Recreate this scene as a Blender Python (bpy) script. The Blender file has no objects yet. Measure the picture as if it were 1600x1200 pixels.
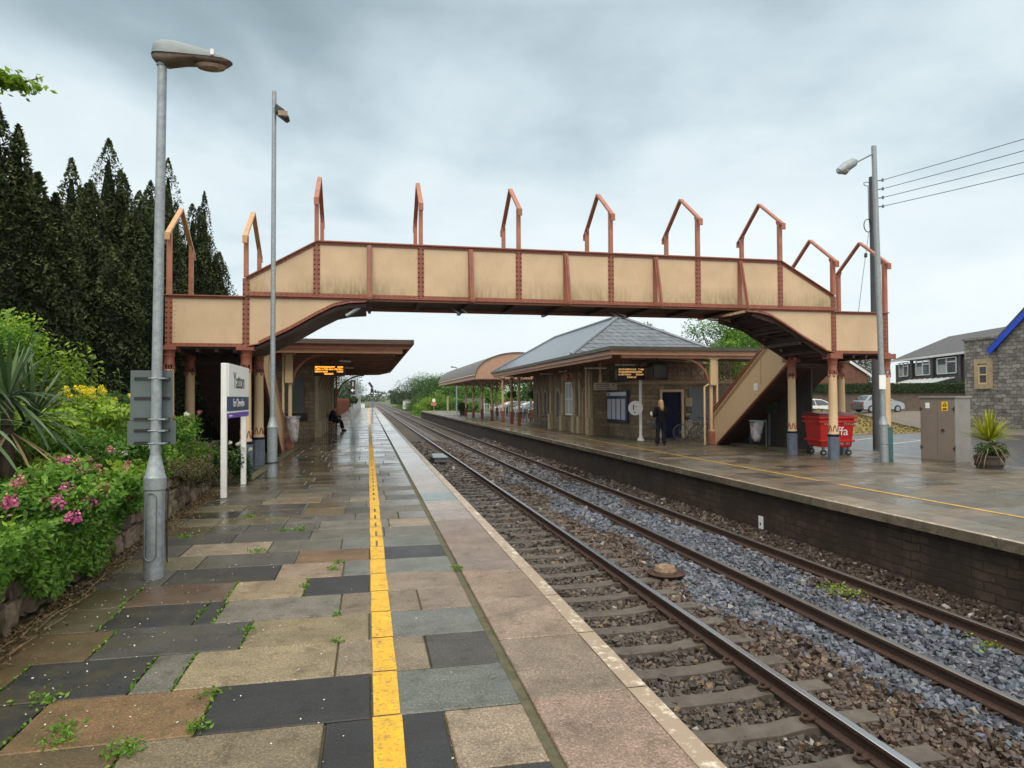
import bpy, math, random
import numpy as np
from mathutils import Vector, Matrix
random.seed(7); rng=np.random.default_rng(7)
C=bpy.context.scene.collection
D=bpy.data
R_=math.radians
# ------------------------------------------------------------------ helpers
ORG={}
def link(o,parent=None):
    C.objects.link(o)
    if parent is not None: o.parent=parent
    return o
def tag(o,label=None,cat=None,group=None,kind=None):
    if label: o['label']=label
    if cat: o['category']=cat
    if group: o['group']=group
    if kind: o['kind']=kind
    return o
def thing(name,loc,label,cat,group=None,rz=0):
    o=D.objects.new(name,None); o.empty_display_size=.2; link(o)
    o.location=loc; o.rotation_euler=(0,0,rz); ORG[o.name]=Vector(loc)
    return tag(o,label,cat,group)
def copy_tree(o,loc,rz=0,label=None):
    def rec(a,p):
        c=a.copy(); C.objects.link(c)
        if p is not None: c.parent=p
        for ch in [x for x in D.objects if x.parent==a]: rec(ch,c)
        return c
    c=rec(o,None); c.location=loc; c.rotation_euler=(0,0,rz)
    if label: c['label']=label
    return c
class MB:
    def __init__(s): s.v=[]; s.f=[]; s.m=[]; s.k=0
    def add(s,vs,fs):
        n=len(s.v); s.v+= [tuple(p) for p in vs]; s.f+=[tuple(i+n for i in f) for f in fs]; s.m+=[s.k]*len(fs); return s
    def box(s,x0,x1,y0,y1,z0,z1):
        return s.add([(x0,y0,z0),(x1,y0,z0),(x1,y1,z0),(x0,y1,z0),(x0,y0,z1),(x1,y0,z1),(x1,y1,z1),(x0,y1,z1)],
          [(0,3,2,1),(4,5,6,7),(0,1,5,4),(1,2,6,5),(2,3,7,6),(3,0,4,7)])
    def bar(s,p,q,w,h,up=(0,0,1)):
        p=Vector(p);q=Vector(q);d=(q-p).normalized();u=Vector(up)
        if abs(d.dot(u))>.99: u=Vector((0,1,0))
        a=d.cross(u).normalized()*w/2; b=a.cross(d).normalized()*h/2
        return s.add([p-a-b,p+a-b,p+a+b,p-a+b,q-a-b,q+a-b,q+a+b,q-a+b],[(0,3,2,1),(4,5,6,7),(0,1,5,4),(1,2,6,5),(2,3,7,6),(3,0,4,7)])
    def tube(s,pts,r,n=8,cap=True,closed=False):
        pts=[Vector(p) for p in pts]; N=len(pts); rs=r if isinstance(r,(list,tuple)) else [r]*N
        vs=[];fs=[];prev=None
        for i,p in enumerate(pts):
            if closed: d=pts[(i+1)%N]-pts[i-1]
            else: d=pts[min(i+1,N-1)]-pts[max(i-1,0)]
            d.normalize()
            if prev is None:
                u=Vector((0,0,1)) if abs(d.z)<.9 else Vector((1,0,0)); a=d.cross(u).normalized()
            else: a=(prev-d*prev.dot(d)).normalized()
            prev=a; b=d.cross(a)
            for k in range(n):
                t=2*math.pi*k/n; vs.append(p+(a*math.cos(t)+b*math.sin(t))*rs[i])
        M=N if closed else N-1
        for i in range(M):
            j=(i+1)%N
            for k in range(n):
                l=(k+1)%n; fs.append((i*n+k,i*n+l,j*n+l,j*n+k))
        if cap and not closed: fs+= [tuple(range(n-1,-1,-1)),tuple((N-1)*n+k for k in range(n))]
        return s.add(vs,fs)
    def lathe(s,prof,c=(0,0,0),n=16,sq=False,rot=0):
        vs=[];fs=[]
        for (r,z) in prof:
            for k in range(n):
                t=2*math.pi*(k+.5*(sq))/n+rot; vs.append((c[0]+r*math.cos(t),c[1]+r*math.sin(t),c[2]+z))
        for i in range(len(prof)-1):
            for k in range(n):
                l=(k+1)%n; fs.append((i*n+k,i*n+l,(i+1)*n+l,(i+1)*n+k))
        fs+=[tuple(range(n-1,-1,-1)),tuple((len(prof)-1)*n+k for k in range(n))]
        return s.add(vs,fs)
    def prism(s,poly,vec):
        n=len(poly); v=Vector(vec); a=[Vector(p) for p in poly]; vs=a+[p+v for p in a]
        return s.add(vs,[tuple(range(n-1,-1,-1)),tuple(range(n,2*n))]+[(i,(i+1)%n,n+(i+1)%n,n+i) for i in range(n)])
    def quad(s,a,b,c,d): return s.add([a,b,c,d],[(0,1,2,3)])
    def build(s,name,mats,parent=None,local=False,smooth=True,bevel=0,label=None,ang=35):
        me=D.meshes.new(name); o=Vector((0,0,0))
        if parent is not None and not local: o=ORG.get(parent.name,o)
        me.from_pydata([(x-o.x,y-o.y,z-o.z) for x,y,z in s.v],[],s.f)
        if not isinstance(mats,(list,tuple)): mats=[mats]
        for m in mats: me.materials.append(m)
        if len(mats)>1: me.polygons.foreach_set('material_index',s.m)
        me.update()
        import bmesh
        b=bmesh.new(); b.from_mesh(me); bmesh.ops.recalc_face_normals(b,faces=b.faces); b.to_mesh(me); b.free()
        if smooth:
            me.polygons.foreach_set('use_smooth',[True]*len(me.polygons)); me.set_sharp_from_angle(angle=R_(ang))
        ob=D.objects.new(name,me); link(ob,parent)
        if parent is not None: ORG[ob.name]=o
        if bevel:
            md=ob.modifiers.new('bevel','BEVEL'); md.width=bevel; md.segments=2; md.limit_method='ANGLE'; md.angle_limit=R_(40)
        if label: ob['label']=label
        return ob
def npmesh(name,V,F,mats,parent=None,attrs=None,mi=None,smooth=False):
    """V (n,3) F (m,k) all same k; attrs {name:(m,4) face colours}"""
    me=D.meshes.new(name); n=len(V); m,k=F.shape
    me.vertices.add(n); me.vertices.foreach_set('co',np.ascontiguousarray(V,dtype=np.float32).ravel())
    me.loops.add(m*k); me.loops.foreach_set('vertex_index',np.ascontiguousarray(F,dtype=np.int32).ravel())
    me.polygons.add(m); me.polygons.foreach_set('loop_start',np.arange(0,m*k,k,dtype=np.int32))
    if not isinstance(mats,(list,tuple)): mats=[mats]
    for x in mats: me.materials.append(x)
    if mi is not None: me.polygons.foreach_set('material_index',np.asarray(mi,dtype=np.int32))
    me.update(calc_edges=True)
    if attrs:
        for nm,a in attrs.items():
            at=me.attributes.new(nm,'FLOAT_COLOR','FACE'); at.data.foreach_set('color',np.ascontiguousarray(a,dtype=np.float32).ravel())
    me.polygons.foreach_set('use_smooth',[smooth]*m)
    me.validate()
    ob=D.objects.new(name,me); link(ob,parent); 
    if parent is not None: ORG[ob.name]=ORG.get(parent.name,Vector((0,0,0)))
    return ob
# ------------------------------------------------------------------ materials
class NT:
    def __init__(s,name):
        s.m=D.materials.new(name); s.m.use_nodes=True; s.t=s.m.node_tree; s.b=s.t.nodes['Principled BSDF']; s.out=s.t.nodes['Material Output']
    def n(s,typ,**kw):
        x=s.t.nodes.new(typ)
        for k,v in kw.items():
            if k in x.bl_rna.properties and not k[0].isupper(): setattr(x,k,v)
        return x
    def l(s,a,b): s.t.links.new(a,b)
    def pos(s,kind='Object'):
        return s.n('ShaderNodeTexCoord').outputs[kind]
    def geo(s): return s.n('ShaderNodeNewGeometry').outputs['Position']
    def noise(s,vec,scale,detail=6,rough=.6):
        x=s.n('ShaderNodeTexNoise'); x.inputs['Scale'].default_value=scale; x.inputs['Detail'].default_value=detail; x.inputs['Roughness'].default_value=rough
        s.l(vec,x.inputs['Vector']); return x.outputs['Fac']
    def ramp(s,fac,stops):
        x=s.n('ShaderNodeValToRGB'); e=x.color_ramp.elements
        while len(e)<len(stops): e.new(.5)
        for el,(p,c) in zip(e,stops):
            el.position=p; el.color=(c,c,c,1) if isinstance(c,(int,float)) else (*c,1)
        s.l(fac,x.inputs['Fac']); return x.outputs['Color']
    def mix(s,fac,a,b,mode='MIX'):
        x=s.n('ShaderNodeMix',data_type='RGBA',blend_type=mode)
        for sk,val in ((x.inputs[0],fac),(x.inputs[6],a),(x.inputs[7],b)):
            if isinstance(val,(int,float)): sk.default_value=val
            elif isinstance(val,tuple): sk.default_value=(*val,1) if len(val)==3 else val
            else: s.l(val,sk)
        return x.outputs[2]
    def math(s,op,a,b=0.0,c=0.0):
        x=s.n('ShaderNodeMath',operation=op)
        for sk,val in zip(x.inputs,(a,b,c)):
            if isinstance(val,(int,float)): sk.default_value=val
            else: s.l(val,sk)
        return x.outputs[0]
    def bump(s,h,strength,dist=.01):
        x=s.n('ShaderNodeBump'); x.inputs['Strength'].default_value=strength; x.inputs['Distance'].default_value=dist
        s.l(h,x.inputs['Height']); s.l(x.outputs['Normal'],s.b.inputs['Normal'])
    def wallvec(s,kx=1.0):
        v=s.n('ShaderNodeSeparateXYZ'); s.l(s.geo(),v.inputs[0])
        c=s.n('ShaderNodeCombineXYZ'); s.l(s.math('ADD',v.outputs[0],v.outputs[1]),c.inputs[0]); s.l(v.outputs[2],c.inputs[1]); return c.outputs[0]
    def setc(s,c): 
        if isinstance(c,tuple): s.b.inputs['Base Color'].default_value=(*c,1)
        else: s.l(c,s.b.inputs['Base Color'])
def PM(name,col,col2=None,scale=4,rough=.55,bump=.25,bscale=60,metal=0,dirt=.25,spec=.5,rr=.12,stretch=None,grime=None):
    t=NT(name); g=t.geo()
    if stretch:
        mp=t.n('ShaderNodeMapping'); mp.inputs['Scale'].default_value=stretch; t.l(g,mp.inputs[0]); g2=mp.outputs[0]
    else: g2=g
    col2=col2 or tuple(c*(1-dirt) for c in col)
    f=t.noise(g2,scale,8,.65); c=t.mix(t.ramp(f,[(.35,0.0),(.65,1.0)]),col,col2)
    if grime:
        f3=t.noise(g2,grime[1],6,.7); c=t.mix(t.ramp(f3,[(grime[2],0.0),(grime[2]+.12,1.0)]),c,grime[0])
    t.setc(c); t.b.inputs['Metallic'].default_value=metal; t.b.inputs['Specular IOR Level'].default_value=spec
    f2=t.noise(g,bscale,5,.6)
    r=t.n('ShaderNodeMapRange'); r.inputs[3].default_value=max(.03,rough-rr); r.inputs[4].default_value=min(1,rough+rr); t.l(f,r.inputs[0]); t.l(r.outputs[0],t.b.inputs['Roughness'])
    if bump: t.bump(f2,bump,.004)
    return t.m
M={}
def attrmat(name,spk=120,spa=.25,rough=(.3,.6),bump=.4,bs=150,wetn=None,spec=.5,dist=.004,paving=0,ywet=None):
    t=NT(name); g=t.geo(); a=t.n('ShaderNodeAttribute',attribute_name='col'); 
    f=t.noise(g,spk,3,.7); f1=t.noise(g,2.5,6,.6)
    c=t.mix(1.0,a.outputs['Color'],t.ramp(f,[(.3,1-spa*1.6),(.7,1+spa)]),'MULTIPLY')
    c=t.mix(.6,c,t.mix(1.0,c,t.ramp(f1,[(.3,.5),(.65,1.25)]),'MULTIPLY'))
    if paving:
        v=t.n('ShaderNodeTexVoronoi'); v.inputs['Scale'].default_value=130; t.l(g,v.inputs['Vector']); sc_=t.n('ShaderNodeSeparateColor'); t.l(v.outputs['Color'],sc_.inputs[0])
        c=t.mix(.5,c,t.mix(1.0,c,t.ramp(sc_.outputs[0],[(0,.55),(.75,1.0),(.93,1.5),(1,2.1)]),'MULTIPLY'))
        st_=t.noise(g,5.5,9,.72); c=t.mix(t.ramp(st_,[(.52,0.0),(.66,.75)]),c,t.mix(1.0,c,(.42,.40,.33),'MULTIPLY'))
        sx_=t.n('ShaderNodeSeparateXYZ'); t.l(g,sx_.inputs[0]); mr_=t.n('ShaderNodeMapRange'); t.l(sx_.outputs[0],mr_.inputs[0]); mr_.inputs[1].default_value=-.6; mr_.inputs[2].default_value=-2.4; mr_.inputs[3].default_value=.0; mr_.inputs[4].default_value=1.0
        ms=t.math('MULTIPLY',t.ramp(t.noise(g,3.3,8,.75),[(.45,0.0),(.62,.9)]),t.math('ADD',mr_.outputs[0],.08)) if paving>1 else t.math('MULTIPLY',t.ramp(t.noise(g,3.3,8,.75),[(.5,0.0),(.68,.5)]),1.0)
        c=t.mix(ms,c,(.055,.048,.02)); f=t.math('ADD',f,t.math('MULTIPLY',sc_.outputs[0],.35))
    t.setc(c); t.bump(f,bump,dist); t.b.inputs['Specular IOR Level'].default_value=spec
    w=t.math('ADD',t.math('MULTIPLY',t.noise(g,.7,4,.6),.7),t.math('MULTIPLY',a.outputs['Alpha'],.5))
    rr0=t.ramp(w,[(.38,rough[0]),(.72,rough[1])])
    if ywet:
        sy=t.n('ShaderNodeSeparateXYZ'); t.l(g,sy.inputs[0]); my=t.n('ShaderNodeMapRange'); t.l(t.math('ADD',sy.outputs[1],t.math('MULTIPLY',t.noise(g,.35,3,.5),6.0)),my.inputs[0]); my.inputs[1].default_value=10; my.inputs[2].default_value=23
        rr0=t.mix(my.outputs[0],rr0,t.ramp(w,[(.38,ywet[0]),(.72,ywet[1])]))
        bn=[x for x in t.t.nodes if x.type=='BUMP'][0]; t.l(t.math('MULTIPLY_ADD',my.outputs[0],-(bump-.09),bump),bn.inputs['Strength'])
    t.l(rr0,t.b.inputs['Roughness'])
    return t
def glass(name,col=(.05,.06,.07),rough=.08):
    t=NT(name); t.setc(col); t.b.inputs['Roughness'].default_value=rough; t.b.inputs['Specular IOR Level'].default_value=.8; return t.m
def emis(name,col,st):
    t=NT(name); t.setc((.02,.01,0)); t.b.inputs['Emission Color'].default_value=(*col,1); t.b.inputs['Emission Strength'].default_value=st; return t.m
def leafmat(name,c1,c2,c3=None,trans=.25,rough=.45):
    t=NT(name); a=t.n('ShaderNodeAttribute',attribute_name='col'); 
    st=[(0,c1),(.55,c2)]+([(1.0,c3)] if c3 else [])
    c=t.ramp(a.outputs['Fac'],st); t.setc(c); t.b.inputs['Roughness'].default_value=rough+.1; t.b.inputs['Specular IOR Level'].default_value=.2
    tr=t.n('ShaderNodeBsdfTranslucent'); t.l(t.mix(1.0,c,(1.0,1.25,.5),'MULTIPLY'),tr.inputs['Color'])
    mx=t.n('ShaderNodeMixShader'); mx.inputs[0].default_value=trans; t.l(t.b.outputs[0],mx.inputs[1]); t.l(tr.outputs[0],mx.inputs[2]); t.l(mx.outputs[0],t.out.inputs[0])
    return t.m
def brickmat(name,c1,c2,mortar,sx=.4,sy=.15,msize=.012,rough=.7,warp=.03,bump=.8,dark=None,bias=0.0):
    t=NT(name); v=t.wallvec(); g=t.geo()
    nz=t.n('ShaderNodeTexNoise'); nz.inputs['Scale'].default_value=5; t.l(g,nz.inputs['Vector'])
    vm=t.n('ShaderNodeVectorMath',operation='MULTIPLY_ADD'); t.l(nz.outputs['Color'],vm.inputs[0]); vm.inputs[1].default_value=(warp*2,warp*2,0); t.l(v,vm.inputs[2])
    b=t.n('ShaderNodeTexBrick'); t.l(vm.outputs[0],b.inputs['Vector'])
    b.inputs['Color1'].default_value=(*c1,1); b.inputs['Color2'].default_value=(*c2,1); b.inputs['Mortar'].default_value=(*mortar,1)
    b.inputs['Scale'].default_value=1; b.inputs['Brick Width'].default_value=sx; b.inputs['Row Height'].default_value=sy; b.inputs['Mortar Size'].default_value=msize; b.inputs['Mortar Smooth'].default_value=.3; b.inputs['Bias'].default_value=bias
    f=t.noise(g,3,8,.7); c=t.mix(1.0,b.outputs['Color'],t.ramp(f,[(.25,.45),(.7,1.25)]),'MULTIPLY')
    f2=t.noise(g,40,4,.7); c=t.mix(1.0,c,t.ramp(f2,[(.2,.75),(.8,1.2)]),'MULTIPLY')
    if dark:
        f3=t.noise(g,1.2,5,.7); c=t.mix(t.ramp(f3,[(.42,0.0),(.58,1.0)]),c,dark)
    t.setc(c); t.b.inputs['Roughness'].default_value=rough; t.b.inputs['Specular IOR Level'].default_value=.3
    h=t.math('ADD',t.math('MULTIPLY',b.outputs['Fac'],-1.0),t.math('MULTIPLY',f2,.5)); t.bump(h,bump,.012)
    return t.m
CREAM=(.52,.385,.235); TERRA=(.25,.082,.045)
M['cream']=PM('cream_paint',CREAM,(.52,.37,.21),scale=2.5,rough=.5,bump=.08,bscale=25,stretch=(1,1,.4),grime=((.30,.24,.12),5,.66))
def panelmat():
    t=NT('cream_panel_paint'); g=t.geo(); sp=t.n('ShaderNodeSeparateXYZ'); t.l(g,sp.inputs[0])
    f=t.noise(g,1.5,8,.6); c=t.mix(t.ramp(f,[(.3,0.0),(.7,1.0)]),(.54,.40,.26),(.46,.335,.21))
    mp=t.n('ShaderNodeMapping'); mp.inputs['Scale'].default_value=(6,6,1.2); t.l(g,mp.inputs[0]); st=t.noise(mp.outputs[0],2.2,7,.7)
    z=t.n('ShaderNodeMapRange'); t.l(sp.outputs[2],z.inputs[0]); z.inputs[1].default_value=4.72; z.inputs[2].default_value=4.18; 
    z2=t.math('MULTIPLY',z.outputs[0],t.math('GREATER_THAN',sp.outputs[2],4.12))
    xl=t.n('ShaderNodeMapRange'); t.l(t.noise(g,.45,2,.5),xl.inputs[0]); xl.inputs[1].default_value=.35; xl.inputs[2].default_value=.6
    w=t.math('MULTIPLY',t.math('MULTIPLY',z2,xl.outputs[0]),t.ramp(st,[(.3,.1),(.6,1.0)]))
    c=t.mix(t.math('MULTIPLY',w,.95),c,(.10,.09,.025)); c=t.mix(t.ramp(st,[(.52,0.0),(.74,.22)]),c,(.30,.20,.10)); rs=t.noise(mp.outputs[0],4.5,4,.5); c=t.mix(t.ramp(rs,[(.68,0.0),(.76,.25)]),c,(.22,.10,.05))
    sp2=t.noise(g,14,3,.5); c=t.mix(t.ramp(sp2,[(.72,0.0),(.78,.55)]),c,(.16,.09,.04))
    t.setc(c); t.b.inputs['Roughness'].default_value=.45; t.bump(t.noise(g,3,4,.5),.25,.01); return t.m
M['panel']=panelmat()
M['terra']=PM('terracotta_paint',TERRA,(.19,.06,.035),scale=6,rough=.5,bump=.15,bscale=40,grime=((.10,.045,.03),9,.62))
M['rivet']=PM('rusty_rivet_paint',(.09,.025,.018),(.06,.02,.014),rough=.5,bump=0)
M['board']=PM('pink_buff_boarding',(.42,.27,.19),(.35,.21,.145),scale=4,rough=.5,bump=.1)
M['beam']=PM('light_salmon_beam',(.60,.34,.22),(.50,.26,.16),scale=4,rough=.5,bump=.1)
M['salmon']=PM('salmon_paint',(.34,.13,.075),(.26,.09,.052),scale=5,rough=.5,bump=.1,grime=((.20,.09,.05),12,.62))
M['salmon_lit']=PM('lit_salmon_paint',(.50,.30,.13),(.40,.2,.09),scale=5,rough=.5,bump=.1)  # salmon paint with buff-orange light put into the colour
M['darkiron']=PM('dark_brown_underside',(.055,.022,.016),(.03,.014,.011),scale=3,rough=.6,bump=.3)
M['brownwood']=PM('brown_painted_boards',(.27,.125,.065),(.19,.085,.045),scale=3,rough=.55,bump=.2)
M['plinth']=PM('blue_grey_plinth_paint',(.10,.13,.17),(.07,.09,.12),scale=7,rough=.5,bump=.2,grime=((.05,.06,.06),9,.6))
M['navy']=PM('navy_paint',(.008,.010,.036),rough=.6,bump=.1,spec=.12)
M['galv']=PM('galvanised_steel',(.30,.345,.37),(.20,.235,.26),scale=22,rough=.5,bump=.15,metal=.35,grime=((.20,.21,.2),4,.66))
M['galvdark']=PM('weathered_steel',(.16,.19,.21),(.11,.13,.15),scale=14,rough=.5,bump=.15,metal=.3)
M['signback']=PM('grey_sign_back',(.085,.115,.12),(.07,.095,.1),scale=3,rough=.5,bump=.05)
M['white']=PM('white_paint',(.72,.74,.74),(.6,.62,.62),scale=4,rough=.4,bump=.05)
M['signwhite']=PM('white_sign_face',(.74,.77,.78),(.70,.73,.75),scale=3,rough=.35,bump=0)
M['signblue']=PM('dark_blue_sign_face',(.02,.045,.11),rough=.35,bump=0)
M['purple']=PM('purple_sign_strip',(.12,.05,.42),rough=.35,bump=0)
M['black']=PM('black_paint',(.012,.012,.014),rough=.45,bump=.1)
M['rubber']=PM('black_rubber',(.018,.018,.02),rough=.75,bump=.2)
M['red']=PM('red_plastic',(.52,.018,.014),(.42,.015,.012),scale=3,rough=.35,bump=.05,grime=((.25,.03,.02),6,.68))
M['redlid']=PM('dark_red_lid',(.14,.015,.014),rough=.4,bump=.05)
M['greyplastic']=PM('grey_plastic',(.25,.26,.27),rough=.5)
M['cabinet']=PM('brown_grey_cabinet_paint',(.20,.165,.14),(.165,.135,.115),scale=1.6,rough=.38,bump=.1,bscale=15,grime=((.13,.10,.08),3,.64))
M['cabinetside']=PM('grey_cabinet_paint',(.21,.20,.19),(.17,.165,.16),scale=2,rough=.4,bump=.1)
M['wood']=PM('brown_bench_wood',(.28,.15,.08),(.18,.09,.05),scale=6,rough=.5,bump=.3,stretch=(1,8,8))
M['barrelwood']=PM('weathered_barrel_wood',(.08,.055,.04),(.045,.033,.028),scale=8,rough=.7,bump=.6,stretch=(6,6,.7))
M['bark']=PM('tree_bark',(.07,.05,.035),(.035,.027,.02),scale=6,rough=.9,bump=.8,stretch=(3,3,.6))
M['darkfence']=PM('dark_stained_boards',(.035,.03,.028),(.02,.018,.018),scale=5,rough=.7,bump=.4,stretch=(6,6,.5))
M['redfence']=PM('red_brown_fence_wood',(.20,.065,.035),(.13,.045,.028),scale=5,rough=.75,bump=.4,stretch=(6,6,.5))
M['palefence']=PM('pale_grey_fence_wood',(.22,.2,.17),(.15,.14,.12),scale=5,rough=.8,bump=.3,stretch=(6,6,.5))
M['slate']=brickmat('wet_blue_slate',(.085,.108,.14),(.115,.14,.175),(.035,.04,.05),.40,.21,.020,rough=.24,warp=.004,bump=.9)
M['stone']=brickmat('coursed_limestone',(.32,.25,.165),(.22,.17,.11),(.12,.10,.07),.46,.19,.014,rough=.75,warp=.05,dark=(.15,.12,.08))
M['dressed']=PM('dressed_bath_stone',(.38,.31,.20),(.28,.22,.14),scale=3,rough=.7,bump=.3,bscale=30)
M['greystone']=brickmat('grey_rubble_stone',(.15,.145,.14),(.31,.295,.27),(.10,.098,.09),.40,.19,.018,rough=.8,warp=.10,bump=1.0)
M['brick']=brickmat('red_brick',(.20,.085,.055),(.15,.06,.04),(.16,.13,.10),.225,.075,.008,rough=.8,warp=.003)
M['darkbrick']=brickmat('sooty_platform_brick',(.055,.038,.029),(.085,.058,.042),(.035,.028,.023),.34,.13,.014,rough=.75,warp=.04,dark=(.035,.026,.021))
M['tile']=brickmat('dark_grey_roof_tile',(.075,.076,.08),(.10,.10,.102),(.045,.045,.045),.3,.2,.012,rough=.55,warp=.003)
M['rail']=PM('rusty_rail_side',(.075,.04,.028),(.04,.025,.02),scale=30,rough=.7,bump=.4,metal=.2)
M['railtop']=PM('polished_rail_head',(.55,.56,.57),(.42,.42,.43),scale=3,rough=.28,bump=0,metal=1.0,stretch=(20,1,1))
M['railtop2']=PM('dull_rail_head',(.30,.28,.26),(.2,.17,.15),scale=3,rough=.4,bump=0,metal=.9,stretch=(20,1,1))
M['sleeper']=PM('stained_sleeper_concrete',(.10,.087,.072),(.055,.045,.036),scale=5,rough=.6,bump=.5,bscale=90,grime=((.07,.05,.035),8,.58))
M['carsilver']=PM('silver_car_paint',(.27,.30,.33),rough=.22,bump=0,metal=.6)
M['carblue']=PM('pale_blue_car_paint',(.22,.32,.42),rough=.22,bump=0,metal=.5)
M['carwhite']=PM('white_car_paint',(.7,.72,.74),rough=.25,bump=0)
M['cardark']=PM('dark_car_paint',(.04,.045,.06),rough=.22,bump=0,metal=.3)
M['carred']=PM('red_car_paint',(.35,.02,.02),rough=.22,bump=0)
M['carglass']=glass('car_window_glass'); M['glass']=glass('window_glass',(.07,.08,.09)); M['curtain']=PM('pale_curtain',(.4,.42,.42),rough=.5)
M['lens']=PM('dirty_lamp_glass',(.30,.22,.17),(.2,.15,.1),scale=8,rough=.25,bump=0)
M['amber']=emis('amber_led',(1,.36,.04),3.2); M['brake']=PM('red_lamp_lens',(.4,.01,.01),rough=.2,bump=0)
M['bagplastic']=PM('clear_rubbish_bag',(.50,.50,.52),(.34,.34,.36),scale=9,rough=.25,bump=.9,bscale=14)
t=NT('milky_clear_bag'); g_=t.geo(); f_=t.noise(g_,9,6,.6); t.setc(t.mix(t.ramp(f_,[(.35,0.0),(.65,1.0)]),(.62,.62,.64),(.36,.36,.4))); t.b.inputs['Roughness'].default_value=.22; t.bump(t.noise(g_,13,5,.6),1.0,.03); t.l(t.ramp(t.noise(g_,6,5,.6),[(.35,.45),(.6,.95)]),t.b.inputs['Alpha']); M['bagplastic']=t.m
M['skin']=PM('skin',(.5,.3,.22),rough=.5,bump=.05); M['hair']=PM('blonde_hair',(.36,.23,.1),(.25,.15,.06),scale=40,rough=.45,bump=.5,stretch=(4,4,.4))
M['darkcloth']=PM('black_cloth',(.010,.010,.013),rough=.9,spec=.08); M['denim']=PM('dark_blue_denim',(.014,.017,.03),rough=.9,spec=.08); M['greycloth']=PM('charcoal_cloth',(.022,.022,.028),rough=.9,spec=.1)
M['blueboard']=PM('bright_blue_paint',(.01,.06,.55),rough=.35,bump=.05)
M['paper']=PM('timetable_paper',(.62,.66,.74),(.45,.5,.6),scale=26,rough=.3,bump=0,stretch=(1,1,.6))
M['yellowpaint']=None
print('materials ok')
# ------------------------------------------------------------------ ground, platforms
def slab_sheet(name,cells,z,th,m,gap=.006):
    """cells: list of (x0,x1,y0,y1,(r,g,b),w)"""
    V=[];F=[];A=[]
    for (x0,x1,y0,y1,c,w) in cells:
        g=gap; dz=[random.uniform(-.0025,.0025) for _ in range(4)]; b=.006
        o=len(V); X=(x0+g,x1-g,x1-g,x0+g); Y=(y0+g,y0+g,y1-g,y1-g); sx=(1,-1,-1,1); sy=(1,1,-1,-1)
        for k in range(4): V.append((X[k],Y[k],z-th))
        for k in range(4): V.append((X[k],Y[k],z+dz[k]-.005))
        for k in range(4): V.append((X[k]+sx[k]*b,Y[k]+sy[k]*b,z+dz[k]))
        F+=[(o+8,o+9,o+10,o+11)]+[(o+4+k,o+4+(k+1)%4,o+8+(k+1)%4,o+8+k) for k in range(4)]+[(o+k,o+(k+1)%4,o+4+(k+1)%4,o+4+k) for k in range(4)]
        A+=[(*c,w)]*9
    return npmesh(name,np.array(V),np.array(F),m,attrs={'col':np.array(A)})
DK=(.022,.023,.026);GR=(.125,.12,.10);BG=(.12,.13,.12);TN=(.21,.17,.105);PK=(.215,.165,.12);BM=(.11,.075,.035);GV=(.18,.11,.055);DG=(.066,.066,.06);MO=(.10,.09,.055);PT=(.2,.165,.12)
pal=[DK,GR,BG,TN,PK,GR,PT,DG,GR,PT,BG,TN]
def jit(c):
    k=random.uniform(.78,1.2); return tuple(max(.008,a*k*random.uniform(.975,1.025)) for a in c)
M['slab']=attrmat('wet_paving_slab',spk=70,spa=.3,rough=(.17,.55),bump=.45,paving=2,spec=.42,ywet=(.05,.32)).m
M['coping']=attrmat('pink_coping_concrete',spk=60,spa=.32,rough=(.2,.55),bump=.5,paving=1,ywet=(.05,.24)).m
rows=[ # (y0,y1,[x boundaries from XE],[colours])
 (3.10,3.71,[-3.2,-2.4,-1.16,-.22,.40,.84],[BM,BM,TN,DK,PK]),
 (3.71,4.31,[-3.2,-1.75,-.86,.02,.84],[DK,GV,DK,BG]),
 (4.31,4.92,[-3.2,-2.1,-1.36,-1.12,-.2,.39,.84],[BM,DK,GR,TN,PT,DG]),
 (4.92,5.52,[-3.2,-1.8,-.86,.01,.84],[BM,DG,TN,BG]),
 (5.52,6.11,[-3.2,-1.95,-1.3,-1.15,-.22,.42,.84],[MO,DK,DK,GR,PT,PK]),
 (6.11,6.72,[-3.2,-1.98,-1.18,-.55,.01,.84],[MO,(.13,.085,.06),TN,DK,PK]),
 (6.72,7.33,[-3.2,-1.85,-.86,-.24,.84],[DG,DK,PK,BG]),
 (7.33,7.94,[-3.2,-1.7,-.75,.02,.84],[MO,DG,GV,DK]),
 (7.94,8.55,[-3.2,-2.0,-1.1,-.3,.84],[DG,PT,GR,BG]),
 (8.55,9.16,[-3.2,-1.6,-.7,.2,.84],[DK,DG,GR,GR])]
cells=[]
for y0,y1,xs,cs in rows:
    for k,c in enumerate(cs): cells.append((xs[k],xs[k+1],y0,y1,jit(c),random.uniform(.35,.9)))
y=2.49
for yy in (2.49,1.88,1.27,.66,.05,-.56,-1.17,-1.78,-2.39):
    x=-3.2
    while x<.84-.2:
        x2=min(.84,x+random.choice((.62,.92,.92))); x2=.84 if .84-x2<.3 else x2
        cells.append((x,x2,yy,yy+.61,jit(random.choice(pal)),random.random())); x=x2
y=9.16
while y<139.5:
    x=-3.4 if y<16 else -3.0
    if y>45: x=-2.4
    hi=y+.605
    while x<.84-.2:
        x2=min(.84,x+random.choice((.46,.61,.92,.92,1.1))); x2=.84 if .84-x2<.3 else x2
        c=random.choice([DK,GR,DG,PT,GR,DG,BM,PT,MO,TN] if x>-2.0 else [MO,DG,BM,DG,GR,DK])
        c=tuple(a*.55+b*.45 for a,b in zip(c,(.115,.10,.075))) if y>12 else c; cells.append((x,x2,y,hi,jit(c),random.random()*(.8 if y<13 else .42))); x=x2
    y=hi
tag(slab_sheet('platform_paving',cells,0,.04,M['slab']),kind='structure')
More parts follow.
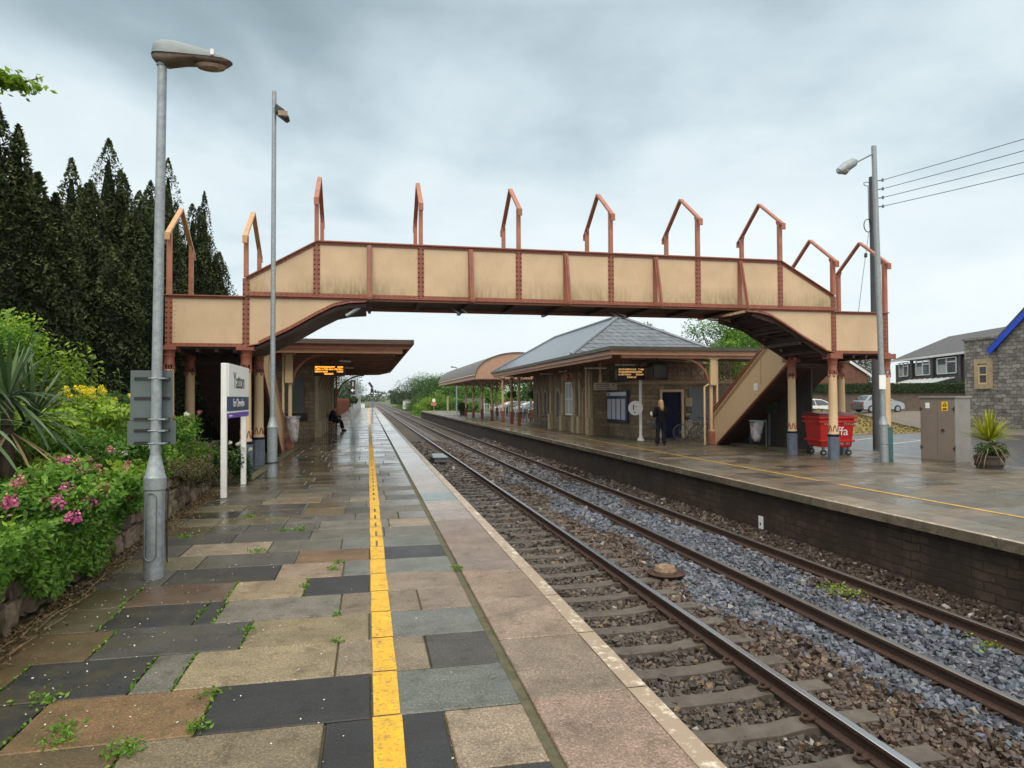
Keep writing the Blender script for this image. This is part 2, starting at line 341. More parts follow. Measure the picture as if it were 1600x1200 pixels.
cop=[];y=-2.9
while y<139.5:
    c=jit((.225,.165,.125) if random.random()>.3 else (.21,.16,.12)); 
    if 11.05<y<11.5: c=(.10,.14,.14)
    cop.append((.895,1.605,y,y+.95,c,random.uniform(.2,.7) if y<10 else random.uniform(-.25,.25))); y+=.95
tag(slab_sheet('platform_coping',cop,.002,.12,M['coping'],.004),kind='structure')
t=NT('worn_white_edge_paint'); g=t.geo(); f=t.noise(g,13,7,.75); f2=t.noise(g,2,3,.5)
t.setc(t.mix(t.ramp(t.math('ADD',f,t.math('MULTIPLY',f2,.35)),[(.52,0.0),(.64,1.0)]),(.60,.56,.45),(.28,.22,.16))); t.b.inputs['Roughness'].default_value=.4; t.bump(f,.2); M['edgepaint']=t.m
mb=MB(); y=-2.9
while y<139.5: mb.quad((1.475,y+.006,.007),(1.598,y+.006,.007),(1.598,y+.944,.007),(1.475,y+.944,.007)); y+=.95
tag(mb.build('platform_edge_line',M['edgepaint'],smooth=False),kind='structure')
t=NT('worn_yellow_line_paint'); g=t.geo(); f=t.noise(g,45,6,.75); f2=t.noise(g,5,5,.6)
c=t.mix(t.ramp(f2,[(.35,0.0),(.7,1.0)]),(.72,.42,.01),(.52,.30,.015)); c=t.mix(t.ramp(f,[(.52,0.0),(.66,.85)]),c,(.14,.10,.04)); f4=t.noise(g,9,8,.8); c=t.mix(t.ramp(f4,[(.55,0.0),(.63,.8)]),c,(.13,.10,.05)); t.setc(c); t.b.inputs['Roughness'].default_value=.38; t.bump(f,.5); M['yellow']=t.m
mb=MB(); yb=[-2.39+.61*k for k in range(9)]+[r[0] for r in rows]
y=9.16
while y<139: yb.append(y); y+=.605
for a,b in zip(yb[:-1],yb[1:]):
    w=.074; e=lambda:random.uniform(-.005,.005)
    x0,x1=.1-w,.1+w
    if 6.9<a<30 and random.random()<.75 and a>5.5: # joint slot splits the line
        s=.012; mb.quad((x0+e(),a+.008,.0062),(.1-s,a+.008,.0062),(.1-s,b-.3,.0062),(x0+e(),b-.3,.0062)); mb.quad((.1+s,a+.008,.0062),(x1+e(),a+.008,.0062),(x1+e(),b-.3,.0062),(.1+s,b-.3,.0062)); mb.quad((x0+e(),b-.3,.0062),(x1+e(),b-.3,.0062),(x1+e(),b-.008,.0062),(x0+e(),b-.008,.0062))
    else: mb.quad((x0+e(),a+.008,.0062),(x1+e(),a+.008,.0062),(x1+e(),b-.008,.0062),(x0+e(),b-.008,.0062))
tag(mb.build('yellow_safety_line',M['yellow'],smooth=False),kind='structure')
M['mortar']=PM('mossy_mortar',(.10,.085,.05),(.05,.055,.025),scale=12,rough=.8,bump=.8,bscale=80,grime=((.05,.075,.02),7,.55))
M['asphalt']=PM('wet_asphalt',(.06,.062,.065),(.04,.042,.045),scale=2,rough=.3,rr=.18,bump=.4,bscale=150)
M['roughlot']=PM('rough_gravel_yard',(.15,.125,.10),(.10,.085,.07),scale=2,rough=.8,bump=.9,bscale=18)
M['grassland']=PM('rough_grass_ground',(.05,.085,.02),(.08,.09,.03),scale=.6,rough=.9,bump=.8,bscale=12)
M['soil']=PM('dark_garden_soil',(.04,.028,.018),(.025,.018,.012),scale=8,rough=.9,bump=1,bscale=30)
mb=MB(); mb.box(-3.4,1.50,-6,139.5,-1.4,-.018); tag(mb.build('near_platform',[M['mortar']],smooth=False),kind='structure')
mb=MB(); mb.box(-60,-3.4,-6,150,-1.4,-.03); tag(mb.build('station_yard',[M['asphalt']],smooth=False),kind='structure')
# ground to the horizon
N=60; xs=np.concatenate([-np.geomspace(2500,20,N//2),np.linspace(-10,20,8),np.geomspace(30,2500,N//2)]); ys=np.concatenate([np.linspace(-60,150,20),np.geomspace(170,3200,40)])
X,Y=np.meshgrid(xs,ys); Z=np.full_like(X,-1.45)
Z+=np.clip((Y-150)/100,0,1)*rng.uniform(-.1,.1,X.shape)*(np.abs(X-4.6)>8)
V=np.stack([X.ravel(),Y.ravel(),Z.ravel()],1); nx=len(xs); I=np.arange(len(ys)-1)[:,None]*nx+np.arange(nx-1)[None,:]; I=I.ravel()
tag(npmesh('ground',V,np.stack([I,I+1,I+1+nx,I+nx],1),M['grassland'],smooth=True),kind='structure')
# hills far off
for (cx,cy,w,h,dp) in ((60,1900,700,14,300),(-500,2300,600,16,300),(900,2000,700,20,300),(-1500,1800,800,20,300)):
    nu,nv=48,8; V=[];F=[]
    for j in range(nv+1):
        for i in range(nu+1):
            u=i/nu*2-1; v=j/nv*2-1; V.append((cx+u*w,cy+v*dp,-2+h*max(0,(1-u*u))*(1-v*v)*(1+.15*math.sin(u*9+cx)+.08*math.sin(u*23))))
    for j in range(nv):
        for i in range(nu): a=j*(nu+1)+i; F.append((a,a+1,a+nu+2,a+nu+1))
    tag(npmesh('distant_hill',np.array(V),np.array(F),M['grassland'],smooth=True),kind='structure')
# far platform
mb=MB(); mb.box(7.80,16.0,-6,102,-1.42,-.10); tag(mb.build('far_platform',[M['mortar']],smooth=False),kind='structure')
mb=MB(); mb.box(7.76,7.80,-6,102,-1.42,-.22); tag(mb.build('platform_retaining_wall',[M['darkbrick']],smooth=False),kind='structure')
mb=MB(); mb.box(1.5,1.54,-6,139.5,-1.42,-.12); tag(mb.build('near_retaining_wall',[M['darkbrick']],smooth=False),kind='structure')
M['slab2']=attrmat('wet_brown_paving',spk=60,spa=.25,rough=(.2,.55),bump=.4,paving=1).m
cells=[];y=-2
p2=[(.13,.105,.075),(.11,.09,.065),(.16,.13,.095),(.12,.11,.09),(.14,.105,.065),(.09,.08,.065)]
while y<101.5:
    x=8.35
    while x<15.9:
        x2=x+random.choice((.61,.92,.92)); x2=16.0 if 16-x2<.4 else x2
        cells.append((x,x2,y,y+.61,jit(random.choice(p2)),random.uniform(0,.75))); x=x2
    y+=.61
tag(slab_sheet('far_platform_paving',cells,-.07,.03,M['slab2'],.005),kind='structure')
cells=[];y=-2
while y<101.5: cells.append((7.61,8.345,y,y+.9,jit((.17,.14,.105)),random.uniform(.2,.9))); y+=.9
tag(slab_sheet('far_platform_coping',cells,-.068,.13,M['coping'],.004),kind='structure')
mb=MB();y=-2
while y<101.5: mb.quad((7.615,y+.006,-.0632),(7.70,y+.006,-.0632),(7.70,y+.894,-.0632),(7.615,y+.894,-.0632)); y+=.9
tag(mb.build('far_platform_edge_line',M['edgepaint'],smooth=False),kind='structure')
mb=MB(); y=-2
while y<101: 
    if random.random()<.96: mb.quad((9.25,y+.004,-.0642),(9.33,y+.004,-.0642),(9.33,y+.6,-.0642),(9.25,y+.6,-.0642))
    y+=.61
tag(mb.build('far_yellow_line',M['yellow'],smooth=False),kind='structure')
# forecourt: gently rising sheet behind the far platform
xs=np.concatenate([[16.0],np.linspace(16.3,120,60)]); ys=np.linspace(-12,130,72)
X,Y=np.meshgrid(xs,ys); Z=-.09+.5*np.clip((X-26)/18,0,1)**1.3
def zf(x): return -.09+.5*min(1,max(0,(x-26)/18))**1.3
V=np.stack([X.ravel(),Y.ravel(),Z.ravel()],1); nx=len(xs); I=(np.arange(len(ys)-1)[:,None]*nx+np.arange(nx-1)[None,:]).ravel()
F=np.stack([I,I+1,I+1+nx,I+nx],1); cx=V[F].mean(1)
d=cx[:,0]*.9+cx[:,1]*.35
mi=((cx[:,0]>29)&(cx[:,1]>24)).astype(int)
tag(npmesh('forecourt_road',V,F,[M['asphalt'],M['roughlot']],mi=mi,smooth=True),kind='structure')
mb=MB(); mb.box(16,120,-12,129,-1.43,-.6); mb.box(16,16.2,-12,-6,-1,-.1); tag(mb.build('forecourt_bank',[M['roughlot']],smooth=False),kind='structure')
M['roadpaint']=PM('worn_white_road_paint',(.55,.56,.56),(.3,.3,.3),scale=8,rough=.5)
mb=MB()
for a,b in (((17.6,23.2),(21.6,25.6)),((18.0,21.4),(22.3,23.7)),((21.6,25.6),(22.3,23.7))):
    a=Vector((*a,-.084));b=Vector((*b,-.084));n=(b-a).normalized().cross(Vector((0,0,1)))*.06; mb.quad(a-n,b-n,b+n,a+n)
tag(mb.build('parking_bay_lines',M['roadpaint'],smooth=False),kind='structure')
# ------------------------------------------------------------------ ballast and tracks
def stones(P,s,cols,name,m,parent=None,label=None):
    n=len(P); base=np.array([(-1,-1,-1),(1,-1,-1),(1,1,-1),(-1,1,-1),(-1,-1,1),(1,-1,1),(1,1,1),(-1,1,1)],float)*.5
    J=base[None]+rng.uniform(-.24,.24,(n,8,3)); J*=(s[:,None,None]*rng.uniform(.6,1.25,(n,1,3)))
    a=rng.uniform(0,6.28,n); b=rng.normal(0,.6,n); ca,sa,cb,sb=np.cos(a),np.sin(a),np.cos(b),np.sin(b)
    Rz=np.zeros((n,3,3)); Rz[:,0,0]=ca;Rz[:,0,1]=-sa;Rz[:,1,0]=sa;Rz[:,1,1]=ca;Rz[:,2,2]=1
    Rx=np.zeros((n,3,3)); Rx[:,0,0]=1;Rx[:,1,1]=cb;Rx[:,1,2]=-sb;Rx[:,2,1]=sb;Rx[:,2,2]=cb
    V=(J@np.transpose(Rx@Rz,(0,2,1))+P[:,None,:]).reshape(-1,3)
    q=np.array([(0,3,2,1),(4,5,6,7),(0,1,5,4),(1,2,6,5),(2,3,7,6),(3,0,4,7)]); F=(q[None]+8*np.arange(n)[:,None,None]).reshape(-1,4)
    A=np.repeat(np.concatenate([cols,rng.uniform(0,1,(n,1))],1),6,0)
    o=npmesh(name,V,F,m,parent,attrs={'col':A}); tag(o,kind='stuff'); return o
st=attrmat('ballast_stone',spk=60,spa=.25,rough=(.3,.6),bump=.3,dist=.003); M['stonebal']=st.m
def zone(x,y):
    n=len(x); c=np.zeros((n,3)); w=x+.25*np.sin(y*.9)+.12*np.sin(y*2.3+1)+rng.normal(0,.12,n)
    br=np.array((.062,.042,.031)); dk=np.array((.048,.038,.030)); bl=np.array((.086,.10,.130)); so=np.array((.05,.035,.026))
    c[:]=dk; c[(w>3.75)]=br; fade=np.clip(1-(y-16)/16,0,1)
    m=(w>4.75)&(w<6.75); c[m]=(bl*fade[m][:,None]+np.array((.09,.08,.08))*(1-fade[m])[:,None]); c[w>6.95]=so
    c*=rng.uniform(.4,1.6,(n,1)); c*=rng.uniform(.92,1.08,(n,3))
    k=rng.random(n)<.012; c[k]=(.27,.26,.24); k=(rng.random(n)<.05)&(w<4.6); c[k]=(.16,.11,.06); return c
def bz(x): # ballast profile
    return -1.135-.02*np.cos((x-3.05)*2.2)
PS=[];SS=[]
for (y0,y1,dens,sz,cl) in ((1.5,6,1250,.046,1.7),(6,12,850,.052,1.7),(12,22,380,.075,1.7),(22,45,110,.10,1.7)):
    n=int((7.72-cl)*(y1-y0)*dens); x=rng.uniform(cl,7.72,n); y=rng.uniform(y0,y1,n)
    z=bz(x)+rng.uniform(-.02,.022,n)+.05*((x>4.75)&(x<6.8)&(y<22))*rng.random(n)
    z+=np.where(x>7.05,.05+.12*(x-7.05),0)
    rl=np.zeros(n,bool)
    for rx in (2.335,3.77,5.45,6.885): rl|=np.abs(x-rx)<.10
    k=~rl; onsl=(np.abs(((y+0)/.65)-np.round(y/.65))*.65<.125)&(x>1.75)&(x<4.35)&(rng.random(n)<.94)
    onsl2=(np.abs(((y+.2)/.65)-np.round((y+.2)/.65))*.65<.12)&(x>4.9)&(x<7.4)&(rng.random(n)<.40)
    k&=~onsl&~onsl2; PS.append(np.stack([x,y,z],1)[k]); SS.append((sz*rng.uniform(.5,1.25,n))[k])
P=np.concatenate(PS);S=np.concatenate(SS); stones(P,S,zone(P[:,0],P[:,1]),'ballast_stones',M['stonebal'])
t=NT('ballast_bed'); g=t.geo(); sp=t.n('ShaderNodeSeparateXYZ'); t.l(g,sp.inputs[0]); v=t.n('ShaderNodeTexVoronoi'); v.inputs['Scale'].default_value=14; t.l(g,v.inputs['Vector'])
hs=t.n('ShaderNodeSeparateColor'); t.l(v.outputs['Color'],hs.inputs[0]); f=t.noise(g,.8,5,.6)
xx=t.math('ADD',sp.outputs[0],t.math('MULTIPLY',f,.8)); mr=t.n('ShaderNodeMapRange'); mr.inputs[1].default_value=0; mr.inputs[2].default_value=10; t.l(xx,mr.inputs[0])
c=t.ramp(mr.outputs[0],[(.0,(.05,.042,.034)),(.42,(.075,.05,.036)),(.52,(.075,.065,.062)),(.70,(.08,.075,.075)),(.76,(.045,.032,.025))])
c=t.mix(1.0,c,t.ramp(hs.outputs[0],[(0,.45),(1,1.6)]),'MULTIPLY'); t.setc(c); t.b.inputs['Roughness'].default_value=.6; t.bump(v.outputs['Distance'],-1.0,.03) if False else t.bump(t.math('MULTIPLY',v.outputs['Distance'],-1.0),1.0,.04); M['bed']=t.m
mb=MB(); mb.quad((1.4,-6,-1.16),(7.9,-6,-1.16),(7.9,139.5,-1.16),(1.4,139.5,-1.16)); mb.quad((.6,139.5,-1.16),(9,139.5,-1.16),(9,2400,-1.16),(.6,2400,-1.16)); tag(mb.build('ballast_bed',M['bed'],smooth=False),kind='structure')
def rail(x,parent,topm):
    prof=[(-.07,-.155),(.07,-.155),(.07,-.14),(.012,-.12),(.012,-.045),(.036,-.035),(.036,-.004),(.03,0),(-.03,0),(-.036,-.004),(-.036,-.035),(-.012,-.045),(-.012,-.12),(-.07,-.14)]
    mb=MB(); n=len(prof); ys=[-5,2200]
    vs=[(x+a,yy,-.915+b) for yy in ys for a,b in prof]
    for i in range(n):
        j=(i+1)%n; mb.k=1 if i==7 or i==6 or i==8 else 0; mb.add([vs[i],vs[j],vs[n+j],vs[n+i]],[(0,1,2,3)])
    return mb.build('rail',[M['rail'],topm],parent,smooth=False)
def sleeper_mesh():
    mb=MB(); prof=[(-1.28,.0),(-.95,.0),(-.55,0),(-.3,-.03),(.3,-.03),(.55,0),(.95,0),(1.28,0)]
    vs=[]
    for (x,z) in prof: vs+=[(x,-.14,z-.2),(x,-.11,z),(x,.11,z),(x,.14,z-.2)]
    fs=[]
    for i in range(len(prof)-1):
        for k in range(3): a=i*4+k; fs.append((a,a+1,a+5,a+4))
    fs+=[(0,3,2,1),(28,29,30,31)]
    mb.add(vs,fs); o=mb.build('sleeper',M['sleeper'],smooth=False,bevel=.01); me=o.data; 
    D.objects.remove(o); return me
def clip_mesh():
    mb=MB(); pts=[(.0,-.05,.0),(.02,-.05,.03),(.07,-.05,.045),(.10,-.02,.03),(.10,.02,.03),(.07,.05,.045),(.02,.04,.03),(-.03,.02,.025)]
    mb.tube(pts,.011,6); mb.box(.03,.11,-.035,.035,-.02,.02); o=mb.build('rail_clip',M['rail']); me=o.data; D.objects.remove(o); return me
SL=sleeper_mesh(); CL=clip_mesh()
def track(x0,x1,ztop,off,topm,label,i0):
    xc=(x0+x1)/2; r=thing('railway_track',(xc,0,-1.08),label,'railway track','railway tracks')
    rail(x0,r,topm); rail(x1,r,topm)
    for k in range(100):
        yy=(i0+k)*.65-off; s=D.objects.new('sleeper',SL); link(s,r); s.location=(0,yy,ztop)
        if k<34:
            for sx in ([(x1-xc)-.005] if off==0 else [x0-xc,x1-xc]):
                for side in (-1,1):
                    c=D.objects.new('rail_clip',CL); link(c,s); c.location=(sx+side*.035,0,0); c.rotation_euler=(0,0,0 if side>0 else math.pi)
    mb=MB()
    for k in range(100,210): yy=(i0+k)*.65-off; mb.box(xc-1.28,xc+1.28,yy-.12,yy+.12,-1.2,-1.085)
    tag(mb.build('far_sleepers',M['sleeper'],r,smooth=False),kind='stuff')
track(2.335,3.77,0,0,M['railtop'],'nearer railway track with bright shiny rails beside the yellow lined platform',3)
track(5.45,6.885,-.03,.2,M['railtop2'],'farther railway track half buried in blue grey stones below the opposite platform',5)
# ------------------------------------------------------------------ footbridge
BR=thing('footbridge',(5.03,17.7,-.04),'long riveted cream and terracotta footbridge spanning both tracks with open roof frames','footbridge')
YN,YF=16.75,18.7
def rivets(mb,p,q,sp,nrm,r=.015):
    mb.k=1
    p=Vector(p);q=Vector(q);n=int((q-p).length/sp); nv=Vector(nrm); d=(q-p).normalized(); s=d.cross(nv)
    for i in range(n+1):
        c=p+d*(sp*(i+.5)) if i<n else None
        if c is None: break
        mb.add([c+d*r,c+s*r,c-d*r,c-s*r,c+nv*r*.9],[(0,1,4),(1,2,4),(2,3,4),(3,0,4)])
    mb.k=0
XL0,XL1,XD0,XD1,XR1,XR0=-4.5,-2.79,-1.2,11.17,12.83,14.57
ZB,ZT,ZD,ZU,ZS=2.95,4.09,4.17,5.46,4.54
for y,nd,tt in ((YN,-1,0),(YF,1,0)):
    n=(0,nd,0)
    for x0,x1 in ((XL0,XL1),(XR1,XR0)):
        mb=MB(); mb.prism([(x0,y,ZB),(x1,y,ZB),(x1,y,ZT),(x0,y,ZT)],(0,.012*-nd,0)); xr=x0+.17 if x0<0 else x1-.17; rivets(mb,(xr,y+nd*.0005,ZB+.06),(xr,y+nd*.0005,ZT-.05),.10,n,.02); mb.m=[0]*len(mb.m); mb.build('side_panel',M['panel'],BR,smooth=False)
    xs=[XD0]+[-.01+2.48*k for k in range(0)] 
    stf=[XD0+(XD1-XD0)*k/10 for k in range(11)]
    pls=[[(XL1,ZD),(XD0,ZD),(XD0,ZU),(XL1,ZS)],[(XD1,ZD),(XR1,ZD),(XR1,ZS),(XD1,ZU)]]+[[(a,ZD),(b,ZD),(b,ZU),(a,ZU)] for a,b in zip(stf[:-1],stf[1:])]
    for pl in pls:
        mb=MB(); mb.prism([(a,y,b) for a,b in pl],(0,.012*-nd,0)); mb.build('side_panel',M['panel'],BR,smooth=False)
    # curved spandrels
    for sx,xa in ((1,XL1),(-1,XR1)):
        cv=[(0,ZB),(.28,ZB+.06),(1.0,3.38),(1.6,3.74),(2.0,3.95),(2.35,4.03),(2.75,4.06)]
        mb=MB(); mb.prism([(xa+sx*a,y,b) for a,b in cv]+[(xa,y,ZT)],(0,.012*-nd,0)); mb.build('side_panel',M['panel'],BR,smooth=False)
        mb=MB()
        for (a,b),(c,d) in zip(cv[:-1],cv[1:]): mb.bar((xa+sx*a,y+nd*.045,b-.012),(xa+sx*c,y+nd*.045,d-.012),.10,.024)
        for (a,b),(c,d) in zip(cv[1:-2],cv[2:-1]): 
            mb.bar((xa+sx*a,y+nd*.004,b+.03),(xa+sx*c,y+nd*.004,d+.03),.012,.06); rivets(mb,(xa+sx*a,y+nd*.012,b+.03),(xa+sx*c,y+nd*.012,d+.03),.11,n)
        mb.build('curved_flange',[M['terra'],M['rivet']],BR,smooth=False)
    # flanges
    mb=MB()
    top=[(XL1,ZS),(XD0,ZU),(XD1,ZU),(XR1,ZS)]
    for (a,b),(c,d) in zip(top[:-1],top[1:]):
        mb.bar((a,y,b+.012),(c,y,d+.012),.16,.024); mb.bar((a,y+nd*.006,b-.035),(c,y+nd*.006,d-.035),.014,.07)
        rivets(mb,(a,y+nd*.013,b-.04),(c,y+nd*.013,d-.04),.12,n)
    mb.build('top_flange',[M['terra'],M['rivet']],BR,smooth=False)
    mb=MB(); mb.bar((XL1,y,ZD-.035),(XR1,y,ZD-.035),.17,.026); mb.bar((XL1,y+nd*.006,ZD+.02),(XR1,y+nd*.006,ZD+.02),.014,.085); rivets(mb,(XL1,y+nd*.013,ZD+.02),(XR1,y+nd*.013,ZD+.02),.12,n)
    mb.bar((XL1,y+nd*.005,ZD-.075),(XR1,y+nd*.005,ZD-.075),.012,.05)
    mb.build('bottom_flange',[M['terra'],M['rivet']],BR,smooth=False)
    for x0,x1 in ((XL0,XL1),(XR1,XR0)):
        mb=MB(); mb.box(x0-.03,x1-.002 if x0<0 else x1+.03,y-.08,y+.08,ZT-.004,ZT+.022); mb.box(x0,x1,y+nd*.006-.007,y+nd*.006+.007,ZT-.06,ZT-.004); mb.build('landing_top_flange',M['terra'],BR,smooth=False); mb=MB()
        mb.box(x0-.03,x1+.03,y-.09,y+.09,ZB-.03,ZB); mb.box(x0,x1,y+nd*.006-.008,y+nd*.006+.008,ZB,ZB+.055); rivets(mb,(x0,y+nd*.014,ZB+.03),(x1,y+nd*.014,ZB+.03),.12,n)
        mb.build('landing_flange',[M['terra'],M['rivet']],BR,smooth=False)
    # stiffeners
    ends=[(XL0+.045,ZB,ZT),(XL1,ZB,ZS),(XR1,ZB,ZS),(XR0-.045,ZB,ZT)]
    for x,z0,z1 in ends+[(s,ZD,ZU) for s in stf[0::2]]:
        mb=MB(); mb.box(x-.075,x+.075,y+nd*.011-.009,y+nd*.011+.009,z0+.002,z1-.002); mb.box(x-.02,x+.02,min(y+nd*.02,y+nd*.03),max(y+nd*.02,y+nd*.03),z0+.004,z1-.004)
        for dx in (-.05,.05): rivets(mb,(x+dx,y+nd*.0205,z0),(x+dx,y+nd*.0205,z1),.115,n,.026)
        mb.build('riveted_stiffener',[M['terra'],M['rivet']],BR,smooth=False)
    for x in stf[1::2]: # raking stays
        mb=MB(); mb.box(x-.06,x+.06,y+nd*.010-.008,y+nd*.010+.008,ZD,ZU-.004)
        a=(x,y+nd*.07,ZU-.05); b=(x,y+nd*.40,ZD-.07); mb.bar(a,b,.10,.016,up=(0,1,0)); mb.bar(a,b,.02,.08,up=(0,1,0))
        rivets(mb,(x-.03,y+nd*.018,ZD),(x-.03,y+nd*.018,ZU),.12,n)
        mb.box(x-.04,x+.04,min(y,y+nd*.44),max(y,y+nd*.44),ZD-.11,ZD-.08)
        mb.build('raking_stay',[M['terra'],M['rivet']],BR,smooth=False)
    # handrail above deck
    mb=MB(); mb.tube([(XD0,y-nd*.12,ZU+.06),(XD1,y-nd*.12,ZU+.06)],.018,6); 
    for x in stf: mb.tube([(x,y-nd*.12,ZU+.06),(x,y-nd*.01,ZU-.08)],.01,5)
    mb.build('handrail',M['terra'],BR)
# outer end panels of landings
for x,sd in ((XL0,-1),(XR0,1)):
    mb=MB(); mb.box(x-.006,x+.006,YN+.02,YF-.02,ZB+.02,ZT-.02); mb.build('side_panel',M['panel'],BR,smooth=False)
    mb=MB(); mb.box(x-.05,x+.05,YN+.1,YF-.1,ZB-.10,ZB-.035); mb.build('landing_flange',[M['terra'],M['rivet']],BR,smooth=False); mb=MB(); mb.box(x-.05,x+.05,YN+.09,YF-.09,ZT-.02,ZT+.02); mb.build('landing_top_flange',M['terra'],BR,smooth=False)
# deck underside: boards and cross beams
mb=MB(); 
for k in range(11): 
    yy=YN+.03+k*(YF-YN-.06)/11; mb.box(-.45,10.42,yy+.004,yy+(YF-YN-.06)/11-.004,ZD,ZD+.04)
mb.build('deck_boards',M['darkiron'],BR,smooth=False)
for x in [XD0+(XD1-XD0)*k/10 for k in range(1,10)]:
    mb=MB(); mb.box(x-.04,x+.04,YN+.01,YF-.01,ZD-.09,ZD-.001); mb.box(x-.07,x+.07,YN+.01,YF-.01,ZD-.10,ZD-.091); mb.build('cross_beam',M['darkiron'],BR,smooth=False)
for x in (2.1,6.3):
    mb=MB(); mb.bar((x,YN+.3,ZD-.2),(x+.12,YN-.05,ZD-.36),.05,.02); mb.bar((x+.22,YN+.3,ZD-.2),(x+.30,YN-.05,ZD-.34),.05,.02); mb.build('stray_bracket',M['galvdark'],BR,smooth=False)
for sx,xa in ((1,XL1),(-1,XR1)):   # inner steps between landing and deck
    mb=MB(); N=8; x0,z0,x1,z1=xa+sx*.05,ZB-.04,xa+sx*2.35,ZD-.06
    for k in range(N):
        xa2=x0+(x1-x0)*k/N; xb2=x0+(x1-x0)*(k+1)/N; za=z0+(z1-z0)*k/N; zb=z0+(z1-z0)*(k+1)/N
        mb.box(min(xa2,xb2),max(xa2,xb2),YN+.03,YF-.03,zb-.04,zb); mb.box(xa2-.01,xa2+.01,YN+.03,YF-.03,za+.001,zb-.041)
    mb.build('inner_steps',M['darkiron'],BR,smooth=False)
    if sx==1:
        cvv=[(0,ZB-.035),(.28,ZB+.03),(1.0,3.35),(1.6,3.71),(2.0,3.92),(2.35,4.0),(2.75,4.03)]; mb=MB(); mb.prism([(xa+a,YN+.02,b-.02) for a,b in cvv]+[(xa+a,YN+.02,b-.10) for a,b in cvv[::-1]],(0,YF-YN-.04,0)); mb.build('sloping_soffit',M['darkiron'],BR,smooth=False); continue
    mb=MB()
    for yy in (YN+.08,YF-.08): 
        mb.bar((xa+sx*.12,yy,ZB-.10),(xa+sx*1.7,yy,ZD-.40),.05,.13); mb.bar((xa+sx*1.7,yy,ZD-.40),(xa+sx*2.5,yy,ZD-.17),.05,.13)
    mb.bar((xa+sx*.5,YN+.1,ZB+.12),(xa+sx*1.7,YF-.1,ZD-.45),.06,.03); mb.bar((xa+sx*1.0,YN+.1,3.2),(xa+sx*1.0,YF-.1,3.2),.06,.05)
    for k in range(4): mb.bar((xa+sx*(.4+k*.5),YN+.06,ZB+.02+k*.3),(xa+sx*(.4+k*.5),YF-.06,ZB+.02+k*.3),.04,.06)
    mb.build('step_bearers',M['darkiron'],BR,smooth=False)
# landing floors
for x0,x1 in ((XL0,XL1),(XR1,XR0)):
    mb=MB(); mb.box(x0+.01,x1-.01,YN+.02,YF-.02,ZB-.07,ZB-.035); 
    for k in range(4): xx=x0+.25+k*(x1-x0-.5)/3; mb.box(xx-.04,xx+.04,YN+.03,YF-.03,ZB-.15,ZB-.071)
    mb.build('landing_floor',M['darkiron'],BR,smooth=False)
# roof frames
for i,x in enumerate([XL0+.05,XL1]+[XD0+(XD1-XD0)*k/10 for k in (0,2,4,6,8,10)]+[XR1,XR0-.05]):
    land=i in (0,1,8,9); zt=6.34 if land else 7.32; ze=zt-.78; zb=(ZT+.022) if i in (0,9) else (ZS+.022 if land else ZU+.022)
    m1=M['salmon']
    for y in (YN,YF): mb=MB(); mb.bar((x,y,zb),(x,y,ze-.02),.098,.11,up=(0,1,0)); fr=mb.build('roof_frame_post',m1,BR,smooth=False)
    mb=MB(); ym=(YN+YF)/2
    for sd,y in ((-1,YN),(1,YF)):
        mb.bar((x,y+sd*.17,ze-.085),(x,ym,zt),.105,.055); mb.bar((x,y+sd*.19,ze-.06),(x,y+sd*.19,ze-.23),.105,.045,up=(0,1,0))
        mb.bar((x,y+sd*.02,ze-.22),(x,y-sd*.12,ze+.06),.05,.05)
    mb.build('roof_frame_rafters',M['salmon_lit'] if i<2 else m1,BR,smooth=False)  # first two rafter pairs carry painted-in light on the salmon
# columns
def column(x,y):
    mb=MB(); mb.lathe([(.138,.72),(.138,.76),(.121,.79),(.119,1.6),(.112,2.36),(.122,2.37),(.114,2.40)],(x,y,-.07 if x>0 else 0),16); c=mb.build('column',M['cream'],BR)
    z=-.07 if x>0 else 0.0; zz=2.92-z
    mb=MB(); mb.lathe([(.158,0),(.158,.62),(.15,.66)],(x,y,z),8,rot=math.pi/8); mb.build('column_plinth',M['plinth'],c,smooth=False)
    mb=MB(); mb.lathe([(.160,.66),(.160,.70),(.14,.72)],(x,y,z),12); mb.build('plinth_collar',M['navy'],c)
    mb=MB(); mb.lathe([(.124,2.50),(.128,2.53),(.122,2.56),(.122,2.68),(.142,2.72),(.124,2.74),(.14,2.80),(.155,2.84)],(x,y,z),16); cp=MB(); cp.box(x-.19,x+.19,y-.19,y+.19,z+2.841,z+zz-.001); cp.build('capital_plate',M['terra'],c,smooth=False)
    mb.build('column_capital',M['terra'],c)
    for zc,s in ((2.50,-1),(.80,1)):
        mb=MB()
        for k in range(6):
            a=k*math.pi/3+.2; pts=[]
            for j in range(9):
                tt=j/8; da=(tt-.5)*.75; h=-math.sin(tt*math.pi)*.17*s if s<0 else math.sin(tt*math.pi)*.17*s; h=h if s>0 else -abs(h); rr=.121; pts.append((x+rr*math.cos(a+da),y+rr*math.sin(a+da),z+zc+h))
            mb.tube(pts,.014,5)
        mb.build('painted_leaf_band',M['terra'],c)
for x in (XL0+.04,XL1,XR1-.02,XR0-.03):
    for y in (YN+.04,YF-.02): column(x,y)
